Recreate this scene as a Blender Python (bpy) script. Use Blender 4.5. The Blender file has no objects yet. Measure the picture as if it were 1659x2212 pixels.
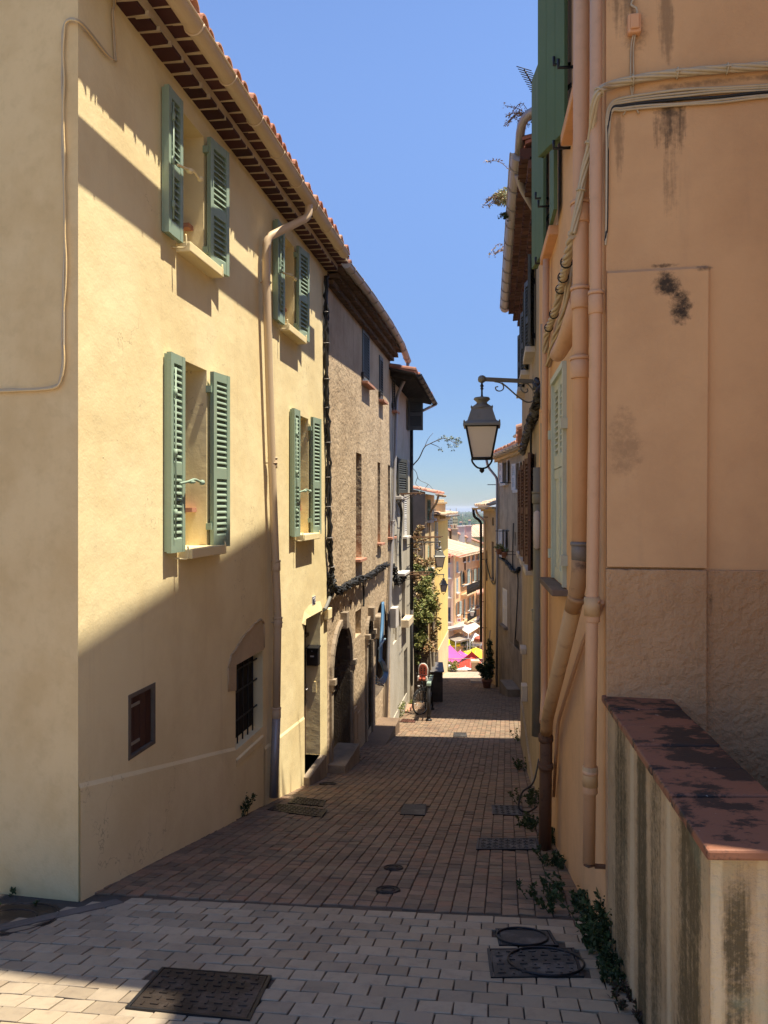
import bpy, math, random
from mathutils import Vector, Matrix
R = math.radians
rnd = random.Random(7)
scene = bpy.context.scene
C = scene.collection
# ---------------------------------------------------------------- camera, sky, sun, exposure
F = 1600.0; U0 = 829.5; V0 = 1097.0
cam_d = bpy.data.cameras.new('camera'); cam = bpy.data.objects.new('camera', cam_d); C.objects.link(cam)
cam.location = (0, 0, 0); cam.rotation_euler = (R(90), 0, 0)
cam_d.sensor_fit = 'VERTICAL'; cam_d.sensor_height = 36; cam_d.sensor_width = 27
cam_d.lens = 36 * F / 2212; cam_d.shift_y = -9 / 2212
cam_d.clip_start = 0.05; cam_d.clip_end = 200000
scene.camera = cam
SUN_EL = R(70.5); SUN_AZ = (1.0, -0.29)          # horizontal direction towards the sun
w = bpy.data.worlds.new('World'); scene.world = w; w.use_nodes = True
nt = w.node_tree; nt.nodes.clear()
sky = nt.nodes.new('ShaderNodeTexSky'); sky.sky_type = 'NISHITA'; sky.sun_disc = False
sky.sun_elevation = SUN_EL; sky.sun_rotation = math.atan2(SUN_AZ[0], SUN_AZ[1])
sky.altitude = 60; sky.air_density = 1.0; sky.dust_density = 0.15; sky.ozone_density = 1.0
bg = nt.nodes.new('ShaderNodeBackground'); bg.inputs[1].default_value = 0.15
wo = nt.nodes.new('ShaderNodeOutputWorld')
tint = nt.nodes.new('ShaderNodeMix'); tint.data_type = 'RGBA'; tint.blend_type = 'MULTIPLY'; tint.inputs[0].default_value = 1.0
tcw = nt.nodes.new('ShaderNodeTexCoord'); sxw = nt.nodes.new('ShaderNodeSeparateXYZ'); nt.links.new(tcw.outputs['Generated'], sxw.inputs[0])
crw = nt.nodes.new('ShaderNodeValToRGB'); nt.links.new(sxw.outputs[2], crw.inputs[0]); crw.color_ramp.interpolation = 'EASE'      # elevation tint painted in to darken the low sky
crw.color_ramp.elements[0].position = 0.0; crw.color_ramp.elements[0].color = (.22, .27, .38, 1); crw.color_ramp.elements[1].position = .55; crw.color_ramp.elements[1].color = (.59, .63, .74, 1)
nt.links.new(crw.outputs[0], tint.inputs[7]); nt.links.new(sky.outputs[0], tint.inputs[6])
nt.links.new(tint.outputs[2], bg.inputs[0]); nt.links.new(bg.outputs[0], wo.inputs[0])
sd = bpy.data.lights.new('sun', 'SUN'); sd.energy = 4.7; sd.angle = R(0.53); sd.color = (1.0, 0.90, 0.73)
so = bpy.data.objects.new('sun', sd); C.objects.link(so)
hx, hy = SUN_AZ; hl = math.hypot(hx, hy)
sv = Vector((hx / hl * math.cos(SUN_EL), hy / hl * math.cos(SUN_EL), math.sin(SUN_EL)))
so.rotation_euler = sv.to_track_quat('Z', 'Y').to_euler(); so.location = (20, -5, 40)
scene.view_settings.view_transform = 'Standard'; scene.view_settings.look = 'None'
scene.view_settings.exposure = 1.1; scene.view_settings.gamma = 1.0
HAZE = 0.00012
scene.cycles.max_bounces = 10; scene.cycles.diffuse_bounces = 6
scene.cycles.sample_clamp_indirect = 8

# ---------------------------------------------------------------- helpers
def G(d):
    if d <= 11.5: return -1.45 - 0.231 * d
    if d <= 39.8: return -1.45 - 0.231 * 11.5 - 0.165 * (d - 11.5)
    if d <= 40.4: return -8.776 - (d - 39.8) / 0.6 * 3.35
    if d <= 46: return -12.126 - (d - 40.4) / 5.6 * .244
    if d <= 90: return -12.37 - 0.04 * (d - 46)
    if d <= 400: return -14.1 - 0.07 * (d - 90)
    return max(-62, -35.8 - 0.004 * (d - 400))
def S(u): return (u - U0) / F
def zv(v, d): return -(v - V0) / F * d
def gp(u, v):                        # pixel -> street surface
    d = 1.0
    lo, hi = 0.5, 45
    k = (v - V0) / F
    for _ in range(50):
        m = (lo + hi) / 2
        if -G(m) / m > k: lo = m
        else: hi = m
    d = (lo + hi) / 2
    return Vector((S(u) * d, d, G(d)))
class Fr:
    """a vertical frame: t along the wall, o out of it, z up"""
    def __init__(s, p0, a, n):
        s.p0 = Vector((p0[0], p0[1])); s.a = Vector(a).normalized(); s.n = Vector(n).normalized()
    def pt(s, t, o, z):
        q = s.p0 + s.a * t + s.n * o
        return Vector((q.x, q.y, z))
    def hit(s, u, v=None, o=0):
        r = Vector((S(u), 1.0)); d = (s.p0.dot(s.n) + o) / r.dot(s.n)
        t = (r * d - s.p0).dot(s.a)
        return (t, d) if v is None else (t, zv(v, d))
    def sub(s, t, o, ang):
        q = s.p0 + s.a * t + s.n * o
        a = s.a * math.cos(ang) + s.n * math.sin(ang); n = s.n * math.cos(ang) - s.a * math.sin(ang)
        return Fr(q, a, n)
def wall(x0, y0, x1, y1, side):
    a = Vector((x1 - x0, y1 - y0)); L = a.length; a.normalize()
    n = Vector((a.y, -a.x)) if side == 'L' else Vector((-a.y, a.x))
    f = Fr((x0, y0), a, n); f.L = L; return f
class MB:
    def __init__(s): s.v = []; s.f = []; s.m = []; s.sm = []
    def poly(s, pts, m=0, smooth=False):
        i = len(s.v); s.v += [tuple(p) for p in pts]; s.f.append(tuple(range(i, i + len(pts)))); s.m.append(m); s.sm.append(smooth)
    def mesh(s, pts, faces, m=0, smooth=False):
        i = len(s.v); s.v += [tuple(p) for p in pts]
        for f in faces: s.f.append(tuple(i + k for k in f)); s.m.append(m); s.sm.append(smooth)
    def hexa(s, p, m=0):
        s.mesh(p, [(0, 3, 2, 1), (4, 5, 6, 7), (0, 1, 5, 4), (1, 2, 6, 5), (2, 3, 7, 6), (3, 0, 4, 7)], m)
    def box(s, fr, t0, t1, o0, o1, z0, z1, m=0):
        s.hexa([fr.pt(t, o, z) for z in (z0, z1) for t, o in ((t0, o0), (t1, o0), (t1, o1), (t0, o1))], m)
    def tube(s, pts, r, n=8, m=0, cap=True, smooth=True):
        pts = [Vector(p) for p in pts]; rs = r if isinstance(r, (list, tuple)) else [r] * len(pts)
        if len(pts) < 2: return
        t0 = (pts[1] - pts[0]).normalized()
        up = Vector((0, 0, 1)) if abs(t0.z) < .9 else Vector((1, 0, 0))
        b = t0.cross(up).normalized(); rings = []
        for i, p in enumerate(pts):
            if i == 0: t = t0
            elif i == len(pts) - 1: t = (pts[i] - pts[i - 1]).normalized()
            else:
                t = (pts[i + 1] - pts[i]).normalized() + (pts[i] - pts[i - 1]).normalized()
                t = t.normalized() if t.length > 1e-6 else t0
            b = (b - t * b.dot(t)).normalized(); c = t.cross(b)
            rings.append([p + (b * math.cos(2 * math.pi * k / n) + c * math.sin(2 * math.pi * k / n)) * rs[i] for k in range(n)])
        i0 = len(s.v); s.v += [tuple(q) for rg in rings for q in rg]
        for i in range(len(pts) - 1):
            for k in range(n):
                a = i0 + i * n + k; b2 = i0 + i * n + (k + 1) % n
                s.f.append((a, b2, b2 + n, a + n)); s.m.append(m); s.sm.append(smooth)
        if cap:
            s.f.append(tuple(i0 + k for k in range(n - 1, -1, -1))); s.m.append(m); s.sm.append(False)
            e = i0 + (len(pts) - 1) * n
            s.f.append(tuple(e + k for k in range(n))); s.m.append(m); s.sm.append(False)
    def lathe(s, c, prof, n=12, m=0, smooth=True, rot=0.0, sq=False):
        c = Vector(c); i0 = len(s.v)
        for (r, z) in prof:
            for k in range(n):
                a = rot + 2 * math.pi * k / n
                s.v.append((c.x + r * math.cos(a), c.y + r * math.sin(a), c.z + z))
        for i in range(len(prof) - 1):
            for k in range(n):
                a = i0 + i * n + k; b = i0 + i * n + (k + 1) % n
                s.f.append((a, b, b + n, a + n)); s.m.append(m); s.sm.append(smooth)
        s.f.append(tuple(i0 + k for k in range(n - 1, -1, -1))); s.m.append(m); s.sm.append(False)
        e = i0 + (len(prof) - 1) * n
        s.f.append(tuple(e + k for k in range(n))); s.m.append(m); s.sm.append(False)
    def build(s, name, mats, parent=None, bevel=0, loc=None):
        me = bpy.data.meshes.new(name)
        off = Vector(parent['_w']) if parent is not None else (Vector(loc) if loc is not None else Vector((0, 0, 0)))
        if not isinstance(mats, (list, tuple)): mats = [mats]
        me.from_pydata([(p[0] - off.x, p[1] - off.y, p[2] - off.z) for p in s.v], [], s.f)
        for mt in mats: me.materials.append(mt)
        me.polygons.foreach_set('material_index', s.m); me.polygons.foreach_set('use_smooth', s.sm)
        me.update()
        o = bpy.data.objects.new(name, me); C.objects.link(o)
        if parent is not None: o.parent = parent
        elif loc is not None: o.location = loc
        o['_w'] = tuple(off)
        if bevel:
            b = o.modifiers.new('bevel', 'BEVEL'); b.width = bevel; b.segments = 2; b.limit_method = 'ANGLE'; b.angle_limit = R(40)
        return o
def empty(name, loc, label, cat, group=None):
    o = bpy.data.objects.new(name, None); C.objects.link(o); o.location = loc; o['_w'] = tuple(loc)
    o.empty_display_size = .2
    return tag(o, label, cat, group)
def tag(o, label=None, cat=None, group=None, kind=None):
    if label: o['label'] = label
    if cat: o['category'] = cat
    if group: o['group'] = group
    if kind: o['kind'] = kind
    return o
def struct(o): o['kind'] = 'structure'; return o
def smooth_path(pts, k=6):
    pts = [Vector(p) for p in pts]; out = []
    for i in range(len(pts) - 1):
        p0 = pts[max(i - 1, 0)]; p1 = pts[i]; p2 = pts[i + 1]; p3 = pts[min(i + 2, len(pts) - 1)]
        for j in range(k):
            t = j / k
            out.append(0.5 * ((2 * p1) + (p2 - p0) * t + (2 * p0 - 5 * p1 + 4 * p2 - p3) * t * t + (3 * p1 - p0 - 3 * p2 + p3) * t ** 3))
    out.append(pts[-1]); return out
def round_path(pts, r, k=4):          # straight runs with rounded elbows
    pts = [Vector(p) for p in pts]; out = [pts[0]]
    for i in range(1, len(pts) - 1):
        a = pts[i - 1] - pts[i]; b = pts[i + 1] - pts[i]
        ra = min(r, a.length * .45); rb = min(r, b.length * .45)
        p = pts[i] + a.normalized() * ra; q = pts[i] + b.normalized() * rb
        for j in range(k + 1):
            t = j / k; out.append(p * (1 - t) ** 2 + pts[i] * 2 * t * (1 - t) + q * t * t)
    out.append(pts[-1]); return out

# ---------------------------------------------------------------- materials
class NT:
    def __init__(s, name):
        s.mt = bpy.data.materials.new(name); s.mt.use_nodes = True; s.t = s.mt.node_tree
        s.bs = s.t.nodes['Principled BSDF']; s.tc = s.t.nodes.new('ShaderNodeTexCoord'); s.co = s.tc.outputs['Object']
    def n(s, k): return s.t.nodes.new(k)
    def l(s, a, b): s.t.links.new(a, b)
    def mapv(s, scale=(1, 1, 1), loc=(0, 0, 0), rot=(0, 0, 0)):
        m = s.n('ShaderNodeMapping'); s.l(s.co, m.inputs[0])
        m.inputs['Scale'].default_value = scale; m.inputs['Location'].default_value = loc; m.inputs['Rotation'].default_value = rot
        return m.outputs[0]
    def noise(s, sc, det=4, rough=.55, vec=None, dist=0):
        x = s.n('ShaderNodeTexNoise'); x.inputs['Scale'].default_value = sc; x.inputs['Detail'].default_value = det
        x.inputs['Roughness'].default_value = rough; x.inputs['Distortion'].default_value = dist
        s.l(vec if vec is not None else s.co, x.inputs['Vector']); return x.outputs[0]
    def ramp(s, f, a, b, lo=0.0, hi=1.0):
        m = s.n('ShaderNodeMapRange'); s.l(f, m.inputs[0])
        m.inputs[1].default_value = a; m.inputs[2].default_value = b; m.inputs[3].default_value = lo; m.inputs[4].default_value = hi
        m.interpolation_type = 'SMOOTHSTEP'; return m.outputs[0]
    def mix(s, f, a, b, mode='MIX'):
        m = s.n('ShaderNodeMix'); m.data_type = 'RGBA'; m.blend_type = mode
        for sock, val in ((m.inputs[0], f), (m.inputs[6], a), (m.inputs[7], b)):
            if isinstance(val, (int, float)): sock.default_value = val
            elif isinstance(val, tuple): sock.default_value = (val[0], val[1], val[2], 1)
            else: s.l(val, sock)
        return m.outputs[2]
    def math(s, op, a, b=0.0):
        m = s.n('ShaderNodeMath'); m.operation = op
        for sock, val in ((m.inputs[0], a), (m.inputs[1], b)):
            if isinstance(val, (int, float)): sock.default_value = val
            else: s.l(val, sock)
        return m.outputs[0]
    def bump(s, h, st=.5, dist=.01, prev=None):
        b = s.n('ShaderNodeBump'); b.inputs['Strength'].default_value = st; b.inputs['Distance'].default_value = dist
        s.l(h, b.inputs['Height'])
        if prev is not None: s.l(prev, b.inputs['Normal'])
        return b.outputs[0]
    def out(s, col, rough=.8, nrm=None, metal=0.0, spec=.3):
        if isinstance(col, tuple): s.bs.inputs['Base Color'].default_value = (*col, 1)
        else: s.l(col, s.bs.inputs['Base Color'])
        if isinstance(rough, (int, float)): s.bs.inputs['Roughness'].default_value = rough
        else: s.l(rough, s.bs.inputs['Roughness'])
        s.bs.inputs['Metallic'].default_value = metal; s.bs.inputs['Specular IOR Level'].default_value = spec
        if nrm is not None: s.l(nrm, s.bs.inputs['Normal'])
        return s.mt
def stucco(name, c1, c2, grain=60, gb=.35, stain=.35, stain_col=(.12, .09, .06), lump=.3, streak=.3, vary=1.6):
    m = NT(name)
    a = m.ramp(m.noise(vary, 5, .6), .35, .68)
    col = m.mix(a, c1, c2)
    sp = m.ramp(m.noise(9, 4, .7), .45, .75, 0, .25); col = m.mix(sp, col, tuple(x * .75 for x in c2))
    if streak:
        st = m.ramp(m.noise(1.0, 6, .65, m.mapv((7, 7, .55))), .52, .78, 0, streak); col = m.mix(st, col, stain_col)
    if stain:
        st = m.ramp(m.noise(2.3, 7, .7), .60, .80, 0, stain); col = m.mix(st, col, stain_col)
    b = m.bump(m.noise(grain, 3, .6), gb, .006 if grain > 30 else .02)
    b = m.bump(m.noise(3.5, 4, .5), lump, .03, b)
    return m.out(col, .92, b, spec=.15)
def paint(name, c, rough=.5, wear=.25, wear_col=(.25, .2, .15), scale=8, metal=0.0, bmp=.15):
    m = NT(name)
    f = m.ramp(m.noise(scale, 6, .7), .5, .75, 0, wear); col = m.mix(f, c, wear_col)
    f2 = m.ramp(m.noise(2.0, 3, .5), .3, .7, 0, .3); col = m.mix(f2, col, tuple(x * .72 for x in c))
    return m.out(col, rough, m.bump(m.noise(scale * 5, 3), bmp, .004), metal, .35)
def island(name, cols, rough=.8, bmp=.3, grain=40, dirt=.3, dirt_col=(.05, .04, .035), spec=.25):
    """every mesh island takes its own tone (one paver, one tile, one leaf)"""
    m = NT(name); g = m.n('ShaderNodeNewGeometry'); cr = m.n('ShaderNodeValToRGB')
    m.l(g.outputs['Random Per Island'], cr.inputs[0]); e = cr.color_ramp.elements
    e[0].color = (*cols[0], 1); e[1].color = (*cols[-1], 1)
    for i, c in enumerate(cols[1:-1]):
        x = e.new((i + 1) / (len(cols) - 1)); x.color = (*c, 1)
    col = cr.outputs[0]
    if dirt:
        f = m.ramp(m.noise(1.1, 6, .7), .42, .72, 0, dirt); col = m.mix(f, col, dirt_col)
        f = m.ramp(m.noise(14, 5, .7), .45, .75, 0, dirt * .8); col = m.mix(f, col, dirt_col)
    b = m.bump(m.noise(grain, 4, .65), bmp, .005)
    return m.out(col, rough, b, spec=spec)
def leafmat(name, cols):
    mt = island(name, cols, .6, .1, 30, 0)
    mt.node_tree.nodes['Principled BSDF'].inputs['Transmission Weight'].default_value = 0
    return mt
def old_plaster(name, c1, c2):
    m = NT(name); a = m.ramp(m.noise(1.1, 6, .62), .38, .66); col = m.mix(a, c1, c2)
    st = m.ramp(m.noise(1.0, 6, .68, m.mapv((6, 6, .35))), .54, .80, 0, .30); col = m.mix(st, col, (.52, .40, .25))
    pt = m.ramp(m.noise(.55, 3, .5, m.mapv((1, 1, 1), (5, 2, 7))), .56, .60, 0, .16); col = m.mix(pt, col, (.90, .76, .50))       # repainted patches
    wv = m.noise(1.3, 5, .6); cr = m.math('ABSOLUTE', m.math('SUBTRACT', wv, .5)); gate = m.ramp(m.noise(.8, 2, .5, m.mapv((1, 1, 1), (9, 9, 9))), .55, .62)
    ck = m.math('MULTIPLY', m.ramp(cr, .0, .0035, .5, 0), gate); col = m.mix(ck, col, (.28, .2, .12))                              # hairline cracks
    pk = m.ramp(m.noise(11, 3, .7), .73, .77, 0, .5); col = m.mix(pk, col, (.45, .33, .19))
    b = m.bump(m.noise(55, 3, .6), .25, .006); b = m.bump(m.noise(2.4, 5, .55), .28, .05, b); b = m.bump(pk, .5, .01, b)
    return m.out(col, .92, b, spec=.15)
YEL = old_plaster('yellow_stucco', (.83, .70, .405), (.75, .61, .335))
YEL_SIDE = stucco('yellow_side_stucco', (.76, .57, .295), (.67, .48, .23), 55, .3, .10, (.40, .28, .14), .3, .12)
BRN = stucco('rough_brown_render', (.53, .41, .27), (.43, .32, .205), 14, .7, .5, (.12, .08, .05), .9, .6)
GRY = stucco('pale_grey_render', (.50, .46, .38), (.42, .38, .30), 60, .3, .35, (.16, .13, .10), .3, .45)
ORG = stucco('orange_stucco', (.70, .38, .20), (.63, .345, .18), 60, .35, .3, (.24, .17, .10), .35, .35)
ORGR = stucco('orange_roughcast', (.47, .30, .18), (.37, .235, .14), 30, 1.0, .6, (.14, .09, .05), .6, .3)
GRN = stucco('drab_render', (.45, .36, .25), (.36, .30, .21), 55, .3, .4, (.12, .10, .08), .3, .6)
OLD = stucco('stained_old_render', (.46, .36, .25), (.34, .27, .19), 55, .4, .75, (.08, .07, .06), .4, .85)
FAWN = stucco('fawn_render', (.50, .385, .25), (.42, .32, .21), 55, .3, .35, (.15, .11, .08), .3, .4)
CRM = stucco('cream_render', (.72, .56, .33), (.62, .48, .28), 55, .2, .3, (.25, .18, .1), .2, .3)
BRY = stucco('bright_yellow_render', (.80, .58, .20), (.74, .52, .17), 55, .2, .1, (.3, .2, .1), .2, .1)
PNK = stucco('pink_cream_render', (.70, .52, .40), (.64, .47, .36), 55, .2, .1, (.3, .2, .1), .2, .1)
PEA = stucco('peach_render', (.76, .46, .25), (.70, .42, .22), 55, .2, .1, (.3, .2, .1), .2, .1)
TAN = stucco('tan_render', (.50, .38, .26), (.42, .32, .22), 55, .2, .2, (.2, .15, .1), .2, .2)
STN = stucco('stone', (.36, .29, .21), (.24, .19, .14), 35, .7, .5, (.07, .055, .04), .6, .5)
SILL = stucco('sill_cream', (.72, .60, .42), (.62, .50, .34), 70, .25, .2, (.3, .22, .14), .2, .1)
WSILL = stucco('pale_sill', (.62, .58, .52), (.52, .47, .42), 70, .25, .3, (.2, .16, .12), .2, .2)
DARK = NT('dark_interior').out((.018, .015, .012), .9)
GLS = NT('window_glass').out((.03, .035, .04), .08, spec=.5)
SHG = paint('sage_green_paint', (.275, .365, .27), .55, .35, (.38, .40, .30), 5)
SHD = paint('deep_green_paint', (.105, .165, .08), .75, .12, (.22, .27, .2))
SHK = paint('dark_shutter_paint', (.07, .075, .07), .55, .4, (.16, .13, .1))
SHB = paint('brown_shutter_paint', (.10, .045, .03), .55, .5, (.2, .14, .1))
SHW = paint('white_shutter_paint', (.66, .64, .60), .5, .2, (.4, .35, .3))
SHT = paint('grey_blue_shutter_paint', (.36, .43, .42), .5, .2, (.3, .3, .28))
SHP = paint('pale_green_shutter_paint', (.52, .56, .44), .5, .35, (.40, .38, .28))
SHM = paint('mint_shutter_paint', (.42, .55, .42), .5, .2, (.3, .36, .28))
MET = paint('zinc_metal', (.36, .34, .33), .45, .35, (.22, .19, .17), 10, .4)
BGE = paint('beige_pipe_paint', (.60, .46, .30), .5, .15, (.45, .33, .2), 8)
ORP = paint('orange_pipe_paint', (.64, .375, .205), .55, .35, (.42, .26, .13), 9)
YRP = paint('aged_yellow_pipe_paint', (.58, .37, .18), .6, .8, (.22, .12, .055), 6, 0, .4)
RST = paint('rusty_iron', (.16, .085, .045), .75, .8, (.04, .028, .02), 10, .2, .5)
IRN = paint('black_iron', (.022, .022, .024), .5, .3, (.07, .05, .04), 12, .3)
GIR = paint('grey_green_iron', (.23, .225, .20), .5, .3, (.1, .09, .07), 12, .3)
CBK = paint('black_cable', (.02, .02, .02), .55, .3, (.08, .07, .06), 20)
CBE = paint('beige_cable', (.50, .40, .26), .6, .4, (.3, .22, .14), 20)
CYE = paint('yellow_painted_cable', (.52, .43, .28), .6, .4, (.3, .24, .14), 20)
TIL = island('terracotta_roof_tiles', [(.42, .16, .10), (.50, .24, .15), (.34, .13, .09), (.55, .33, .22)], .85, .5, 35, .45, (.12, .09, .07))
TILP = island('pale_old_roof_tiles', [(.60, .44, .30), (.52, .36, .24), (.66, .52, .37), (.48, .30, .2)], .85, .4, 10, .3, (.25, .2, .14))
TILR = island('pink_red_roof_tiles', [(.62, .28, .18), (.68, .36, .25), (.55, .24, .16)], .85, .4, 10, .2, (.3, .18, .12))
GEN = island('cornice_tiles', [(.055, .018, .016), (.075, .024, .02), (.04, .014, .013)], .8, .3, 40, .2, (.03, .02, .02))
MORT = stucco('cream_mortar', (.56, .45, .29), (.46, .36, .23), 60, .5, .3, (.1, .07, .05), .5, .2)
BRK = island('brick_cornice', [(.12, .055, .04), (.085, .04, .032), (.17, .085, .06), (.06, .032, .027)], .85, .5, 40, .4, (.05, .035, .03))
BSIL = island('brick_sill', [(.50, .25, .17), (.42, .2, .13)], .85, .3, 40, .2)
SETT = island('grey_paving_setts', [(.34, .275, .19), (.40, .325, .225), (.28, .225, .155), (.36, .28, .185), (.41, .335, .235), (.31, .25, .175)], .75, .35, 45, .35, (.11, .085, .07))
PAV = island('red_brick_pavers', [(.24, .165, .11), (.30, .205, .135), (.18, .125, .083), (.255, .19, .122), (.27, .16, .10), (.21, .16, .11), (.155, .112, .078)], .72, .3, 60, .45, (.065, .048, .04))
JNT = stucco('joint_sand', (.13, .10, .075), (.08, .062, .048), 80, .5, .2, (.03, .03, .02), .2, 0)
ASP = stucco('asphalt', (.06, .055, .05), (.085, .08, .07), 90, .8, .3, (.03, .03, .03), .3, 0)
GRD = stucco('beige_ground', (.42, .34, .27), (.36, .29, .22), 40, .3, .2, (.2, .16, .12), .2, 0)
BARK = stucco('pale_bark', (.42, .36, .28), (.32, .26, .2), 50, .8, .4, (.1, .08, .06), .8, .3)
LEAF = leafmat('green_leaves', [(.16, .19, .05), (.26, .26, .08), (.10, .14, .035), (.33, .27, .10)])
LEAD = leafmat('dark_weed_leaves', [(.025, .045, .012), (.045, .075, .02), (.03, .05, .02), (.06, .07, .025)])
LEAR = leafmat('dry_red_leaves', [(.32, .15, .07), (.24, .17, .07), (.38, .25, .14), (.18, .18, .06)])
TWIG = paint('dry_twig', (.18, .13, .09), .8, .3, (.08, .06, .04))

# ---------------------------------------------------------------- walls in plan
WA = wall(-2.846 + .173 * 4.857, 4.857, -2.846 + .173 * 11.39, 11.39, 'L')
WB = wall(-.876, 11.39, .146, 17.4, 'L')
WC = wall(.146, 17.4, .75, 21.2, 'L')
W0 = Fr((-2.006, 4.857), (-.956, .293), (-.293, -.956))           # house A, face towards the camera
WR0 = wall(.72 + .12 * 4.0, 4.0, .72 + .12 * 8.05, 8.05, 'R')
WRF = Fr((1.2, 4.0), (.984, -.178), (-.178, -.984))               # orange house, face towards the camera
WR1 = wall(1.74, 8.05, 2.720, 14.6, 'R')
WR2a = wall(3.55, 17.9, 4.55, 23.5, 'R')
WR2 = wall(4.55, 23.5, 4.45, 29.0, 'R')
WR3 = wall(4.46, 29.0, 4.45, 33.2, 'R')
WD = wall(1.615, 29.0, 2.21, 32.5, 'L')
WE = wall(2.21, 32.5, 3.42, 39.6, 'L')
def TD(W, d): return (d - W.p0.y) / W.a.y                # depth -> t

def left_x(d):
    if d < 11.39: return -2.846 + .173 * d
    if d < 17.4: return -.876 + .17 * (d - 11.39)
    if d < 21.2: return .146 + .159 * (d - 17.4)
    if d < 29: return .75 + (1.615 - .75) * (d - 21.2) / 7.8
    return 1.615 + .17 * (d - 29)
def right_x(d):
    if d < 8.05: return .72 + .12 * d
    if d < 14.8: return 1.74 + .1496 * (d - 8.05)
    if d < 23.5: return 2.75 + .23 * (d - 14.8)
    if d < 33.2: return 4.6
    return 6.6
# ---------------------------------------------------------------- facade with openings
def facade_mesh(mb, W, t0, t1, z0, z1, ops, m=0, mr=None):
    mr = m if mr is None else mr
    ts = sorted({t0, t1} | {o['t0'] for o in ops} | {o['t1'] for o in ops})
    zs = sorted({z0, z1} | {o['z0'] for o in ops} | {o['z1'] for o in ops})
    ts = [t for t in ts if t0 <= t <= t1]; zs = [z for z in zs if z0 <= z <= z1]
    for i in range(len(ts) - 1):
        for j in range(len(zs) - 1):
            tc = (ts[i] + ts[i + 1]) / 2; zc = (zs[j] + zs[j + 1]) / 2
            if any(o['t0'] < tc < o['t1'] and o['z0'] < zc < o['z1'] for o in ops): continue
            mb.poly([W.pt(ts[i], 0, zs[j]), W.pt(ts[i + 1], 0, zs[j]), W.pt(ts[i + 1], 0, zs[j + 1]), W.pt(ts[i], 0, zs[j + 1])], m)
    for o in ops:
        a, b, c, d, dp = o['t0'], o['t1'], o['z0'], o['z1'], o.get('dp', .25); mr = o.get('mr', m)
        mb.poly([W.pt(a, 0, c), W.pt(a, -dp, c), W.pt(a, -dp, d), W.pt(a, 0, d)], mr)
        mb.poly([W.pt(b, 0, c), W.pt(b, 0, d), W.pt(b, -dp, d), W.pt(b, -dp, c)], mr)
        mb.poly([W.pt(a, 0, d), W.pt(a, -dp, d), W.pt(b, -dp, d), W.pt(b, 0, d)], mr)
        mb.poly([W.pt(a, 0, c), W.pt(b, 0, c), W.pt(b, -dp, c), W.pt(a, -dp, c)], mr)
        if o.get('arch'):                      # spandrels that round the head of the opening
            n = 10; r = (b - a) / 2; cx = (a + b) / 2; cz = d - r * o.get('rise', 1.0)
            arc = [(cx - r * math.cos(math.pi * k / n), cz + (d - cz) * math.sin(math.pi * k / n)) for k in range(n + 1)]
            for k in range(n):
                (x0, y0), (x1, y1) = arc[k], arc[k + 1]
                mb.poly([W.pt(x0, -.003, y0), W.pt(x1, -.003, y1), W.pt(x1, -.003, d), W.pt(x0, -.003, d)], m)
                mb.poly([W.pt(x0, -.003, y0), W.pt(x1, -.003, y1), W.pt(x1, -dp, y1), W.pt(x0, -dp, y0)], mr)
def shell(mb, W, t0, t1, z0, z1, depth, m=0, near=True, far=True):
    P = W.pt
    if near: mb.poly([P(t0, 0, z0), P(t0, -depth, z0), P(t0, -depth, z1), P(t0, 0, z1)], m)
    if far: mb.poly([P(t1, 0, z0), P(t1, 0, z1), P(t1, -depth, z1), P(t1, -depth, z0)], m)
    mb.poly([P(t0, -depth, z0), P(t1, -depth, z0), P(t1, -depth, z1), P(t0, -depth, z1)], m)
    mb.poly([P(t0, 0, z1), P(t1, 0, z1), P(t1, -depth, z1), P(t0, -depth, z1)], m)
def tile_roof(mb, W, t0, t1, z, over, depth, slope=.3, r=.085, step=.2, rows=1, m=0, seed=0):
    """channel sheet with half-round cover tiles laid in lapped courses running up the slope"""
    q = random.Random(seed); P = W.pt
    mb.hexa([P(t0, over, z - .02), P(t1, over, z - .02), P(t1, -depth, z - .02 + (depth + over) * slope), P(t0, -depth, z - .02 + (depth + over) * slope),
             P(t0, over, z + .015), P(t1, over, z + .015), P(t1, -depth, z + .015 + (depth + over) * slope), P(t0, -depth, z + .015 + (depth + over) * slope)], m)
    n = int((t1 - t0) / step); L = .42
    for i in range(n):
        tc = t0 + (i + .5) * (t1 - t0) / n
        nr = max(1, int(rows))
        for j in range(nr):
            j0 = over + .03 + q.uniform(-.015, .03) - j * L * .85
            if j == nr - 1: j1 = -depth
            else: j1 = j0 - L
            dz = q.uniform(-.008, .01); dt = q.uniform(-.012, .012); rr = r * q.uniform(.94, 1.06); N = 6
            pts = []; lift = .02 if j < nr - 1 or nr == 1 else .0
            for (o, ra, up) in ((j0, rr, .02 + lift), (j1, rr * .82, .012)):
                zz = z + (over - o) * slope + up + dz
                for k in range(N + 1):
                    a = math.pi * k / N; pts.append(P(tc + dt + ra * math.cos(a), o, zz + ra * math.sin(a)))
                for k in range(N, -1, -1):
                    a = math.pi * k / N; pts.append(P(tc + dt + (ra - .014) * math.cos(a), o, zz + (ra - .014) * math.sin(a)))
            K = 2 * (N + 1); fs = [(k, k + 1, K + k + 1, K + k) for k in range(N)]
            fs += [(N + 1 + k, N + 2 + k, K + N + 2 + k, K + N + 1 + k) for k in range(N)]
            fs += [(k, k + 1, K - 2 - k, K - 1 - k) for k in range(N)]
            mb.mesh(pts, fs, m)
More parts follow.
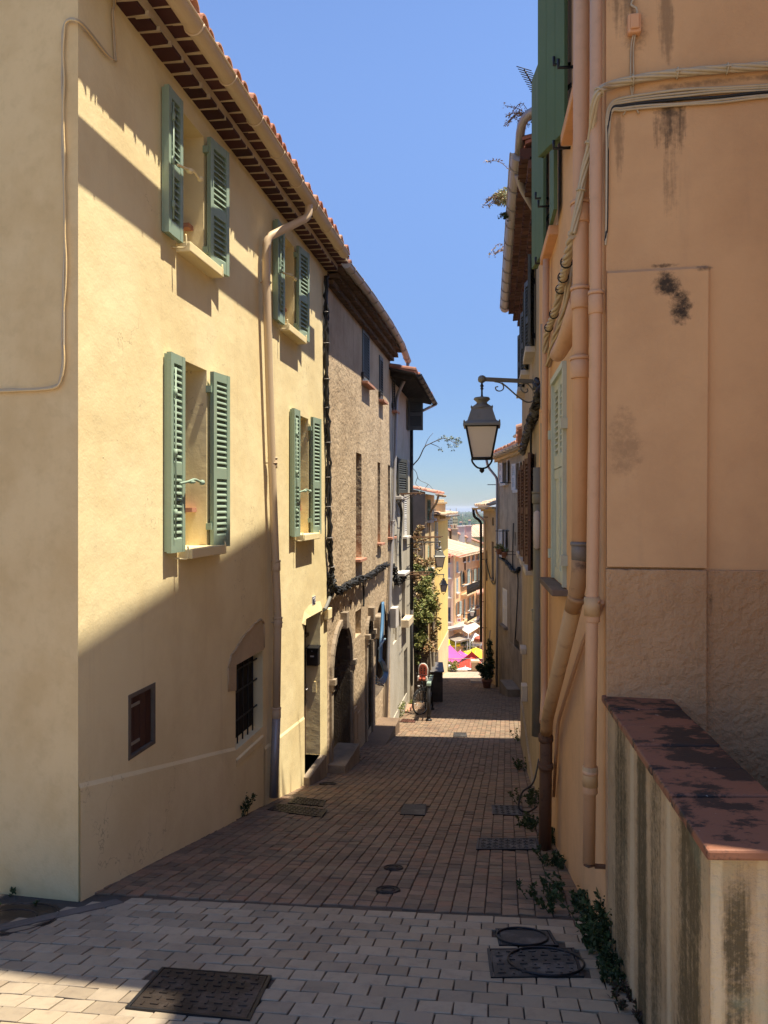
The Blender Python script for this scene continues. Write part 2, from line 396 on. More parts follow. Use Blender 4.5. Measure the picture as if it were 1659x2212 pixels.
def genoise(W, t0, t1, z, rows, parent, proj=.12, h=.1, step=.17, mm=None, mt=None, seed=1, fin=.14):
    """stepped cornice: dark flat tiles bedded in mortar whose joints hang a little below them"""
    a = MB(); q = random.Random(seed)
    for k in range(rows):
        z0 = z + k * h; o1 = proj * (k + 1); oi = proj * k - .02
        a.box(W, t0, t1, -.02, o1, z0 + .028, z0 + h - .002)
        n = int((t1 - t0) / step)
        for i in range(n):
            ta = t0 + (i + (.5 if k % 2 else 0)) * step + q.uniform(-.012, .012); tb = min(ta + step * (1 - fin) * q.uniform(.94, 1.06), t1)
            if ta >= tb: continue
            oo = o1 - .004 + q.uniform(-.012, .02); zz = z0 + q.uniform(0, .006)
            a.box(W, ta, tb, oi, oo, zz, z0 + .027, 1)
            te = min(ta + step + q.uniform(-.004, .004), t1)
            if te > tb + .005:
                P = W.pt; w2 = q.uniform(-.006, .006)
                a.hexa([P(tb, oi, z0 + .005), P(te, oi, z0 + .005), P(te + w2 * .5, o1 + .01, z0 - .004), P(tb + w2, o1 + .01, z0 - .008), P(tb, oi, z0 + .03), P(te, oi, z0 + .03), P(te, o1 + .012, z0 + .03), P(tb, o1 + .012, z0 + .03)])
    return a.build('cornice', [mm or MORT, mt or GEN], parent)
def gutter(W, pts, r, mat, parent, brackets=.7, tint=None):
    """half-round gutter along points given as (t, o, z) with strap brackets"""
    mb = MB(); P = [W.pt(*p) if not isinstance(p, Vector) else p for p in pts]
    N = 10; rings = []
    for i, p in enumerate(P):
        a = (P[min(i + 1, len(P) - 1)] - P[max(i - 1, 0)]).normalized(); s = Vector((0, 0, 1)).cross(a).normalized()
        rings.append(([p + s * r * math.cos(math.pi * k / N) - Vector((0, 0, 1)) * r * math.sin(math.pi * k / N) for k in range(N + 1)],
                      [p + s * (r - .006) * math.cos(math.pi * k / N) - Vector((0, 0, 1)) * (r - .006) * math.sin(math.pi * k / N) for k in range(N + 1)]))
    for i in range(len(P) - 1):
        for w_ in (0, 1):
            for k in range(N):
                mb.mesh([rings[i][w_][k], rings[i][w_][k + 1], rings[i + 1][w_][k + 1], rings[i + 1][w_][k]], [(0, 1, 2, 3)], 0, True)
    for e in (0, -1): mb.poly(rings[e][0])
    for sgn in (0, N): mb.tube([rings[i][0][sgn] for i in range(len(P))], .011, 6)
    o = mb.build('gutter', mat, parent)
    for i in range(len(P) - 1):
        L = (P[i + 1] - P[i]).length; n = max(1, int(L / brackets))
        for j in range(n):
            f = (j + .5) / n; c = P[i].lerp(P[i + 1], f); a = (P[i + 1] - P[i]).normalized(); s = Vector((0, 0, 1)).cross(a).normalized()
            b = MB(); b.tube([c + s * (r + .006) * math.cos(math.pi * k / 10) - Vector((0, 0, 1)) * (r + .006) * math.sin(math.pi * k / 10) for k in range(11)], .009, 5); b.build('gutter_bracket', mat, o)
    return o
def shutter(fr, t0, t1, z0, z1, parent, mat, o0=0, th=.04, mid=.42, louv=True, pitch=.05, name='shutter', st=.055):
    mb = MB(); q = fr
    if t0 > t1: t0, t1 = t1, t0
    st = min(st, (t1 - t0) * .2)
    mb.box(q, t0, t0 + st, o0, o0 + th, z0, z1); mb.box(q, t1 - st, t1, o0, o0 + th, z0, z1)
    zm = z0 + (z1 - z0) * mid; rails = [(z0, z0 + .10), (z1 - .08, z1)] + ([(zm - .045, zm + .045)] if mid else [])
    for a, b in rails: mb.box(q, t0 + st, t1 - st, o0 + .003, o0 + th - .003, a, b)
    rails.sort()
    for (a0, a1), (b0, b1) in zip(rails[:-1], rails[1:]):
        if louv:
            n = max(2, int((b0 - a1) / pitch))
            for i in range(n):
                z = a1 + (i + .5) * (b0 - a1) / n; dz = .42 * (b0 - a1) / n; ta, tb = t0 + st, t1 - st
                P = q.pt
                mb.hexa([P(ta, o0 + th * .9, z - dz - .004), P(tb, o0 + th * .9, z - dz - .004), P(tb, o0 + th * .15, z + dz * .7 - .004), P(ta, o0 + th * .15, z + dz * .7 - .004),
                         P(ta, o0 + th * .9, z - dz + .006), P(tb, o0 + th * .9, z - dz + .006), P(tb, o0 + th * .15, z + dz * .7 + .006), P(ta, o0 + th * .15, z + dz * .7 + .006)])
            mb.box(q, t0 + st, t1 - st, o0 + .002, o0 + .005, a1, b0)
        else:
            mb.box(q, t0 + st, t1 - st, o0 + th * .25, o0 + th * .7, a1, b0)
    return mb.build(name, mat, parent)
def add_window(W, op, parent, mat=None, frame=None, label=None):
    """pane with glazing bars at the back of an opening"""
    mb = MB(); a, b, c, d, dp = op['t0'], op['t1'], op['z0'], op['z1'], op.get('dp', .25)
    mb.box(W, a - .02, b + .02, -dp - .03, -dp + .004, c - .02, d + .02, 0)
    if frame:
        for x0, x1 in ((a, a + .05), (b - .05, b), ((a + b) / 2 - .03, (a + b) / 2 + .03)): mb.box(W, x0, x1, -dp + .004, -dp + .04, c, d, 1)
        for k in range(4):
            z = c + (d - c) * k / 3; mb.box(W, a + .05, b - .05, -dp + .005, -dp + .035, z - .02, z + .02, 1)
    o = mb.build('window', [mat or GLS] + ([frame] if frame else []), parent)
    if label: o['label'] = label
    return o
def sill(W, t0, t1, z, parent, mat, p=.1, th=.07, o0=-.1, bv=.008):
    mb = MB(); mb.box(W, t0, t1, o0, p, z - th, z); return mb.build('sill', mat, parent, bv)
def pipe_run(pts, r, mat, parent, name='downpipe', joints=(), seg=12, rnd_r=.15, jm=None):
    mb = MB(); path = round_path(pts, rnd_r); mb.tube(path, r, seg)
    o = mb.build(name, mat, parent)
    if joints:
        for p, ax in joints:
            j = MB(); p = Vector(p); ax = Vector(ax).normalized()
            j.tube([p - ax * .06, p - ax * .055, p + ax * .04, p + ax * .045], [r * 1.1, r * 1.2, r * 1.18, r * 1.08], seg)
            j.tube([p + ax * .045, p + ax * .065], r * 1.28, seg)
            j.build('pipe_joint', jm or mat, o)
    return o

# ================================================================ THE GROUND
def strip(name, x0, x1, ys, mat, dz=0.0, fx0=None, fx1=None):
    mb = MB()
    for a, b in zip(ys[:-1], ys[1:]):
        mb.poly([(x0, a, G(a) + dz), (x1, a, G(a) + dz), (x1, b, G(b) + dz), (x0, b, G(b) + dz)])
    return struct(mb.build(name, mat))
strip('street_bed', -14, 16, [-1.4, 0, 11.5, 39.8], JNT, -.013)
strip('market_square', -40, 50, [39.8, 40.4, 46.0, 90], GRD, -.03)
mbt = MB(); ys = [90, 150, 400, 1000, 2500, 6900, 7200]
for a, b in zip(ys[:-1], ys[1:]):
    za, zb = G(a) - .03, G(b) - .03
    if b == 7200: zb = -66
    xa, xb = 60 + a * .8, 60 + b * .8
    mbt.poly([(-xa, a, za), (xa, a, za), (xb, b, zb), (-xb, b, zb)])
struct(mbt.build('coastal_plain', stucco('plain_soil', (.06, .09, .04), (.10, .11, .06), 2, .1, 0, (0, 0, 0), 0, 0, .01)))
msea = NT('sea_water'); sea = MB(); sea.poly([(-60000, 5500, -63), (60000, 5500, -63), (60000, 120000, -63), (-60000, 120000, -63)])
struct(sea.build('sea', msea.out((.02, .05, .10), .35, msea.bump(msea.noise(.02, 4), .3, 1.0), spec=.3)))

mb = MB(); mb.poly([(-16, -14, G(-14) + .5), (16, -14, G(-14) + .5), (16, -1.3, G(-1.3) - .03), (-16, -1.3, G(-1.3) - .03)]); struct(mb.build('upper_street', stucco('pale_street', (.36, .29, .20), (.30, .24, .165), 30, .4, .2, (.2, .15, .1))))
covers = []         # (polygon in plan) where no paver is laid
def in_poly(x, y, P, grow=0):
    n = len(P); cx = sum(p[0] for p in P) / n; cy = sum(p[1] for p in P) / n; sgn = None
    for i in range(n):
        a = P[i]; b = P[(i + 1) % n]
        c = (b[0] - a[0]) * (y - a[1]) - (b[1] - a[1]) * (x - a[0]); L = math.hypot(b[0] - a[0], b[1] - a[1])
        k = (b[0] - a[0]) * (cy - a[1]) - (b[1] - a[1]) * (cx - a[0])
        if (c if k > 0 else -c) < -grow * L: return False
    return True
COV = {'big': [(350, 2092), (587, 2110), (540, 2207), (270, 2180)],
       'r1': [(1070, 2008), (1188, 2012), (1207, 2045), (1078, 2044)], 'r2': [(1052, 2052), (1240, 2050), (1262, 2112), (1060, 2114)],
       'paint': [(872, 1738), (921, 1738), (918, 1762), (864, 1760)], 'long': [(1032, 1812), (1160, 1812), (1166, 1836), (1028, 1836)],
       'pale': [(1062, 1740), (1128, 1742), (1128, 1763), (1064, 1760)], 'la': [(600, 1737), (707, 1750), (694, 1766), (578, 1750)],
       'lb': [(640, 1722), (704, 1730), (698, 1743), (622, 1735)], 'sun': [(980, 1583), (1007, 1583), (1009, 1592), (979, 1592)],
       'fa': [(870, 1553), (899, 1555), (896, 1562), (862, 1560)]}
COVP = {k: [gp(*p) for p in v] for k, v in COV.items()}
m_ = .165
def lay(mb, us, x0, x1, y0, y1, wid, length, along, ok, q, gap=.008, jit=.003, h=.03, inset=.006, arc=0.0):
    """pavers: rows run along (along=True) or across the street"""
    ax = Vector((m_, 1)).normalized(); cx = Vector((1, -m_)).normalized()
    if not along: ax, cx = cx, ax
    a_lo, a_hi, c_lo, c_hi = us
    i = 0; c = c_lo
    while c < c_hi:
        off = (length / 2 if i % 2 else 0) + q.uniform(-.008, .008) if not along else q.uniform(0, .05)
        a = a_lo - off
        while a < a_hi:
            L = length * (q.uniform(.97, 1.03) if not along else 1)
            ctr = ax * (a + L / 2) + cx * (c + wid / 2)
            if ok(ctr.x, ctr.y):
                z = q.uniform(-jit, jit); tx, ty = q.uniform(-jit, jit), q.uniform(-jit, jit)
                sk = q.uniform(-gap, gap) * .3
                P = []
                for ins, dz in ((0, -h), (0, -inset), (inset, 0)):
                    for sa, sc in ((-1, -1), (1, -1), (1, 1), (-1, 1)):
                        pa = L / 2 - gap / 2 - ins; pc = wid / 2 - gap / 2 - ins
                        p = ctr + ax * (sa * pa + sk * sc) + cx * (sc * pc + sk * sa)
                        P.append((p.x, p.y, G(p.y) + dz + z + tx * sa + ty * sc))
                f = [(8, 9, 10, 11)]
                for k in range(4): f += [(k, (k + 1) % 4, 4 + (k + 1) % 4, 4 + k), (4 + k, 4 + (k + 1) % 4, 8 + (k + 1) % 4, 8 + k)]
                mb.mesh(P, f)
            a += L
        c += wid; i += 1
def border_y(x): return 4.98 + (x + 1.96) * (4.50 - 4.98) / 3.1
def asphalt_edge(x):                      # kerb line that swings off to the left below the corner
    return 4.62 + (x + 2.0) * 1.02 if x < -1.75 else 4.86
def free(x, y, g=.03): return not any(in_poly(x, y, P, g) for P in COVP.values())
mb = MB(); q = random.Random(3)
lay(mb, (-4.5, 1.9, -1.5, 6.4), 0, 0, 0, 0, .124, .158, False,
    lambda x, y: -1.3 < y < border_y(x) and x < (.72 + .12 * y if y > 2.3 else 2.4) + .02 and x > -4.2 and not (x < -1.72 and y > asphalt_edge(x)) and free(x, y, -.03), q, .007, .0018, .03, .003)
struct(mb.build('sett_paving', SETT))
mb = MB(); q = random.Random(4)
lay(mb, (3.8, 46, -4.5, 3.2), 0, 0, 0, 0, .104, .108, True,
    lambda x, y: y >= border_y(x) + .03 and y < 33.5 and left_x(y) - .1 < x < right_x(y) + .1 and free(x, y, -.01), q, .007, .0022, .025, .004)
struct(mb.build('brick_paving', PAV))
mb = MB(); q = random.Random(5)
lay(mb, (33, 46, -4, 5), 0, 0, 0, 0, .35, .7, True, lambda x, y: 33.5 <= y < 39.7 and left_x(y) - .1 < x < 8, q, .006, .002, .02, .004)
struct(mb.build('stone_flag_paving', island('pale_flagstones', [(.42, .33, .25), (.38, .30, .23), (.46, .37, .28)], .8, .3, 30, .25, (.2, .15, .1))))
# asphalt apron with kerb at the left corner
mb = MB(); pts = []
ed = [(-6.0, 2.2), (-4.2, 2.2 + .3)] + [(x, asphalt_edge(x)) for x in (-3.4, -3.0, -2.6, -2.3, -2.0, -1.85, -1.76)]
ed = [(x, y) for x, y in ed if x > -3.5]
for (xa, ya), (xb, yb) in zip(ed[:-1], ed[1:]):
    mb.poly([(xa, ya, G(ya) - .012), (xb, yb, G(yb) - .012), (xb, 5.2, G(5.2) - .012), (xa, 5.2, G(5.2) - .012)], 0)
    a, b = Vector((xa, ya, 0)), Vector((xb, yb, 0)); n = Vector((b.y - a.y, -(b.x - a.x), 0)).normalized() * .11
    P = []
    for dz in (-.05, .006):
        for p in (a, b, b + n, a + n): P.append((p.x, p.y, G(p.y) + dz))
    mb.hexa(P, 1)
struct(mb.build('asphalt_apron', [ASP, stucco('kerb_stone', (.16, .14, .12), (.11, .10, .09), 60, .5, .3, (.05, .05, .04))]))

def treadmat(name, c, ang=0, sc=30):
    m = NT(name); v = m.mapv((sc, sc, sc), rot=(0, 0, ang)); b = m.n('ShaderNodeTexBrick'); m.l(v, b.inputs[0])
    b.inputs['Color1'].default_value = (1, 1, 1, 1); b.inputs['Color2'].default_value = (.8, .8, .8, 1); b.inputs['Mortar'].default_value = (0, 0, 0, 1)
    b.inputs['Scale'].default_value = 1; b.inputs['Mortar Size'].default_value = .12; b.inputs['Brick Width'].default_value = 1.6; b.inputs['Row Height'].default_value = .6
    col = m.mix(m.ramp(m.noise(6, 6, .7), .45, .7), c, tuple(x * 2.2 + .02 for x in c))
    return m.out(col, .6, m.bump(m.noise(50, 3), .3, .003, m.bump(b.outputs[0], 1.0, .006)), .35)
TRD = treadmat('cast_iron_tread', (.040, .030, .024), .4, 26); TRD2 = treadmat('worn_iron_tread', (.06, .055, .05), -.3, 34)
def cover(key, label, mat=TRD, ring=None, raise_=.009, frame=.02, group=None, knob=True):
    P = COVP[key]; c = sum(P, Vector()) / 4; root = empty('manhole_cover', c, label, 'manhole cover', group)
    def up(p, dz): return Vector((p.x, p.y, G(p.y) + dz))
    mb = MB(); inn = [p + (c - p).normalized() * frame for p in P]
    for i in range(4):
        j = (i + 1) % 4
        mb.hexa([up(P[i], -.03), up(P[j], -.03), up(inn[j], -.03), up(inn[i], -.03), up(P[i], raise_), up(P[j], raise_), up(inn[j], raise_), up(inn[i], raise_)])
    mb.build('frame', IRN, root)
    mb = MB(); e = [p + (c - p).normalized() * (frame + .006) for p in P]
    mb.hexa([up(p, -.03) for p in e] + [up(p, raise_ - .001) for p in e])
    # raised tread bars
    q = random.Random(len(key)); ux = (e[1] - e[0]); uy = (e[3] - e[0])
    if ux.length > .3:
        nx = int(ux.length / .055); ny = int(uy.length / .055)
        for i in range(nx):
            for j in range(ny):
                f = ((i + .5) / nx, (j + .5) / ny); o = e[0] + ux * f[0] * .96 + uy * f[1] * .96 + (ux + uy) * .02
                dr = (ux.normalized() if (i + j) % 2 else uy.normalized()) * .019; sd_ = Vector((-dr.y, dr.x, 0)) * .3
                mb.hexa([up(o - dr - sd_, 0), up(o + dr - sd_, 0), up(o + dr + sd_, 0), up(o - dr + sd_, 0)] + [up(o + a, raise_ + .004) for a in (-dr - sd_, dr - sd_, dr + sd_, -dr + sd_)])
    pl = mb.build('plate', mat, root)
    if ring:
        mb = MB(); cc = c + Vector((ring[0], ring[1], 0)); r = ring[2]
        ringp = [up(cc + Vector((r * math.cos(a * math.pi / 20), r * math.sin(a * math.pi / 20), 0)), raise_ + .004) for a in range(41)]
        mb.tube(ringp, .006, 6, cap=False); mb.build('round_lid', IRN, root)
    return root
cover('big', 'large dark square iron cover with chevron tread in the grey setts', TRD)
cover('r1', 'smaller iron cover with round lid, farther of the touching pair by the parapet', TRD2, (-.02, 0, .14))
cover('r2', 'larger iron cover with round lid, nearer of the touching pair by the parapet', TRD2, (.06, 0, .19))
cover('paint', 'small square iron cover splashed with yellow paint in mid street', TRD2)
cover('long', 'long narrow iron cover by the foot of the rusty downpipe', TRD2)
cover('pale', 'thin dark cover against the right hand wall, just uphill of the weeds', TRD2)
cover('la', 'wide dark cover below the grey pipe sleeve of the yellow house', TRD)
cover('lb', 'narrow dark cover tucked behind the wider one near door 12', TRD)
cover('sun', 'small shiny grate in the sunlit band across the street', TRD2)
cover('fa', 'rusty red cover in the sun at the foot of the pale grey house', treadmat('rusty_plate', (.12, .05, .035)))
for (u, v, r, lb) in ((850, 1876, .075, 'round iron valve lid in the pavers, the farther of the two mid street'), (838, 1924, .085, 'round iron valve lid in the pavers, nearest to the grey setts'), (708, 1694, .12, 'small round drain lid in front of door 12'), (8, 1985, .33, 'big round iron lid in the asphalt at the left corner')):
    p = gp(u, v); mb = MB(); N = 28
    zt = .008 if r < .3 else .0
    mb.mesh([(p.x + r * math.cos(2 * math.pi * k / N), p.y + r * math.sin(2 * math.pi * k / N), G(p.y + r * math.sin(2 * math.pi * k / N)) + dz) for dz in (-.02, zt) for k in range(N)],
            [tuple(range(N, 2 * N))] + [(k, (k + 1) % N, N + (k + 1) % N, N + k) for k in range(N)])
    for rr in (r * .93, r * .55):
        mb.tube([(p.x + rr * math.cos(2 * math.pi * k / N), p.y + rr * math.sin(2 * math.pi * k / N), G(p.y + rr * math.sin(2 * math.pi * k / N)) + zt + .001) for k in range(N + 1)], .006, 5, cap=False)
    tag(mb.build('valve_lid', TRD, loc=(p.x, p.y, G(p.y))), lb, 'round lid')

# ================================================================ HOUSE A (yellow)
HA = empty('yellow_house', WA.pt(0, 0, G(4.857)), 'pale yellow plastered house with sage green shutters, nearest on the left', 'house')
T = lambda d: TD(WA, d)
opsA = {'U1': dict(t0=T(6.27), t1=T(6.83), z0=2.24, z1=3.42, dp=.33), 'U2': dict(t0=T(9.06), t1=T(9.66), z0=2.27, z1=3.40, dp=.33),
        'L1': dict(t0=T(6.31), t1=T(6.90), z0=-.37, z1=1.28, dp=.33), 'L2': dict(t0=T(9.72), t1=T(10.34), z0=-.37, z1=1.24, dp=.33),
        'N': dict(t0=T(7.62), t1=T(8.45), z0=-2.5, z1=-1.62, dp=.13), 'S': dict(t0=T(5.49), t1=T(5.90), z0=-1.875, z1=-1.39, dp=.05),
        'D': dict(t0=T(10.13), t1=T(10.98), z0=-3.66, z1=-1.52, dp=.23)}
mb = MB(); facade_mesh(mb, WA, 0, WA.L, -4.9, 3.9, list(opsA.values()))
shell(mb, WA, 0, WA.L, -4.9, 3.9, 7, near=False)
# plinth, a few mm proud, its top worn and wavy
pl = [(T(d), zv(v, d)) for d, v in ((4.857, 1703), (5.6, 1673), (6.4, 1648), (7.1, 1630), (7.6, 1620))]
def band(mb, W, top, z0, o, m=0):
    for (ta, za), (tb, zb) in zip(top[:-1], top[1:]):
        mb.poly([W.pt(ta, o, z0), W.pt(tb, o, z0), W.pt(tb, o, zb), W.pt(ta, o, za)], m)
        mb.poly([W.pt(ta, o, za), W.pt(tb, o, zb), W.pt(tb, 0, zb + .03), W.pt(ta, 0, za + .03)], m)
band(mb, WA, pl, -4.5, .016)
pl2 = [(T(8.5), -2.78), (T(9.3), -2.83), (T(10.12), -2.88)]; band(mb, WA, pl2, -4.5, .012)
mb.build('wall', YEL, HA)
mb = MB()                                            # corner face towards the camera
mb.poly([W0.pt(0, 0, -4), W0.pt(9, 0, -4), W0.pt(9, 0, 3.62), W0.pt(0, 0, 3.62)])
mb.poly([W0.pt(0, 0, 3.62), W0.pt(9, 0, 3.62), W0.pt(9, 0, 6.2), W0.pt(0, 0, 3.9)])
mb.build('side_wall', YEL_SIDE, HA)
mb = MB(); tile_roof(mb, WA, -.12, WA.L + .05, 3.84, .34, 7, .3, .08, .19, 4); mb.build('roof', TIL, HA)
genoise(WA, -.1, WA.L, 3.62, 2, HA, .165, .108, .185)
mb = MB(); mb.box(WA, -.1, WA.L, .0, .35, 3.837, 3.85); mb.build('eave_board', paint('gap_shade_black', (.02, .016, .014), .9), HA)  # black strip painted in as the shade of the gap behind the gutter
g = gutter(WA, [(T(4.0), .45, 3.63), (T(8.6), .45, 3.62), (T(10.62), .45, 3.62)], .07, BGE, HA, .62)
# windows and shutters of house A
for k, lbl in (('U1', None), ('U2', None), ('L1', None), ('L2', None)):
    op = opsA[k]; w_ = add_window(WA, op, HA, GLS, SHG)
    up = k[0] == 'U'
    far = k[1] == '2'
    lw, lf = .265, (.30 if not up else .34)
    zt, zb = (3.42, 2.23) if up else (1.27, -.37)
    # near leaf folded back against the wall (double thickness), far leaf swung a little off it
    f = WA.sub(op['t0'] - .02, .036, 0)
    shutter(f, -lw, 0, zb, zt, w_, SHG, 0, .04, .42 if not up else .45)
    mb = MB(); mb.box(f, -lw + .01, -.05, -.026, -.004, zb + .01, zt - .01); mb.tube([f.pt(-lw + .05, .055, zb + .12), f.pt(-lw + .05, .055, zt - .12)], .008, 6)
    for zz in (.2, .5, .8): mb.tube([f.pt(-lw + .05, .055, zb + (zt - zb) * zz - .03), f.pt(-lw + .05, .055, zb + (zt - zb) * zz + .03)], .015, 6)
    mb.build('shutter_bar', SHG, w_)
    f2 = WA.sub(op['t1'] + .01, .03, R(8))
    shutter(f2, 0, lf, zb, zt, w_, SHG, 0, .04, .42 if not up else .45)
    sill(WA, op['t0'] - .0, op['t1'] + .17, zb + .02, w_, YEL, .13, .085, -.33)
    for zz in (.12, .9): mb = MB(); mb.box(WA, op['t1'] - .02, op['t1'] + .05, .0, .05, zb + (zt - zb) * zz - .03, zb + (zt - zb) * zz + .03); mb.build('hinge', SHG, w_)
    mb = MB(); mb.box(WA, op['t1'] + lf + .02, op['t1'] + lf + .07, .02, .035, zb + (zt - zb) * .33, zb + (zt - zb) * .33 + .02)
    mb.build('catch', SHG, w_)
    mb = MB(); mb.box(WA, op['t1'] - .10, op['t1'] - .001, -.30, -.10, zb + .33, zb + .37); mb.build('brick_ledge', BSIL, w_)
    mb = MB(); f3 = WA
    z = zb + (zt - zb) * (.36 if not up else .5); tl = op['t0'] - .2
    mb.tube(smooth_path([f3.pt(tl, .11, z - .02), f3.pt(tl + .12, .13, z), f3.pt(tl + .2, .15, z + .02), f3.pt(tl + .3, .16, z + .0)], 5), .011, 6)
    mb.lathe(f3.pt(tl + .32, .165, z - .025), [(.001, 0), (.022, .008), (.026, .022), (.02, .04), (.001, .048)], 8)
    mb.lathe(f3.pt(tl + .17, .14, z - .02), [(.001, 0), (.03, .01), (.03, .025), (.001, .035)], 8)
    mb.build('latch', SHG if not up else YEL, w_)
    for tt in (op['t0'] - .08, op['t1'] + .14):
        mb = MB(); mb.tube(smooth_path([WA.pt(tt, -.01, zb - .05), WA.pt(tt, .11, zb - .06), WA.pt(tt, .13, zb - .02), WA.pt(tt, .125, zb + .05)], 4), .007, 6); mb.build('holdback', YEL, w_)
# service hatch
op = opsA['S']; mb = MB(); a, b, c, d = op['t0'], op['t1'], op['z0'], op['z1']
n = 4
for i in range(n):
    t0 = a + .03 + (b - a - .06) * i / n; t1 = a + .03 + (b - a - .06) * (i + 1) / n - .006; mb.box(WA, t0, t1, -.046, -.018, c + .03, d - .03)
hd = mb.build('hatch', paint('dark_brown_wood', (.055, .020, .014), .6, .3, (.03, .012, .01), 14), HA)
mb = MB()
for bx_ in ((a, a + .032, c, d), (b - .022, b, c, d), (a + .032, b - .022, d - .03, d), (a + .032, b - .022, c, c + .025)): mb.box(WA, bx_[0], bx_[1], -.04, .006, bx_[2], bx_[3])
mb.build('frame', stucco('dark_frame_wood', (.17, .14, .11), (.10, .08, .06), 40, .4), hd)
mb = MB()
for z in (c + .09, d - .11):
    mb.box(WA, a - .01, a + .19, -.016, -.008, z, z + .022); mb.lathe(WA.pt(a + .01, -.01, z - .015), [(.014, 0), (.014, .055)], 8)
mb.build('strap_hinge', paint('pale_iron_strap', (.26, .22, .16), .6, .5, (.1, .07, .05), 30), hd)
# niche window with bars and rough relieved surround
op = opsA['N']; a, b, c, d = op['t0'], op['t1'], op['z0'], op['z1']
nw = add_window(WA, op, HA, DARK)
mb = MB()
for i in range(5): t = a + .08 + (b - a - .22) * i / 4; mb.tube([WA.pt(t, -.07, c), WA.pt(t, -.07, d)], .009, 6)
for z in (c + .25, c + .55, d - .1): mb.box(WA, a, b, -.075, -.064, z - .008, z + .008)
mb.build('window_grille', IRN, nw)
mb = MB(); P = WA.pt
mb.hexa([P(a, -.12, c - .02), P(b, -.12, c - .02), P(b, .012, c - .17), P(a, .012, c - .17), P(a, -.12, c + .03), P(b, -.12, c + .03), P(b, .018, c - .1), P(a, .018, c - .1)])
mb.build('sill', YEL, nw, .006)
mb = MB(); q = random.Random(9)
out = [(a - .2, d - .22), (a - .21, d + .02), (a - .13, d + .13), (a + .08, d + .2), (a + .3, d + .28), (a + .55, d + .34), (b - .08, d + .36), (b + .03, d + .30), (b + .04, d + .02)]
inn = [(a - .005, d - .26), (a - .004, d - .03), (a - .002, d + .004), (a + .15, d + .004), (a + .3, d + .004), (a + .5, d + .004), (b - .1, d + .004), (b - .03, d + .004), (b + .002, d + .002)]
for i in range(len(out) - 1):
    mb.poly([P(out[i][0], .001, out[i][1]), P(out[i + 1][0], .001, out[i + 1][1]), P(inn[i + 1][0], .012, inn[i + 1][1]), P(inn[i][0], .012, inn[i][1])])
for (x, z), (x2, z2) in zip(out[:-1], out[1:]):
    mb.tube([P(x, .002, z), P((x + x2) / 2, .006, (z + z2) / 2 + q.uniform(-.01, .01)), P(x2, .002, z2)], .012, 6)
mb.build('rough_surround', stucco('rough_patch_plaster', (.52, .39, .23), (.44, .33, .2), 40, 1.0, .2, (.3, .2, .12), .9, 0), HA)
# door 12
op = opsA['D']; a, b, c, d = op['t0'], op['t1'], op['z0'], op['z1']
mb = MB(); mb.box(WA, a, b, -.29, -.22, c, d - .35); mb.box(WA, a, b, -.27, -.21, d - .35, d); 
for z0, z1 in ((c + .15, c + .75), (c + .9, c + 1.6)): mb.box(WA, a + .12, b - .12, -.22, -.205, z0, z1)
mb.box(WA, a, b, -.22, -.17, d - .38, d - .33)
dr = mb.build('door', paint('dark_oak_door', (.07, .04, .025), .5, .3, (.03, .02, .015), 10), HA)
mb = MB(); mb.tube([WA.pt(b - .1, -.21, c + 1.0), WA.pt(b - .1, -.16, c + 1.0), WA.pt(b - .2, -.16, c + 1.0)], .011, 6); mb.build('handle', MET, dr)
mb = MB(); mb.box(WA, a - .06, b + .01, -.25, .10, -4.3, c); mb.build('doorstep', STN, HA, .012)
# lintel swelling over the door
mb = MB()
tops = [(a - .10, d - .05), (a, d + .1), (a + .25, d + .16), (a + .6, d + .16), (b, d + .14), (b + .08, d + .05)]
bots = [(a - .02, d - .08), (a, d + .002), (a + .25, d + .002), (a + .6, d + .002), (b, d + .002), (b + .02, d - .03)]
for i in range(len(tops) - 1):
    mb.poly([P(tops[i][0], .001, tops[i][1]), P(tops[i + 1][0], .001, tops[i + 1][1]), P(bots[i + 1][0], .03, bots[i + 1][1]), P(bots[i][0], .03, bots[i][1])])
    mb.poly([P(bots[i][0], .03, bots[i][1]), P(bots[i + 1][0], .03, bots[i + 1][1]), P(bots[i + 1][0], .0, bots[i + 1][1]), P(bots[i][0], .0, bots[i][1])])
mb.build('lintel', YEL, HA)
# mailbox on the reveal
f = Fr(WA.pt(b, 0, 0).to_2d(), -WA.n, -WA.a)         # t into the recess, normal back up the street
mbx = empty('mailbox', f.pt(.2, 0, -2.3), 'black metal mailbox with white name slot hanging in the doorway of house 12', 'mailbox')
z0, z1 = zv(1442, 10.75), zv(1404, 10.75)
mb = MB(); mb.box(f, .0, .17, .003, .13, z0, z1); mb.hexa([f.pt(-.01, .0, z1), f.pt(.18, .0, z1), f.pt(.18, .145, z1 - .005), f.pt(-.01, .145, z1 - .005), f.pt(-.01, 0, z1 + .03), f.pt(.18, 0, z1 + .03), f.pt(.18, .145, z1 + .008), f.pt(-.01, .145, z1 + .008)])
mb.build('box', paint('black_metal_paint', (.012, .012, .013), .35, .1), mbx, .004)
mb = MB(); mb.box(f, .06, .115, .13, .133, z0 + .13, z0 + .15); mb.build('name_slot', SHW, mbx)
mb = MB(); mb.tube([f.pt(.09, .13, z1 - .04), f.pt(.09, .137, z1 - .04)], .008, 10); mb.build('lock', MET, mbx)
# intercom
mb = MB(); mb.box(f, .06, .12, .001, .010, z0 - .42, z0 - .26); ic = tag(mb.build('intercom', YEL, loc=tuple(f.pt(.2, 0, z0 - .33))), 'small flush intercom plate below the black mailbox of house 12', 'intercom')
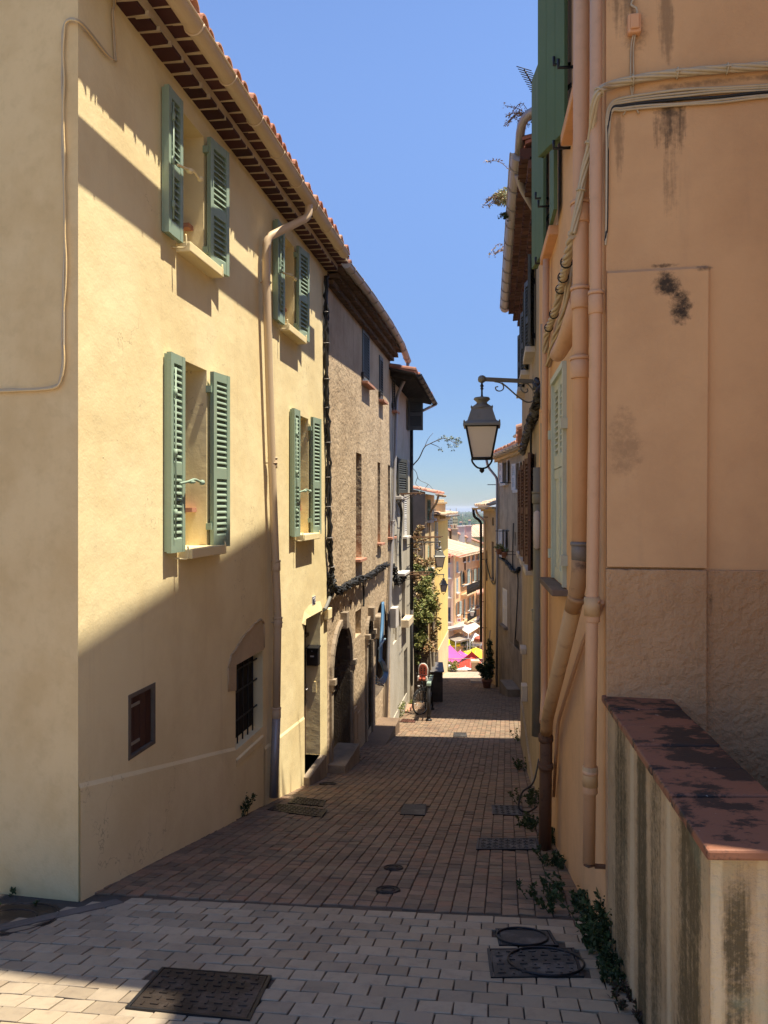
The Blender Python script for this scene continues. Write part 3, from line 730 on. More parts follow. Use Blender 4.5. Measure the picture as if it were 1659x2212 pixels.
# number plate with the digits 12
t_, d_ = WA.hit(677, o=0); zc = zv(1297, d_)
npl = empty('house_number_sign', WA.pt(t_, 0, zc), 'small blue enamel plate reading 12 above the doorway of the yellow house', 'number sign')
mb = MB(); mb.box(WA, t_ - .085, t_ + .085, .004, .010, zc - .062, zc + .062); mb.build('border', SHW, npl)
mb = MB(); mb.box(WA, t_ - .074, t_ + .074, .0101, .012, zc - .051, zc + .051); mb.build('plate', paint('navy_enamel', (.02, .03, .12), .25, .1), npl)
def digit(mb, W, t, z, h, strokes, o, r=.006):
    for st in strokes: mb.tube([W.pt(t + x * h, o, z + y * h) for x, y in st], r, 6)
mb = MB()
digit(mb, WA, t_ - .035, zc - .038, .076, [[(-.12, .75), (.0, .98), (.0, 0)]], .013)
digit(mb, WA, t_ + .028, zc - .038, .076, [[(-.25, .75), (-.15, .95), (.08, .98), (.22, .8), (.15, .55), (-.25, .02), (.28, .02)]], .013)
mb.build('digits', SHW, npl)
# downpipe of house A
def on(W, u, v, o): t, z = W.hit(u, v, o); return W.pt(t, o, z)
pp = [WA.pt(T(8.78), .45, 3.58), WA.pt(T(8.78), .45, 3.42), on(WA, 576, 514, .09), on(WA, 575, 600, .09), on(WA, 584, 900, .085), on(WA, 594, 1180, .085), on(WA, 600, 1330, .085), on(WA, 597, 1545, .085)]
dp = pipe_run(pp, .045, BGE, HA, rnd_r=.09, joints=[(on(WA, 589, 1000, .085), (0, 0, 1)), (on(WA, 596, 1222, .085), (0, 0, 1)), (on(WA, 600, 1345, .085), (0, 0, 1)), (on(WA, 597, 1540, .085), (0, 0, 1))])
mb = MB(); mb.tube([on(WA, 597, 1548, .085), on(WA, 591, 1722, .085)], .05, 14); mb.build('pipe_sleeve', MET, dp)
mb = MB()
for v in (610, 1000, 1345): p = on(WA, 575 + (v - 600) * .034, v, .085); mb.tube([p + Vector((.055 * math.cos(a * math.pi / 8), .055 * math.sin(a * math.pi / 8), 0)) for a in range(17)], .006, 5, cap=False); mb.tube([p, p - WA.pt(0, .08, 0) + WA.pt(0, 0, 0)], .007, 5)
mb.build('pipe_bracket', BGE, dp)

# ================================================================ HOUSE B (rough brown render)
HB = empty('brown_house', WB.pt(0, 0, G(11.39)), 'rough brown rendered house with narrow slit windows, next down from the yellow house', 'house')
TB = lambda d: TD(WB, d)
def opB(u0, u1, v0, v1, dp=.25, **k):
    d0 = WB.hit(u0)[1]; d1 = WB.hit(u1)[1]; dm = (d0 + d1) / 2
    return dict(t0=WB.hit(u0)[0], t1=WB.hit(u1)[0], z0=zv(v1, dm), z1=zv(v0, dm), dp=dp, **k)
opsB = dict(s1=opB(769, 781, 979, 1208, .3), s2=opB(815.5, 821.5, 999, 1174, .3), s3=opB(838, 848, 1006, 1161, .3),
            u1=opB(782, 797, 716, 830, .06), u2=opB(818.5, 826, 771, 866, .06), u3=opB(846.8, 852.5, 810, 888, .06),
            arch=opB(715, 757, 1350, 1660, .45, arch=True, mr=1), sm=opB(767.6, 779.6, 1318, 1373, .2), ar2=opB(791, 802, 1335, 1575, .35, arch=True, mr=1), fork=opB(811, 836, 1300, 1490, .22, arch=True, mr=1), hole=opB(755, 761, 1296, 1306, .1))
mb = MB(); facade_mesh(mb, WB, 0, WB.L, -6.2, 3.70, list(opsB.values())); shell(mb, WB, 0, WB.L, -6.2, 3.70, 7); mb.build('wall', [BRN, stucco('shaded_dark_stone', (.13, .10, .075), (.07, .055, .042), 30, .8, .5, (.03, .025, .02), .6, .5)], HB)  # arch reveals: dark stone, with the shade of the recess in its colour
mb = MB(); tile_roof(mb, WB, 0.08, WB.L + .1, 3.74, .30, 7, .3, .08, .19, 4, seed=5); mb.build('roof', TIL, HB)
DKM = stucco('grimy_brown_mortar', (.17, .12, .08), (.10, .07, .05), 60, .6, .3, (.03, .02, .02))
genoise(WB, 0.02, WB.L, 3.42, 3, HB, .095, .095, .17, DKM, island('grimy_cornice_tiles', [(.12, .075, .05), (.08, .05, .035), (.15, .10, .07)], .9), seed=6)
GB = [(TB(11.1), .37, 3.64), (TB(13.0), .37, 3.72), (TB(15.0), .36, 3.76), (TB(16.8), .35, 3.72), (TB(18.0), .34, 3.55)]
gb = gutter(WB, GB, .07, MET, HB, .55)
for k in ('s1', 's2', 's3'):
    w_ = add_window(WB, opsB[k], HB, DARK); sill(WB, opsB[k]['t0'] - .05, opsB[k]['t1'] + .05, opsB[k]['z0'] + .015, w_, BSIL, .10, .05, -.28, .004)
for k in ('u1', 'u2', 'u3'):
    w_ = add_window(WB, opsB[k], HB, DARK); o_ = opsB[k]
    shutter(WB.sub(o_['t0'], -.015, 0), 0, (o_['t1'] - o_['t0']), o_['z0'], o_['z1'], w_, paint('blue_grey_shutter', (.10, .125, .13), .5, .4, (.05, .05, .05)) if k == 'u1' else SHK, 0, .035, 0, True, .055)
    sill(WB, o_['t0'] - .04, o_['t1'] + .06, o_['z0'], w_, BSIL, .12, .05, -.05, .004)
    mb = MB(); mb.tube([WB.pt(o_['t0'] - .06, .02, o_['z0'] + .1), WB.pt(o_['t0'] + .22, .045, o_['z0'] + .1)], .010, 5); mb.box(WB, o_['t0'] - .08, o_['t0'] - .05, 0, .05, o_['z0'] + .04, o_['z0'] + .16); mb.build('shutter_bar', IRN, w_)
for k in ('sm', 'hole', 'fork'): add_window(WB, opsB[k], HB, DARK)
# arched doorway: timber door deep in the reveal, moulded archivolt, imposts
def arch_trim(mb, W, o, wd=.12, pr=.05, rise=1.0):
    a, b, d = o['t0'], o['t1'], o['z1']; r = (b - a) / 2; cx = (a + b) / 2; cz = d - r * rise; N = 14
    for k in range(N):
        p = []
        for kk in (k, k + 1):
            th = math.pi * kk / N
            for rr in (0, wd):
                p.append((cx - (r + rr) * math.cos(th), cz + (d - cz + rr) * math.sin(th)))
        (a0, b0, a1, b1) = p
        mb.hexa([W.pt(*x) for x in ((a0[0], -.05, a0[1]), (a1[0], -.05, a1[1]), (b1[0], -.05, b1[1]), (b0[0], -.05, b0[1]), (a0[0], pr, a0[1]), (a1[0], pr, a1[1]), (b1[0], pr, b1[1]), (b0[0], pr, b0[1]))])
    return cz
for k, nm in (('arch', 'arched doorway'), ('ar2', 'narrow door')):
    o_ = opsB[k]; mb = MB(); a, b, c, d = o_['t0'], o_['t1'], o_['z0'], o_['z1']
    mb.box(WB, a - .02, b + .02, -o_['dp'] - .05, -o_['dp'] + .01, c - .3, d); 
    nn = 5
    for i in range(nn): mb.box(WB, a + (b - a) * i / nn + .01, a + (b - a) * (i + 1) / nn - .01, -o_['dp'] + .01, -o_['dp'] + .025, c, d - .4)
    dr = mb.build('door', paint('old_dark_door_' + k, (.035, .025, .02), .7, .3), HB)
    mb = MB(); mb.lathe(WB.pt(a + .15, -o_['dp'] + .04, c + 1.0), [(.02, -.02), (.03, 0), (.02, .02)], 8); mb.build('handle', IRN, dr)
    mb = MB(); cz = arch_trim(mb, WB, o_, .11 if k == 'arch' else .06, .05)
    for tt in (a - .12, b): mb.box(WB, tt, tt + .12, -.2, .10, cz - .1, cz); mb.box(WB, tt + .015, tt + .105, -.2, .07, cz - .2, cz - .1)
    mb.box(WB, b, b + .11, -.2, .045, c - .3, cz - .2); mb.box(WB, a - .11, a, -.2, .045, c - .3, cz - .2)
    mb.box(WB, (a + b) / 2 - .08, (a + b) / 2 + .08, -.05, .12, d - .05, d + .22)
    mb.build('stone_surround', STN, HB, .008)
for (u0, u1, v0, v1, p, nm) in ((708, 742, 1628, 1700, .28, 'doorstep'), (781, 822, 1582, 1640, .42, 'doorstep'), (822, 842, 1600, 1640, .25, 'doorstep')):
    t0 = WB.hit(u0)[0]; t1 = WB.hit(u1)[0]; dm = WB.hit((u0 + u1) / 2)[1]
    zt = zv(v0, dm) ; mb = MB(); mb.box(WB, max(t0, .02), t1, -.1, p, G(dm) - .6, min(zt, G(dm) + .32)); mb.build(nm, STN if p < .4 else PAV, HB, .01)
mb = MB(); t0, t1 = WB.hit(760)[0], WB.hit(769)[0]; mb.box(WB, t0, t1, -.02, .03, zv(1602, 13.4), zv(1528, 13.4)); mb.box(WB, t0 + .05, t1 - .05, .03, .038, zv(1596, 13.4), zv(1534, 13.4)); mb.build('meter_cabinet', TAN, HB, .005)
mb = MB(); t0, t1 = WB.hit(771)[0], WB.hit(777)[0]; mb.box(WB, t0, t1, -.02, .02, zv(1590, 13.8), zv(1535, 13.8)); mb.build('meter_cabinet', TAN, HB, .005)
mb = MB(); t0, t1 = WB.hit(808)[0], WB.hit(817)[0]; mb.box(WB, t0, t1, -.1, .14, zv(1378, 15.5), zv(1328, 15.5)); mb.build('corbel_stone', STN, HB, .03)
# grey downpipe at the B / C joint
e = WB.pt(TB(17.95), .34, 3.50)
pp = [e, e - Vector((0, 0, .25)), on(WB, 868, 832, .2), on(WB, 857, 858, .07), on(WB, 855, 940, .07), on(WB, 849, 1131, .07), on(WB, 843, 1260, .07), on(WB, 839, 1391, .07), on(WB, 833, 1560, .07)]
pipe_run(pp, .042, MET, HB, joints=[(on(WB, 849, 1131, .07), (0, 0, 1)), (on(WB, 841, 1330, .07), (0, 0, 1))])
# fork sculpture
fk = empty('fork_sculpture', on(WB, 824, 1390, .3), 'giant sky blue fork with curled tines hung on the brown house wall', 'sculpture')
FKM = paint('sky_blue_paint', (.10, .22, .38), .35, .2, (.2, .32, .45), 10)
mb = MB(); hp = smooth_path([on(WB, 827, 1301, .28), on(WB, 826, 1340, .3), on(WB, 824, 1380, .32), on(WB, 822, 1415, .36), on(WB, 823, 1430, .4)], 6)
for k, off in enumerate((-.045, -.015, .015, .045)): mb.tube([p + Vector((WB.a.x, WB.a.y, 0)) * off for p in hp], [.022 + .008 * math.sin(i / (len(hp) - 1) * math.pi) for i in range(len(hp))], 8)
mb.build('handle', FKM, fk)
for k in range(4):
    mb = MB(); s_ = (k - 1.5)
    tp = smooth_path([on(WB, 822 + s_ * 1.2, 1426, .4), on(WB, 828 + s_ * 1.8, 1436, .42), on(WB, 833 + s_ * 2.3, 1452, .42), on(WB, 829 + s_ * 2.2, 1468 + s_ * 2, .45), on(WB, 820 + s_ * .8, 1474 + s_ * 4, .5), on(WB, 812, 1468 + s_ * 5.5, .55)], 6)
    mb.tube(tp, [.030 * (1 - .65 * i / (len(tp) - 1)) for i in range(len(tp))], 8); mb.build('tine', FKM, fk)
mb = MB(); mb.tube([on(WB, 818, 1402, .42), on(WB, 824, 1392, .40), on(WB, 829, 1383, .3), on(WB, 832, 1380, .05)], .02, 6); mb.build('bracket', paint('pale_blue_paint', (.35, .5, .58)), fk)

# ================================================================ HOUSE C (pale grey)
HC = empty('grey_house', WC.pt(0, 0, G(17.4)), 'pale grey house with a deep dark eave and black arched shutters, left side', 'house')
def opW(W, u0, u1, v0, v1, dp=.25, **k):
    t0, d0 = W.hit(u0); t1, d1 = W.hit(u1); dm = (d0 + d1) / 2
    if t0 > t1: t0, t1 = t1, t0
    return dict(t0=t0, t1=t1, z0=zv(v1, dm), z1=zv(v0, dm), dp=dp, **k)
opsC = dict(a1=opW(WC, 856, 863, 987, 1067, .1, arch=True), a2=opW(WC, 866, 873, 1003, 1067, .1, arch=True), l=opW(WC, 871, 877, 1076, 1158, .05),
            n=opW(WC, 868, 875, 1242, 1334, .3), d=opW(WC, 872.5, 880, 1402, 1524, .4), r=opW(WC, 852, 857, 1155, 1232, .12), ar=opW(WC, 849, 857, 1315, 1388, .05, arch=True), up=opW(WC, 877, 884, 862, 930, .15))
mb = MB(); facade_mesh(mb, WC, 0, WC.L, -7, 3.05, list(opsC.values())); shell(mb, WC, 0, WC.L, -7, 3.05, 7, near=False); 
mb.box(WC, .3, WC.L - .9, 0.001, .02, -7, zv(1497, 20.3)); mb.build('wall', GRY, HC)
mb = MB()
for i in range(22):                                   # exposed rafters and boards below the deep eave
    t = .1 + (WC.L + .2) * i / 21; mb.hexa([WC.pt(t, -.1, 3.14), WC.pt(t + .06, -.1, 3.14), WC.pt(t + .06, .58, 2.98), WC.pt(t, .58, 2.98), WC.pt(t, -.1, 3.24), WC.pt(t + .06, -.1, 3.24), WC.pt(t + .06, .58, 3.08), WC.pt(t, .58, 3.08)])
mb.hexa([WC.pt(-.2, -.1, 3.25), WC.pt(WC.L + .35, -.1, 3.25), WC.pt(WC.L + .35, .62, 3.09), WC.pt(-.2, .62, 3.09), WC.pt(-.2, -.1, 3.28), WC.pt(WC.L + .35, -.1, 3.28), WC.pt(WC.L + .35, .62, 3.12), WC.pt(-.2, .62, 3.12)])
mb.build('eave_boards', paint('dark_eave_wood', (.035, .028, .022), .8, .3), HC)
mb = MB(); tile_roof(mb, WC, -.2, WC.L + .35, 3.14, .6, 7, .26, .08, .19, 3, seed=8); mb.build('roof', TIL, HC)
gc = gutter(WC, [(-.1, .68, 3.10), (WC.L + .4, .68, 3.02)], .065, IRN, HC, .6)
mb = MB(); mb.tube([WC.pt(WC.L + .32, .66, 2.97), WC.pt(WC.L + .05, .1, 2.66)], .04, 10); mb.build('downpipe', MET, HC)
for k in ('a1', 'a2'):
    o_ = opsC[k]; w_ = add_window(WC, o_, HC, DARK); f = WC.sub(o_['t0'], .02, R(14) if k == 'a1' else R(4)); shutter(f, 0, o_['t1'] - o_['t0'], o_['z0'], o_['z1'] - .06, w_, SHK, 0, .04, .5)
o_ = opsC['l']; w_ = add_window(WC, o_, HC, DARK); shutter(WC.sub(o_['t0'], -.01, 0), 0, o_['t1'] - o_['t0'], o_['z0'], o_['z1'], w_, SHW, 0, .04, .5); sill(WC, o_['t0'] - .1, o_['t1'] + .2, o_['z0'], w_, WSILL, .12, .06)
o_ = opsC['n']; w_ = add_window(WC, o_, HC, DARK); sill(WC, o_['t0'] - .1, o_['t1'] + .2, o_['z0'], w_, SILL, .2, .2, -.28)
o_ = opsC['r']; add_window(WC, o_, HC, SHW)
o_ = opsC['ar']; add_window(WC, o_, HC, GRY)
o_ = opsC['up']; w_ = add_window(WC, o_, HC, DARK); f = WC.sub(o_['t0'] + .25, .02, R(72)); shutter(f, 0, .42, o_['z0'], o_['z1'], w_, SHK, 0, .04, .5)
o_ = opsC['d']; mb = MB(); mb.box(WC, o_['t0'], o_['t1'], -.42, -.36, o_['z0'] - .3, o_['z1']); dr = mb.build('door', SHK, HC)
mb = MB(); mb.box(WC, o_['t0'] - .1, o_['t1'] + .1, -.3, .12, G(20.6) - .3, G(20.6) + .14); mb.build('doorstep', BSIL, HC, .01)
mb = MB(); t0 = WC.hit(854)[0]; mb.box(WC, t0, t0 + 1.2, .0, .16, zv(1079, 18.6), zv(1072, 18.6)); mb.build('balcony_slab', WSILL, HC, .01)
mb = MB(); t0 = WC.hit(850)[0]; mb.box(WC, t0, t0 + 1.0, .0, .28, zv(1241, 18.4), zv(1235, 18.4)); mb.build('balcony_slab', WSILL, HC, .01)
mb = MB(); mb.tube([WC.pt(WC.L - .06, .05, 2.7), WC.pt(WC.L - .05, .05, -2.9)], .045, 8); mb.tube([WC.pt(WC.L - .05, .05, -2.9), WC.pt(WC.L - .05, .05, -6.0)], .04, 8); mb.build('downpipe', IRN, HC)
mb = MB(); t0 = WC.hit(849)[0]; arch_trim(mb, WC, dict(t0=t0, t1=t0 + 1.1, z1=zv(1314, 18.3)), .04, .04); mb.build('arch_moulding', GRY, HC)
# clothes drying racks fixed to the grey house
for i, (t, z, ln, lb) in enumerate(((1.1, .35, .6, 'rusty clothes rack under the black arched shutters'), (3.0, zv(1160, 21), .95, 'rusty clothes rack near the wall lamp at the end of the grey house'), (1.4, zv(1240, 19), .8, 'bent clothes rack hung with dark cords above the arch niche'))):
    mb = MB()
    for tt in (t, t + .7): mb.tube([WC.pt(tt, 0, z), WC.pt(tt, ln, z + .02)], .014, 6); mb.tube([WC.pt(tt, 0, z - .2), WC.pt(tt, ln * .7, z)], .008, 5)
    for j in range(5): o = ln * (j + .5) / 5; mb.tube([WC.pt(t, o, z + .01), WC.pt(t + .35, o, z - .02), WC.pt(t + .7, o, z + .01)], .006, 5)
    tag(mb.build('clothes_rack', RST, loc=tuple(WC.pt(t, 0, z))), lb, 'clothes rack')

# ================================================================ RIGHT: ORANGE HOUSE
H0 = empty('orange_house', WR0.pt(0, 0, G(4.0)), 'peach orange house with green board shutters and big drainpipes, nearest on the right', 'house')
TR = lambda d: TD(WR0, d)
op0 = dict(tall=dict(t0=TR(5.75), t1=TR(6.5), z0=zv(1266, 5.8), z1=1.08, dp=.06), g1=dict(t0=TR(4.55), t1=TR(5.35), z0=2.78, z1=4.5, dp=.25), g2=dict(t0=TR(6.3), t1=TR(7.0), z0=2.45, z1=4.3, dp=.25))
ORM = NT('orange_wall_with_soot'); del_ = None
def sooty(name, c1, c2, spots, grain=60, gb=.35, lump=.35, base_streak=.3, pit=0):
    """plaster whose soot, damp and other dark marks sit where the photo shows them: (x, y, z, rx, rz, strength) in object space"""
    m = NT(name); a = m.ramp(m.noise(1.3, 5, .6), .35, .68); col = m.mix(a, c1, c2)
    st = m.ramp(m.noise(1.0, 6, .65, m.mapv((5, 5, .45))), .52, .8, 0, base_streak); col = m.mix(st, col, (.30, .21, .13))
    sp = m.n('ShaderNodeSeparateXYZ'); m.l(m.co, sp.inputs[0]); nz = m.noise(7, 8, .75); nz2 = m.noise(30, 4, .7)
    nzs = m.noise(1.0, 6, .7, m.mapv((14, 14, 1.2)))
    for (x, z, rx, rz, k, vert) in spots:
        dx = m.math('DIVIDE', m.math('SUBTRACT', sp.outputs[0], x), rx); dz = m.math('DIVIDE', m.math('SUBTRACT', sp.outputs[2], z), rz)
        r2 = m.math('ADD', m.math('MULTIPLY', dx, dx), m.math('MULTIPLY', dz, dz))
        v = m.math('ADD', m.math('SUBTRACT', 1.0, r2), m.math('MULTIPLY', m.math('SUBTRACT', nzs if vert else nz, .5), 3.0))
        v = m.math('ADD', v, m.math('MULTIPLY', m.math('SUBTRACT', nz2, .5), 1.0))
        f = m.ramp(v, .35, 1.25, 0, k); col = m.mix(f, col, (.045, .036, .028))
    if pit:
        vo = m.ramp(m.noise(22, 5, .75), .66, .74, 0, pit); col = m.mix(vo, col, (.10, .06, .04))
    b = m.bump(m.noise(grain, 3, .6), gb, .006 if grain > 30 else .02); b = m.bump(m.noise(3.5, 4, .5), lump, .03, b)
    return m.out(col, .92, b, spec=.15)
bpy.data.materials.remove(ORM.mt)
O0 = WR0.pt(0, 0, G(4.0))
def lx(u): return S(u) * 3.95 - O0.x
def lz(v): return zv(v, 3.95) - O0.z
ORF = sooty('sooty_orange_stucco', (.66, .405, .20), (.56, .335, .165), [(lx(1445), lz(270), .10, .22, .75, 1), (lx(1445), lz(400), .06, .42, .5, 1), (lx(1440), lz(240), .14, .05, .7, 0), (lx(1435), lz(615), .09, .09, .97, 0), (lx(1462), lz(665), .08, .12, .97, 0), (lx(1430), lz(574), .11, .018, .9, 0), (lx(1510), lz(585), .07, .03, .8, 0), (lx(1340), lz(290), .04, .28, .45, 1), (lx(1350), lz(960), .12, .25, .3, 0), (lx(1350), lz(-20), .10, .3, .6, 1), (lx(1435), lz(40), .06, .3, .5, 1), (lx(1375), lz(60), .09, .16, .5, 0), (lx(1560), lz(188), .5, .025, .5, 0)])  # last spot: flat dark band along the cables
PLN = sooty('worn_orange_roughcast', (.52, .32, .165), (.42, .25, .125), [(lx(1320), lz(1228), .3, .012, .9, 0), (lx(1525), lz(1300), .015, .12, .8, 1)], 22, 1.0, .6, .3, .85)
mb = MB(); facade_mesh(mb, WR0, .0, WR0.L, -5, 7.0, list(op0.values())); shell(mb, WR0, 0, WR0.L, -5, 7.0, 7, near=False)
mb.build('side_wall', stucco('orange_side_stucco', (.70, .43, .22), (.62, .38, .2), 60, .3, .2, (.3, .2, .1), .3, .25), H0)
mb = MB(); P = WRF.pt; t1_ = WRF.hit(1523)[0]; t2_ = WRF.hit(1528)[0]; zp = zv(1223, 4.0); zc = zv(577, 3.93)
mb.poly([P(0, 0, -4.5), P(8, 0, -4.5), P(8, 0, 7.0), P(0, 0, 7.0)])
mb.mesh([P(-.0, .001, zp), P(t1_, .001, zp), P(t2_, .001, zc), P(-.0, .001, zc), P(-.0, .032, zp), P(t1_, .032, zp), P(t2_, .026, zc - .02), P(.0, .026, zc - .02)], [(4, 5, 6, 7), (1, 2, 6, 5), (7, 6, 2, 3), (0, 4, 7, 3)])
mb.poly([P(0, 0, zp), P(-.0, .03, zp), P(0, .03, zc), P(0, 0, zc)])
mb.build('front_wall', ORF, H0)
mb = MB(); 
mb.hexa([P(-.004, .0, -4.5), P(t1_, .0, -4.5), P(t1_, .045, -4.5), P(-.004, .045, -4.5), P(-.004, .0, zp - .012), P(t1_, .0, zp - .012), P(t1_, .045, zp - .012), P(-.004, .045, zp - .012)])
mb.hexa([P(t1_, .0, -4.5), P(8, .0, -4.5), P(8, .018, -4.5), P(t1_, .018, -4.5), P(t1_, .0, zp - .012), P(8, .0, zp - .012), P(8, .018, zp - .012), P(t1_, .018, zp - .012)])
mb.build('plinth', PLN, H0, .006)
mb = MB(); tile_roof(mb, WR0, -.2, WR0.L, 7.05, .34, 7, .3, .08, .19, 1); mb.build('roof', TIL, H0)
gutter(WR0, [(-.2, .46, 6.95), (WR0.L + .1, .46, 7.1)], .075, ORP, H0, 1.2)
mb = MB(); mb.hexa([WR0.pt(-.2, .0, 6.9), WR0.pt(WR0.L + .1, .0, 6.98), WR0.pt(WR0.L + .1, .40, 6.98), WR0.pt(-.2, .40, 6.9), WR0.pt(-.2, .0, 7.02), WR0.pt(WR0.L + .1, .0, 7.02), WR0.pt(WR0.L + .1, .42, 7.15), WR0.pt(-.2, .42, 7.15)]); mb.build('eave_board', ORG, H0)  # added out of view to stop light leaking between gutter and tiles
w_ = add_window(WR0, op0['tall'], H0, DARK); o_ = op0['tall']; wd = o_['t1'] - o_['t0']
for a, b in ((0, wd / 2 - .008), (wd / 2 + .008, wd)): 
    shutter(WR0.sub(o_['t0'] + a, -.03, 0), 0, b - a, o_['z0'] + (o_['z1'] - o_['z0']) * .56, o_['z1'], w_, SHP, 0, .04, 0, True, .05)
    shutter(WR0.sub(o_['t0'] + a, -.03, 0), 0, b - a, o_['z0'], o_['z0'] + (o_['z1'] - o_['z0']) * .555, w_, SHP, 0, .04, 0, False)
mb = MB(); mb.box(WR0, o_['t0'] - .06, o_['t0'], -.02, .03, o_['z0'], o_['z1']); mb.box(WR0, o_['t1'], o_['t1'] + .06, -.02, .03, o_['z0'], o_['z1']); mb.box(WR0, o_['t0'] - .06, o_['t1'] + .06, -.02, .035, o_['z1'], o_['z1'] + .05); mb.build('frame', SHP, w_)
sill(WR0, o_['t0'] - .14, o_['t1'] + .16, o_['z0'] - .01, w_, stucco('grimy_sill', (.2, .15, .11), (.12, .09, .07), 60, .6, .5), .12, .05)
for tt in (o_['t0'] - .09, o_['t1'] + .09):
    for zz in (.1, .72): z = o_['z0'] + (o_['z1'] - o_['z0']) * zz; mb = MB(); mb.box(WR0, tt - .025, tt + .025, 0, .05, z, z + .08); mb.build('hinge', SHP, w_)
# board shutters opened out over the street
GRNB = SHD
for k, (to, tL, ang, ztop) in {'g1': (5.37, .42, R(22), 4.5), 'g2': (6.95, .5, R(8), 4.3)}.items():
    o_ = op0[k]; w_ = add_window(WR0, o_, H0, DARK)
    f = WR0.sub(TR(to), .03, ang); mb = MB(); nb = 3
    for i in range(nb): mb.box(f, tL * i / nb, tL * (i + 1) / nb - .003, 0, .03, o_['z0'] - .05, ztop)
    for zz in (.04, ): mb.box(f, 0, tL, -.02, 0, o_['z0'] - .05, o_['z0'] + .0)
    mb.box(f, tL - .03, tL + .0, -.03, 0, o_['z0'] - .05, ztop)
    s_ = mb.build('shutter', GRNB, w_, .003)
    for z in (o_['z0'] + .28, o_['z0'] + .95): mb = MB(); mb.hexa([f.pt(.0, -.03, z), f.pt(.24, -.03, z), f.pt(.24, -.02, z), f.pt(.0, -.02, z), f.pt(0, -.03, z + .03), f.pt(.24, -.03, z + .03), f.pt(.24, -.02, z + .03), f.pt(0, -.02, z + .03)]); mb.box(f, .2, .26, -.034, -.02, z - .008, z + .038); mb.build('strap_hinge', IRN, w_)
    mb = MB(); mb.tube([f.pt(0, -.04, o_['z0'] + .14), f.pt(tL * .8, -.035, o_['z0'] + .12)], .012, 6); mb.build('shutter_bar', RST, w_)
    # the other leaf of the pair, nearer the corner, folded on the wall
    f = WR0.sub(TR(4.55 if k == 'g1' else 6.28), .04, R(0)); mb = MB(); mb.box(f, -.12 if k == 'g1' else -.34, 0, 0, .03, o_['z0'] - .05, ztop); mb.build('shutter', GRNB, w_)
    sill(WR0, o_['t0'] - .05, o_['t1'] + .05, o_['z0'] - .06, w_, ORG, .08, .08)
    for tt, z in ((to + .1, o_['z0'] - .12), (to - .2, o_['z0'] + .3), (to + .1, o_['z0'] + .5)): mb = MB(); mb.tube([WR0.pt(TR(tt), 0, z), WR0.pt(TR(tt), .12, z), WR0.pt(TR(tt), .12, z + .06)], .012, 5); mb.build('holdback', IRN, w_)
# drainpipes of the orange house
def onR(u, v, o): return on(WR0, u, v, o)
def at(u, v, d): return Vector((S(u) * d, d, zv(v, d)))
P1 = [at(1258, -700, 4.22), at(1255, 400, 4.22), at(1252, 1170, 4.25)]
p1 = pipe_run(P1, .045, ORP, H0, joints=[(at(1254, 460, 4.22), (0, 0, 1)), (at(1254, 645, 4.22), (0, 0, 1)), (at(1253, 795, 4.22), (0, 0, 1))], seg=16)
mb = MB(); mb.tube([at(1252, 1170, 4.25), at(1252, 1212, 4.25)], [.048, .046], 16); mb.tube([at(1252, 1172, 4.25), at(1252, 1178, 4.25)], .054, 16); mb.build('coupling', paint('grey_lead', (.2, .17, .14), .6, .7, (.08, .05, .03), 10), p1)
mb = MB(); mb.tube(round_path([at(1252, 1208, 4.25), at(1250, 1262, 4.25), at(1236, 1318, 4.34)], .12), .046, 16); mb.tube([at(1247, 1288, 4.28), at(1245, 1297, 4.29)], .053, 16); mb.build('elbow', paint('rust_flaked_pipe', (.42, .24, .11), .7, 1.0, (.06, .03, .02), 9, .1, .6), p1)
mb = MB(); mb.tube(round_path([at(1240, 1305, 4.32), at(1182, 1553, 5.95), at(1180, 1580, 6.1)], .1), .049, 16); p1b = mb.build('slanted_pipe', YRP, p1)
mb = MB(); mb.tube([at(1180, 1570, 6.12), at(1177, 1835, 6.30)], .052, 14)
for v in (1590, 1650): mb.tube([at(1179, v, 6.14), at(1179, v + 9, 6.15)], .062, 14)
mb.build('rusty_foot', RST, p1)
mb = MB(); mb.tube(round_path([at(1205, 765, 5.2), at(1222, 735, 4.7), at(1250, 650, 4.3)], .1), .055, 12); mb.build('branch_pipe', BGE if False else ORP, p1)
P2 = [at(1288, -700, 4.02), at(1287, 700, 4.02), at(1279, 1295, 4.02), at(1272, 1868, 4.02)]
p2 = pipe_run(P2, .033, ORP, H0, joints=[(at(1287, 655, 4.02), (0, 0, 1)), (at(1280, 1320, 4.02), (0, 0, 1)), (at(1275, 1690, 4.02), (0, 0, 1))], seg=14, rnd_r=.02)
mb = MB(); mb.tube([at(1279, 1290, 4.02), at(1279, 1330, 4.02)], .043, 14); mb.build('collar', YRP, p2); mb = MB(); mb.tube([at(1275, 1655, 4.02), at(1275, 1698, 4.02)], .041, 14); mb.build('collar', YRP, p2)
mb = MB(); mb.tube([at(1262, 1868, 4.0), at(1272, 1873, 3.97), at(1284, 1869, 4.0)], .006, 6); mb.box(WR0, .0, .03, .0, .06, zv(1878, 4), zv(1872, 4)); mb.build('pipe_bracket', RST, p2)
# thin companion pipes
pipe_run([at(1300, 1300, 4.03), at(1262, 1380, 4.6), at(1205, 1560, 5.9), at(1196, 1720, 6.4)], .014, ORP, H0, 'overflow_pipe', seg=8)
pipe_run([on(WR0, 1180, 560, .05), on(WR0, 1177, 900, .05), on(WR0, 1176, 1500, .05), on(WR0, 1172, 1560, .1)], .03, ORP, H0, 'thin_pipe', seg=10, joints=[(on(WR0, 1176, 900, .05), (0, 0, 1))])
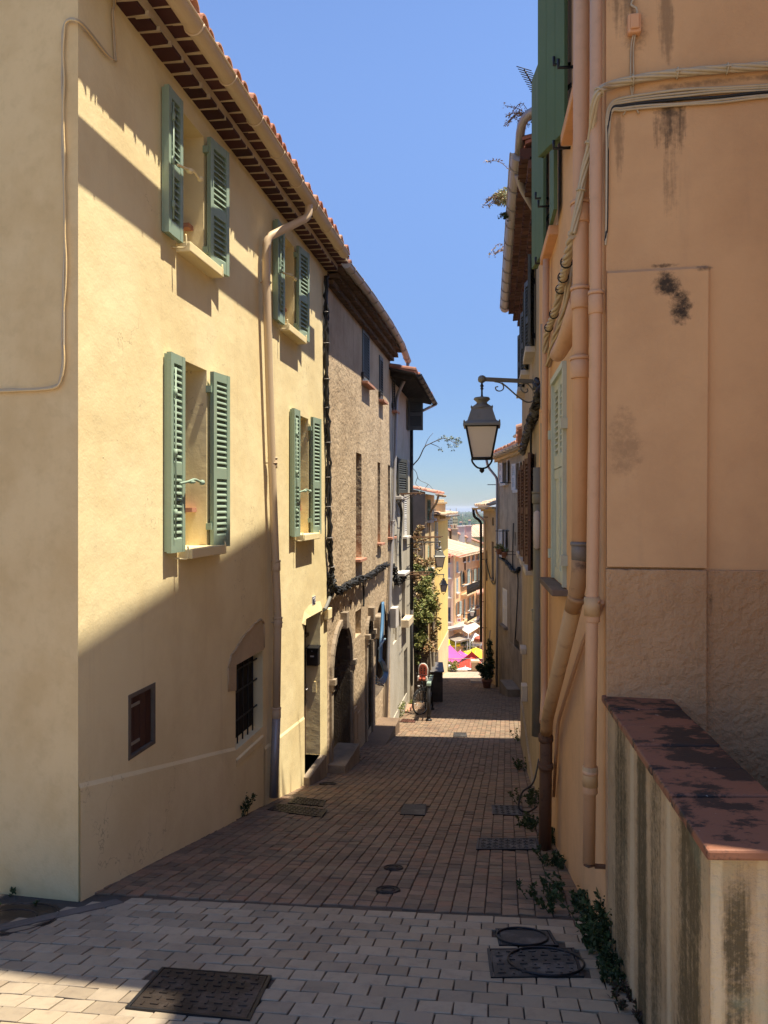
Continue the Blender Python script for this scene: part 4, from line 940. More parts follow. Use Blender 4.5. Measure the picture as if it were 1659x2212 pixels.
# front wall fittings: the panel of soot is in the material, boxes and cables here
jb = empty('junction_box', at(1369, 50, 3.9), 'small weathered junction box high on the orange front wall', 'junction box')
mb = MB(); ta = WRF.hit(1354)[0]; tb = WRF.hit(1383)[0]; za, zb = zv(74, 3.95), zv(32, 3.95)
mb.box(WRF, ta, tb, .001, .045, za, zb); mb.build('box', ORG, jb, .01)
mb = MB(); mb.box(WRF, ta + .012, tb - .012, .045, .058, za + .015, zb - .012); mb.build('lid', ORG, jb, .006)
mb = MB(); mb.tube(smooth_path([WRF.pt(ta + .05, .03, zb), WRF.pt(ta + .045, .03, zb + .03), WRF.pt(ta + .02, .02, zb + .06), WRF.pt(ta + .04, .02, zb + .1)], 5), .006, 6)
mb.tube(smooth_path([WRF.pt(ta + .03, .02, za), WRF.pt(ta + .02, .012, za - .08), WRF.pt(ta + .022, .012, za - .3), WRF.pt(ta + .06, .012, za - .42)], 5), .0045, 6)
mb.tube(smooth_path([WRF.pt(ta + .04, .02, za), WRF.pt(ta + .032, .012, za - .08), WRF.pt(ta + .03, .012, za - .3), WRF.pt(ta - .02, .012, za - .42)], 5), .0045, 6)
mb.build('cable', CBE, jb)
def twisted(name, path, r, n, mat, label, cat, wr=.004, turns=3.0, clips=None, clipm=None, sag=0, seed=1, tight=True):
    """a bundle of n strands wound around one path"""
    q = random.Random(seed); pth = smooth_path(path, 10); root = None; mb = MB()
    L = [0.0]
    for a, b in zip(pth[:-1], pth[1:]): L.append(L[-1] + (b - a).length)
    for k in range(n):
        ph = 2 * math.pi * k / n; pts = []
        for i, p in enumerate(pth):
            a = (pth[min(i + 1, len(pth) - 1)] - pth[max(i - 1, 0)]).normalized(); u = a.cross(Vector((.3, .8, .5))).normalized(); v = a.cross(u)
            an = ph + L[i] * turns + (q.uniform(-.9, .9) if not tight else 0)
            pts.append(p + (u * math.cos(an) + v * math.sin(an)) * wr * (1 if tight else q.uniform(.3, 1.7)))
        mb.tube(pts, r, 6)
    root = empty(name, pth[0], label, cat); mb.build('strands', mat, root)
    if clips:
        tot = L[-1]; k = 1
        for i in range(1, len(pth)):
            if L[i] > k * tot / (clips + 1):
                a = (pth[i] - pth[i - 1]).normalized(); u = a.cross(Vector((.3, .8, .5))).normalized(); v = a.cross(u); R_ = wr + r * 1.3
                c = MB(); c.tube([pth[i] + (u * math.cos(t * math.pi / 6) + v * math.sin(t * math.pi / 6)) * R_ for t in range(13)], .005, 5, cap=False)
                c.box(Fr((pth[i].x, pth[i].y), (a.x + .001, a.y + .001), (-a.y, a.x + .001)), -.012, .012, -.03, .03, pth[i].z - .004, pth[i].z + .004); k += 1
                c.build('clip', clipm or IRN, root)
    return root
F_ = lambda u, v, o=.03: on(WRF, u, v, o)
twisted('cable_bundle', [F_(1800, 128), F_(1659, 142), F_(1550, 150), F_(1445, 160), F_(1380, 170), F_(1320, 184, .04), at(1296, 197, 3.9), at(1284, 225, 3.93), at(1277, 300, 4.05), at(1262, 370, 4.12), at(1252, 430, 4.15), at(1238, 505, 4.2)], .0095, 5, CYE, 'thick yellowish twisted cables above the thin ones across the orange front wall', 'cables', .013, 9, 7, CYE)
for i, dv in enumerate((0, 7, 13, 20, 27, 33)):
    q = random.Random(i + 40)
    path = [F_(1800, 176 + dv * .8, .014), F_(1659, 184 + dv * .8 + q.uniform(-2, 2), .014), F_(1560, 188 + dv + q.uniform(-2, 2), .014), F_(1480, 195 + dv + q.uniform(-2, 2), .014), F_(1400, 203 + dv * .9, .014), F_(1345, 212 + dv * .8, .016), F_(1322, 222 + dv * .6, .02), at(1311 + i, 250 + dv, 3.97), at(1311 + i * .5, 320, 3.98), at(1310 + i * .3, 480, 3.99), at(1308, 505 + i * 5, 4.0)]
    mb = MB(); mb.tube(smooth_path(path, 8), .0075 if i in (0, 3) else .0062, 6)
    tag(mb.build('wall_cable', CBK if i == 3 else CYE, loc=tuple(path[0])), ['thin cable, topmost of the six dirty cables across the orange wall', 'second thin cable from the top of the six across the orange wall', 'third thin cable from the top of the six across the orange wall', 'thin black cable among the six dirty ones across the orange wall', 'second thin cable from the bottom of the six across the orange wall', 'thin cable, lowest of the six dirty cables across the orange wall'][i], 'cable', 'thin cables across the orange wall')
O_ = lambda u, v, o=.06: on(WR0, u, v, o)
twisted('cable_bundle', [at(1238, 505, 4.2), at(1225, 560, 4.6), O_(1212, 620, .07), O_(1203, 660, .07), O_(1192, 690, .07), O_(1182, 720, .06), O_(1178, 760, .06)], .014, 4, CBE, 'rope-like beige cables winding down the orange side wall towards the street lamp', 'cables', .018, 12, 5, IRN)
twisted('cable_bundle', [O_(1233, 560, .03), O_(1222, 660, .04), O_(1206, 710, .04), O_(1195, 740, .04), O_(1183, 790, .03)], .012, 3, CBE, 'straight run of old brown cables behind the big pipe on the orange side wall', 'cables', .014, 5)
X_ = lambda u, v, o=.06: on(WR1, u, v, o)
twisted('cable_bundle', [X_(1161, 826), X_(1167, 845), X_(1164, 870), X_(1158, 878, .08), X_(1152, 900), X_(1146, 912, .07), X_(1139, 935), X_(1135, 950, .05), X_(1128, 978, .05)], .022, 5, CBK, 'ragged black cable bundle climbing down from the near street lamp', 'cables', .035, 8, 7, IRN, tight=False)
mb = MB(); mb.tube([X_(1147, 918, .05), X_(1146.5, 990, .04), X_(1146, 1003, .04)], .016, 6); tag(mb.build('wall_cable', CBK, loc=tuple(X_(1147, 918, .05))), 'short black cable hanging straight down below the ragged bundle', 'cable')
# parapet in front of the orange house
PP = lambda d, o=0: Vector((.72 + .12 * d + o, d))
prp = empty('parapet_wall', (1.05, 2.4, G(2.4)), 'low stained garden wall topped with red terracotta slabs at the lower right', 'wall')
zt = -1.045
mb = MB(); ds = [2.25, 2.6, 3.0, 3.5, 4.02]
def pr(d, o, z): p = PP(d); return (p.x + o, p.y, z)
yn = 2.25
mb.poly([(.72 + .12 * yn, yn, -2.4), (.72 + .12 * 4.02, 4.02, -2.9), (.72 + .12 * 4.02, 4.02, zt), (.72 + .12 * yn, yn, zt)])
mb.poly([(.99, yn, -2.4), (4, yn - .1, -2.4), (4, yn - .1, zt), (.99, yn, zt)])
mb.poly([(.99, yn, zt), (4, yn - .1, zt), (4, yn + .3, zt), (1.33, yn + .3, zt), (1.54, 4.02, zt), (1.2, 4.02, zt)])
mb.poly([(1.33, yn + .3, -2.4), (1.54, 4.02, -2.9), (1.54, 4.02, zt), (1.33, yn + .3, zt)])
def algae(name, axis, bands, pales):
    m = NT(name); a = m.ramp(m.noise(2.2, 5, .65), .35, .7); col = m.mix(a, (.52, .385, .225), (.40, .29, .165))
    sp = m.n('ShaderNodeSeparateXYZ'); m.l(m.co, sp.inputs[0])
    warp = m.noise(1.0, 5, .7, m.mapv((9, 9, 1.1))); s2 = m.noise(1.0, 6, .8, m.mapv((26, 26, .8), (3, 1, 2))); s3 = m.noise(38, 6, .85)
    y = m.math('ADD', sp.outputs[axis], m.math('MULTIPLY', m.math('SUBTRACT', warp, .5), .10))
    tot = None
    for (c, hw, k) in bands:
        d = m.math('DIVIDE', m.math('ABSOLUTE', m.math('SUBTRACT', y, c)), hw); v = m.ramp(d, .55, 1.35, k, 0)
        tot = v if tot is None else m.math('MAXIMUM', tot, v)
    if axis == 0: tot = m.math('MULTIPLY', tot, m.math('MULTIPLY', m.ramp(m.math('ADD', sp.outputs[2], m.math('MULTIPLY', m.math('SUBTRACT', s2, .5), .5)), .25, .5), m.ramp(m.math('ADD', sp.outputs[2], m.math('MULTIPLY', m.math('SUBTRACT', s3, .5), .5)), .78, .92, 1, 0)))
    s4 = m.noise(2.6, 6, .75)
    v = m.math('ADD', m.math('MULTIPLY', tot, .85), m.math('ADD', m.math('ADD', m.math('MULTIPLY', m.math('SUBTRACT', s2, .5), 1.9), m.math('MULTIPLY', m.math('SUBTRACT', s4, .5), 1.3)), m.math('MULTIPLY', m.math('SUBTRACT', s3, .5), 2.0)))
    f = m.ramp(v, .35, 1.0, 0, .92); col = m.mix(f, col, (.052, .043, .026))
    f = m.ramp(v, .05, .5, 0, .45); col = m.mix(f, col, (.16, .125, .065))
    sk = m.ramp(m.noise(60, 4, .8), .68, .76, 0, .6); col = m.mix(sk, col, (.42, .36, .24))
    if pales:
        for (c, hw, k) in pales:
            d = m.math('DIVIDE', m.math('ABSOLUTE', m.math('SUBTRACT', y, c)), hw); col = m.mix(m.ramp(d, .2, 1.3, k, 0), col, (.62, .52, .34))
    gr = m.ramp(m.noise(2.6, 4, .6, m.mapv((1, 1, 1), (4, 4, 4))), .56, .74, 0, .5 if axis == 0 else .2); col = m.mix(gr, col, (.30, .36, .25))
    b = m.bump(m.noise(30, 5, .75), 1.0, .014); b = m.bump(m.noise(6, 4, .6), .8, .03, b)
    return m.out(col, .93, b, spec=.12)
def yb(y0, y1, k): return ((y0 + y1) / 2 - 2.4, abs(y1 - y0) / 2, k)
mb.build('wall', algae('algae_streaked_render', 1, [yb(3.44, 3.76, .8), yb(3.06, 3.24, 1.1), yb(2.82, 3.0, .7), yb(2.33, 2.61, 1.15)], [yb(3.30, 3.40, .6), yb(2.68, 2.76, .7)]), prp)
mb = MB(); mb.poly([(.99, yn - .003, -2.4), (4, yn - .103, -2.4), (4, yn - .103, zt), (.99, yn - .003, zt)])
mb.build('end_wall', algae('blotched_end_render', 0, [(.02, .05, 1.0), (.22, .06, .8), (-.06, .012, .5)], [(-.045, .02, .8), (.10, .02, .5)]), prp)
CAPM = NT('terracotta_cap'); 
def capmat():
    m = NT('terracotta_slab'); g = m.n('ShaderNodeNewGeometry')
    col = m.mix(g.outputs['Random Per Island'], (.25, .105, .058), (.18, .078, .042)); col = m.mix(m.ramp(m.noise(2.6, 7, .72, m.mapv((1, 1.5, 1), (3.1, 1.7, 0))), .47, .53, 0, .95), col, (.022, .018, .015))
    col = m.mix(m.ramp(m.noise(30, 3, .6), .72, .76, 0, .8), col, (.45, .4, .33))
    return m.out(col, .62, m.bump(m.noise(40, 5, .7), .5, .004), spec=.35)
bpy.data.materials.remove(CAPM.mt); CM = capmat()
dd = [2.18, 2.60, 2.87, 3.15, 3.45, 3.72, 4.0]
for i in range(len(dd) - 1):
    a, b = dd[i] + .008, dd[i + 1] - .008
    z0, z1 = zt + .001 + (i % 2) * .002, zt + .034 + (i % 2) * .004; mb = MB(); w0 = .36
    lo = .028
    A = (.72 + .12 * a - lo, a); B = (.72 + .12 * b - lo, b)
    wd = w0 if i else 3.0
    mb.hexa([(A[0], A[1], z0), (A[0] + wd, A[1] - .06 * (wd / 3), z0), (B[0] + (wd if i else w0), B[1], z0), (B[0], B[1], z0), (A[0], A[1], z1), (A[0] + wd, A[1] - .06 * (wd / 3), z1), (B[0] + (wd if i else w0), B[1], z1), (B[0], B[1], z1)])
    mb.build('cap_slab', CM, prp, .008)

# ================================================================ RIGHT: R1 drab house with brick cornice
H1 = empty('drab_house', WR1.pt(0, 0, G(8.05)), 'drab beige house with brown shutters and brick cornice, directly beyond the orange house', 'house')
op1 = {}
for i, (u0, u1) in enumerate(((1148, 1157.5), (1138, 1143.5), (1130.5, 1133.5))):
    for j, (z0, z1) in enumerate(((-.82, .72), (2.15, 3.3))):
        t0, t1 = sorted((WR1.hit(u0)[0], WR1.hit(u1)[0])); c = (t0 + t1) / 2; op1[(i, j)] = dict(t0=c - .33, t1=c + .33, z0=z0, z1=z1, dp=.2)
mb = MB(); facade_mesh(mb, WR1, 0, WR1.L, -6, 3.95, list(op1.values())); shell(mb, WR1, 0, WR1.L, -6, 3.95, 4.2)
mb.box(WR1, 0.02, WR1.L - .01, .001, .03, -6, zv(1700, 10)); mb.build('wall', GRN, H1)
genoise(WR1, 0.0, WR1.L, 3.55, 3, H1, .085, .125, .125, BRK, BRK, seed=11)
mb = MB(); tile_roof(mb, WR1, 0, WR1.L + .05, 3.99, .20, 4.2, .28, .08, .19, 3, seed=12); mb.build('roof', TIL, H1)
def gxy(d): x = .36 + .139 * d; return Vector((x, d, 3.98))
gg = gutter(WR1, [gxy(8.3), gxy(10), gxy(12), gxy(14.75)], .095, MET, H1, .55)
mb = MB(); mb.tube(round_path([gxy(8.6) - Vector((0, 0, .1)), gxy(8.75) + Vector((.05, 0, -.2)), gxy(8.9) + Vector((.22, 0, -.4))], .1), .045, 10); mb.tube(round_path([gxy(8.3) + Vector((0, 0, 0)), gxy(8.1) + Vector((0, -.1, .25)), gxy(8.0) + Vector((.3, -.15, .3))], .2), .05, 10); mb.build('downpipe', MET, H1)
for (i, j), o_ in op1.items():
    w_ = add_window(WR1, o_, H1, DARK); sill(WR1, o_['t0'] - .1, o_['t1'] + .1, o_['z0'], w_, WSILL, .13, .08)
    for sg in (-1, 1):
        if sg < 0: f = WR1.sub(o_['t0'], .02, R(168)); 
        else: f = WR1.sub(o_['t1'], .02, R(12))
        s_ = shutter(f, 0, .32, o_['z0'], o_['z1'], w_, SHB if j == 0 else SHK, -.02, .035, .5)
    for zz in (.12, .85): mb = MB(); mb.box(WR1, o_['t0'] - .06, o_['t0'] + .01, .0, .09, o_['z0'] + zz, o_['z0'] + zz + .06); mb.build('hinge', IRN, w_)
pipe_run([X_(1163, 1010, .08), X_(1163, 1300, .08), X_(1160, 1590, .1)], .055, paint('grey_green_pipe', (.2, .19, .15), .5, .4, (.12, .1, .07)), H1, 'downpipe', joints=[(X_(1163, 1075, .08), (0, 0, 1)), (X_(1162, 1330, .08), (0, 0, 1))])
pipe_run([X_(1172, 700, .05), X_(1171.5, 1100, .05), X_(1171, 1560, .05)], .022, GRN, H1, 'thin_pipe', seg=8)
mb = MB(); mb.lathe(X_(1160, 1145, .1), [(.01, -.20), (.035, -.18), (.04, 0), (.035, .18), (.01, .20)], 10); mb.build('lamp_cover', WSILL, H1)
for (u, v, w2, h2) in ((1137, 1400, .2, .07), (1139, 1486, .12, .2)):
    t, z = WR1.hit(u, v); mb = MB(); mb.box(WR1, t - w2, t + w2, 0, .1, z - h2, z + h2 * .3); mb.build('white_ledge', WSILL, H1, .01)

# ================================================================ STREET LAMPS
MILK = NT('milky_lamp_glass').out((.74, .66, .56), .3, spec=.5); MILK.node_tree.nodes['Principled BSDF'].inputs['Subsurface Weight'].default_value = .0
def lamp(wall_pt, head, s, rot, label, arm_drop=0.0, mount=True):
    wp, hd = Vector(wall_pt), Vector(head); root = empty('wall_lamp', wp, label, 'street lamp', 'iron wall lanterns along the street')
    d = (hd - wp); L = d.length; dn = d.normalized(); f = Fr((wp.x, wp.y), (dn.x, dn.y), (-dn.y, dn.x)); z = wp.z
    mb = MB(); mb.box(f, 0, L, -.022 * s, .022 * s, z - .028 * s, z + .028 * s); mb.lathe((hd.x, hd.y, z - .055 * s), [(.02 * s, 0), (.05 * s, .02 * s), (.058 * s, .055 * s), (.05 * s, .09 * s), (.02 * s, .11 * s)], 8, rot=.4)
    mb.box(f, -.0, .02, -.06 * s, .06 * s, z - .45 * s, z + .1 * s); mb.build('bracket', GIR, root)
    mb = MB(); k = L / .78
    sc = [(.60, -.03), (.55, -.035), (.50, -.05), (.47, -.09), (.48, -.14), (.53, -.165), (.575, -.15), (.585, -.11), (.55, -.10)]
    mb.tube(smooth_path([f.pt(x * k, 0, z + y * s) for x, y in sc][::-1] + [f.pt(.42 * k if False else .55 * k, 0, z - .035 * s)], 3)[:-3], .009 * s, 6)
    mb.tube(smooth_path([f.pt(x * k, 0, z + y * s) for x, y in ((.50, -.04), (.42, -.10), (.28, -.22), (.16, -.30), (.08, -.31), (.01, -.27))], 5), .011 * s, 6)
    mb.tube(smooth_path([f.pt(x * k, 0, z + y * s) for x, y in ((.01, -.20), (.05, -.12), (.12, -.04), (.2, -.05), (.22, -.12), (.17, -.17), (.12, -.15), (.13, -.11))], 4), .010 * s, 6)
    mb.build('scroll', GIR, root)
    c = Vector((hd.x, hd.y, z)); 
    def sq(mb, prof, m=0):
        for (r0, z0), (r1, z1) in zip(prof[:-1], prof[1:]):
            for k2 in range(4):
                a0 = rot + k2 * math.pi / 2; a1 = a0 + math.pi / 2
                mb.poly([c + Vector((r0 * s * math.cos(a0), r0 * s * math.sin(a0), z0 * s)), c + Vector((r0 * s * math.cos(a1), r0 * s * math.sin(a1), z0 * s)), c + Vector((r1 * s * math.cos(a1), r1 * s * math.sin(a1), z1 * s)), c + Vector((r1 * s * math.cos(a0), r1 * s * math.sin(a0), z1 * s))], m)
    mb = MB(); mb.lathe(c, [(.012 * s, -.05 * s), (.016 * s, -.08 * s), (.028 * s, -.10 * s), (.014 * s, -.12 * s), (.024 * s, -.14 * s), (.012 * s, -.16 * s), (.014 * s, -.24 * s), (.022 * s, -.26 * s)][::-1], 8); mb.build('hanger', IRN, root)
    mb = MB(); mb.lathe(c, [(.02 * s, -.255 * s), (.10 * s, -.27 * s), (.115 * s, -.295 * s), (.10 * s, -.31 * s), (.07 * s, -.34 * s), (.075 * s, -.36 * s), (.13 * s, -.40 * s), (.15 * s, -.43 * s)][::-1], 14)
    sq(mb, [(.19, -.425), (.205, -.44), (.20, -.455), (.22, -.50), (.27, -.62), (.33, -.655), (.35, -.67), (.35, -.70), (.29, -.705)])
    for k2 in range(4):
        a0 = rot + k2 * math.pi / 2; mb.lathe(c + Vector((.33 * s * math.cos(a0), .33 * s * math.sin(a0), -.665 * s)), [(.012 * s, 0), (.012 * s, .03 * s), (.002 * s, .045 * s)], 6); mb.lathe(c + Vector((.195 * s * math.cos(a0), .195 * s * math.sin(a0), -.44 * s)), [(.012 * s, 0), (.012 * s, .02 * s), (.002 * s, .04 * s)], 6)
    mb.build('lamp_cap', GIR, root)
    for k2 in range(4):
        a0 = rot + k2 * math.pi / 2; a1 = a0 + math.pi / 2; mb = MB()
        def cr(r, a, z_): return c + Vector((r * s * math.cos(a), r * s * math.sin(a), z_ * s))
        mb.poly([cr(.175, a0, -1.15), cr(.175, a1, -1.15), cr(.295, a1, -.70), cr(.295, a0, -.70)]); mb.poly([cr(.170, a0, -1.15), cr(.290, a0, -.70), cr(.290, a1, -.70), cr(.170, a1, -1.15)]); mb.build('glass_pane', MILK, root)
    mb = MB()
    def cr(r, a, z_): return c + Vector((r * s * math.cos(a), r * s * math.sin(a), z_ * s))
    for k2 in range(4):
        a0 = rot + k2 * math.pi / 2; a1 = a0 + math.pi / 2
        mb.tube([cr(.18, a0, -1.17), cr(.30, a0, -.69)], .014 * s, 6); mb.tube([cr(.18, a0, -1.165), cr(.18, a1, -1.165)], .016 * s, 6); mb.tube([cr(.30, a0, -.705), cr(.30, a1, -.705)], .013 * s, 6)
    for sgn in (0, 1):
        a = rot + math.pi * 3 / 4 + math.pi * sgn
        mb.tube(smooth_path([cr(.135, a, -1.165), cr(.13, a, -1.21), cr(.09, a, -1.27), cr(.05, a, -1.30), cr(0, a, -1.31)], 4), .014 * s, 6)
    mb.lathe(c + Vector((0, 0, -1.35 * s)), [(.004 * s, -.03 * s), (.03 * s, -.005 * s), (.036 * s, .02 * s), (.02 * s, .045 * s)], 8)
    mb.build('lantern_frame', IRN, root); root.scale = (1, 1, .93)
    return root
z1 = zv(819, 10.1)
lamp((2.11, 10.3, z1), (S(1041) * 10.1, 10.1, z1 + .0), 1.0, R(45 - 8), 'large iron lantern with milky panes on a scrolled bracket, nearest of the four')
z2 = zv(1171, 21.3); lamp((.77, 21.25, z2), (S(949.6) * 21.3, 21.3, z2), .66, R(45), 'iron lantern at the end of the pale grey house, second nearest of the four')
z3 = zv(1241, 29.2); lamp((S(921) * 29.1, 29.1, z3), (S(958) * 29.2, 29.2, z3), .62, R(50), 'small iron lantern in front of the yellow wall, above the climbing plants')
# ================================================================ RIGHT: further houses
H2 = empty('stained_house', WR2.pt(0, 0, G(23.5)), 'old blackened render house with white louvred shutters and flower pots, on the right further down', 'house')
W2 = WR2
op2 = dict(a=opW(W2, 1088, 1098, 998, 1043, .15), b=opW(W2, 1117, 1125, 1000, 1058, .15), c=opW(W2, 1087.5, 1094, 1144, 1198, .15), d=opW(W2, 1086, 1095.5, 1272, 1350, .08), e=opW(W2, 1087.5, 1097, 1414, 1492, .3, arch=True), g=opW(W2, 1110.7, 1121, 1382, 1500, .3), h=opW(W2, 1112, 1119, 1150, 1180, .04))
mb = MB(); facade_mesh(mb, W2, -3, W2.L, -9, 2.0, list(op2.values())); shell(mb, W2, -3, W2.L, -9, 2.0, 6)
mb.box(W2, -.5, W2.L - .8, .001, .02, -9, zv(1390, 26)); mb.build('wall', OLD, H2)
mb = MB(); facade_mesh(mb, WR2a, 0, WR2a.L, -8, 1.9, []); shell(mb, WR2a, 0, WR2a.L, -8, 1.9, 5); mb.build('wing_wall', OLD, H2)
mb = MB(); tile_roof(mb, W2, -3, W2.L + .1, 2.02, .38, 6, .3, .08, .2, 2, seed=21); tile_roof(mb, WR2a, 0, WR2a.L, 1.92, .3, 5, .3, .08, .2, 1, seed=22); mb.build('roof', TIL, H2)
genoise(W2, -3, W2.L, 1.78, 2, H2, .13, .1, .17, CRM, CRM, 23)
gutter(W2, [(-3, .46, 1.95), (W2.L + .1, .46, 1.95)], .07, MET, H2, .6)
pipe_run([W2.pt(W2.L - .1, .46, 1.9), W2.pt(W2.L - .1, .4, 1.6), W2.pt(W2.L - .35, .08, 1.15), W2.pt(W2.L - .35, .08, -4), W2.pt(W2.L - .25, .08, -7)], .05, MET, H2)
def simple_win(W, o_, house, mat, folded='both', sw=.35, sl=WSILL, louv=True, glass=DARK, ang=8):
    w_ = add_window(W, o_, house, glass)
    if folded == 'closed':
        c = (o_['t0'] + o_['t1']) / 2
        shutter(W.sub(o_['t0'], -.03, 0), 0, c - o_['t0'] - .005, o_['z0'], o_['z1'], w_, mat, 0, .04, .5, louv, .06); shutter(W.sub(c, -.03, 0), .005, o_['t1'] - c, o_['z0'], o_['z1'], w_, mat, 0, .04, .5, louv, .06)
    if folded in ('both', 'a'): shutter(W.sub(o_['t0'], .02, R(180 - ang)), 0, sw, o_['z0'], o_['z1'], w_, mat, -.02, .04, .5, louv, .06)
    if folded in ('both', 'b'): shutter(W.sub(o_['t1'], .02, R(ang)), 0, sw, o_['z0'], o_['z1'], w_, mat, 0, .04, .5, louv, .06)
    if sl: sill(W, o_['t0'] - .1, o_['t1'] + .1, o_['z0'], w_, sl, .14, .1)
    return w_
simple_win(W2, op2['a'], H2, SHW, 'both', .3, ang=16); simple_win(W2, op2['b'], H2, SHW, 'both', .3, ang=16); simple_win(W2, op2['c'], H2, SHW, 'both', .3, ang=18)
simple_win(W2, op2['d'], H2, SHW, 'closed', sl=STN); add_window(W2, op2['h'], H2, OLD)
for k in ('e', 'g'):
    o_ = op2[k]; mb = MB(); mb.box(W2, o_['t0'] - .02, o_['t1'] + .02, -o_['dp'] - .05, -o_['dp'] + .02, o_['z0'] - .5, o_['z1']); mb.build('door', SHK, H2)
mb = MB(); mb.box(W2, op2['g']['t0'] - .3, op2['g']['t1'] + .3, 0, .45, G(24) - .4, G(24) + .15); mb.build('doorstep', STN, H2)
for (u, v, L) in ((1108, 1043, .45), (1075, 1047, .4), (1100, 1147, .5), (1088, 1182, .4)): mb = MB(); t, z = W2.hit(u, v); mb.tube([W2.pt(t, 0, z), W2.pt(t, L, z)], .016, 6); mb.build('iron_tie', IRN, H2)
def crown(mb, c, rx, ry, rz, n, ls, q, m=0, hollow=.35, shape=None):
    for _ in range(n):
        while True:
            p = Vector((q.uniform(-1, 1), q.uniform(-1, 1), q.uniform(-1, 1)))
            if hollow * q.random() < p.length < 1: break
        p = Vector((c[0] + p.x * rx, c[1] + p.y * ry, c[2] + p.z * rz))
        a = Vector((q.gauss(0, 1), q.gauss(0, 1), q.gauss(0, .6))).normalized(); b = a.cross(Vector((q.gauss(0, 1), q.gauss(0, 1), q.gauss(0, 1)))).normalized()
        s = ls * q.uniform(.6, 1.4)
        mb.poly([p - a * s, p + b * s * .38, p + a * s, p - b * s * .38], m)
def plant(name, base, blobs, ls, label, cat, mats, seed=0, stem=None, dens=1.0, group=None, stemmat=None, per=None):
    q = random.Random(seed); root = empty(name, base, label, cat, group)
    mb = MB()
    for (c, rx, ry, rz, n, mi) in blobs:
        k = max(1, int(n / 40))
        for _ in range(k):
            cc = (c[0] + q.gauss(0, .45) * rx, c[1] + q.gauss(0, .45) * ry, c[2] + q.gauss(0, .45) * rz); f = q.uniform(.25, .5)
            crown(mb, cc, rx * f, ry * f, rz * f, int(n / k * dens), ls, q, mi)
    mb.build('foliage', mats, root)
    if stem:
        sm = MB()
        for path, r in stem: sm.tube(smooth_path(path, 4), [r * (1 - .6 * i / (4 * (len(path) - 1))) for i in range(4 * (len(path) - 1) + 1)], 7)
        sm.build('stem', stemmat or BARK, root)
    return root
for i, (u, v) in enumerate(((1078, 1190), (1089, 1197))):
    p = on(W2, u, v, .3) if False else Vector((S(u) * 25.2, 25.2, zv(v, 25.2)))
    rt = empty('flower_pot', p, ['terracotta pot with a small plant, left of the two hung below the open white shutters', 'terracotta pot with a small plant, right of the two hung below the open white shutters'][i], 'flower pot', 'flower pots on the stained house')
    mb = MB(); mb.lathe(p - Vector((0, 0, .12)), [(.07, 0), (.11, .17), (.125, .17), (.125, .2)], 10); mb.build('pot', BSIL, rt)
    mb = MB(); crown(mb, (p.x, p.y, p.z + .14), .17, .17, .1, 90, .05, random.Random(i)); mb.build('foliage', LEAF, rt)
    mb = MB(); mb.tube([p + Vector((-.14, 0, -.02)), p + Vector((.14, 0, -.02))], .01, 5); mb.tube([p + Vector((.0, 0, -.02)), p + Vector((.5, 0, -.02))], .01, 5); mb.build('hanger', IRN, rt)
E3 = empty('fawn_house', WR3.pt(0, 0, G(29)), 'narrow fawn house with a black drainpipe at its sunny corner, right side', 'house')
W3 = WR3; op3 = dict(a=opW(W3, 1062, 1067, 1170, 1250, .2), b=opW(W3, 1050, 1053, 1190, 1250, .1), c=opW(W3, 1063, 1067, 1118, 1135, .1), d=opW(W3, 1056, 1062, 1385, 1455, .2, arch=True))
mb = MB(); facade_mesh(mb, W3, 0, W3.L, -9, .05, list(op3.values())); shell(mb, W3, 0, W3.L, -9, .05, 6, near=False); mb.build('wall', FAWN, E3)
mb = MB(); tile_roof(mb, W3, 0, W3.L + .15, .07, .36, 6, .3, .08, .2, 3, seed=31); mb.build('roof', TILP, E3)
genoise(W3, 0, W3.L, -.15, 2, E3, .12, .1, .17, CRM, CRM, 33); gutter(W3, [(0, .44, .0), (W3.L + .15, .44, .0)], .065, BGE, E3, .6)
pipe_run([W3.pt(W3.L + .05, .44, -.05), W3.pt(W3.L + .02, .42, -.4), W3.pt(W3.L + .02, .1, -.6), W3.pt(W3.L + .02, .1, -6.0)], .06, IRN, E3)
pipe_run([W3.pt(W3.L - .4, .40, -.05), W3.pt(W3.L - .4, .3, -.3), W3.pt(W3.L - 1.3, .1, -.6), W3.pt(W3.L - 1.3, .1, -7.6)], .05, BGE, E3)
for k in ('a', 'b', 'c'): add_window(W3, op3[k], E3, DARK); 
for k in ('a', 'b'): sill(W3, op3[k]['t0'], op3[k]['t1'], op3[k]['z0'], E3, STN, .1)
o_ = op3['d']; mb = MB(); mb.box(W3, o_['t0'], o_['t1'], -.25, -.18, -9, o_['z1']); mb.build('door', SHK, E3)
for (u, v, L) in ((1054, 1117, .3), (1053, 1208, .3), (1052, 1356, .4), (1050, 1300, .3)): mb = MB(); t, z = W3.hit(u, v); mb.tube([W3.pt(t, 0, z), W3.pt(t, L, z)], .018, 6); mb.build('iron_tie', IRN, E3)
twisted('cable_bundle', [on(W2, 1079, 1203, .05), on(W2, 1090, 1212, .07), on(W2, 1100, 1222, .06), on(W2, 1107, 1232, .09), on(W2, 1115, 1234, .08), on(W2, 1121, 1228, .06)], .03, 4, CBK, 'sagging black cables across the stained house with white shutters', 'cables', .04, 5, tight=False)
mb = MB(); mb.tube(smooth_path([on(W2, 1109, 1130, .05), on(W2, 1108, 1230, .05), on(W2, 1119, 1250, .05), on(W2, 1113, 1380, .05)], 6), .022, 6)
tag(mb.build('wall_cable', CBK, loc=tuple(on(W2, 1109, 1130, .05))), 'black cable running down the stained house beside its doorway', 'cable')
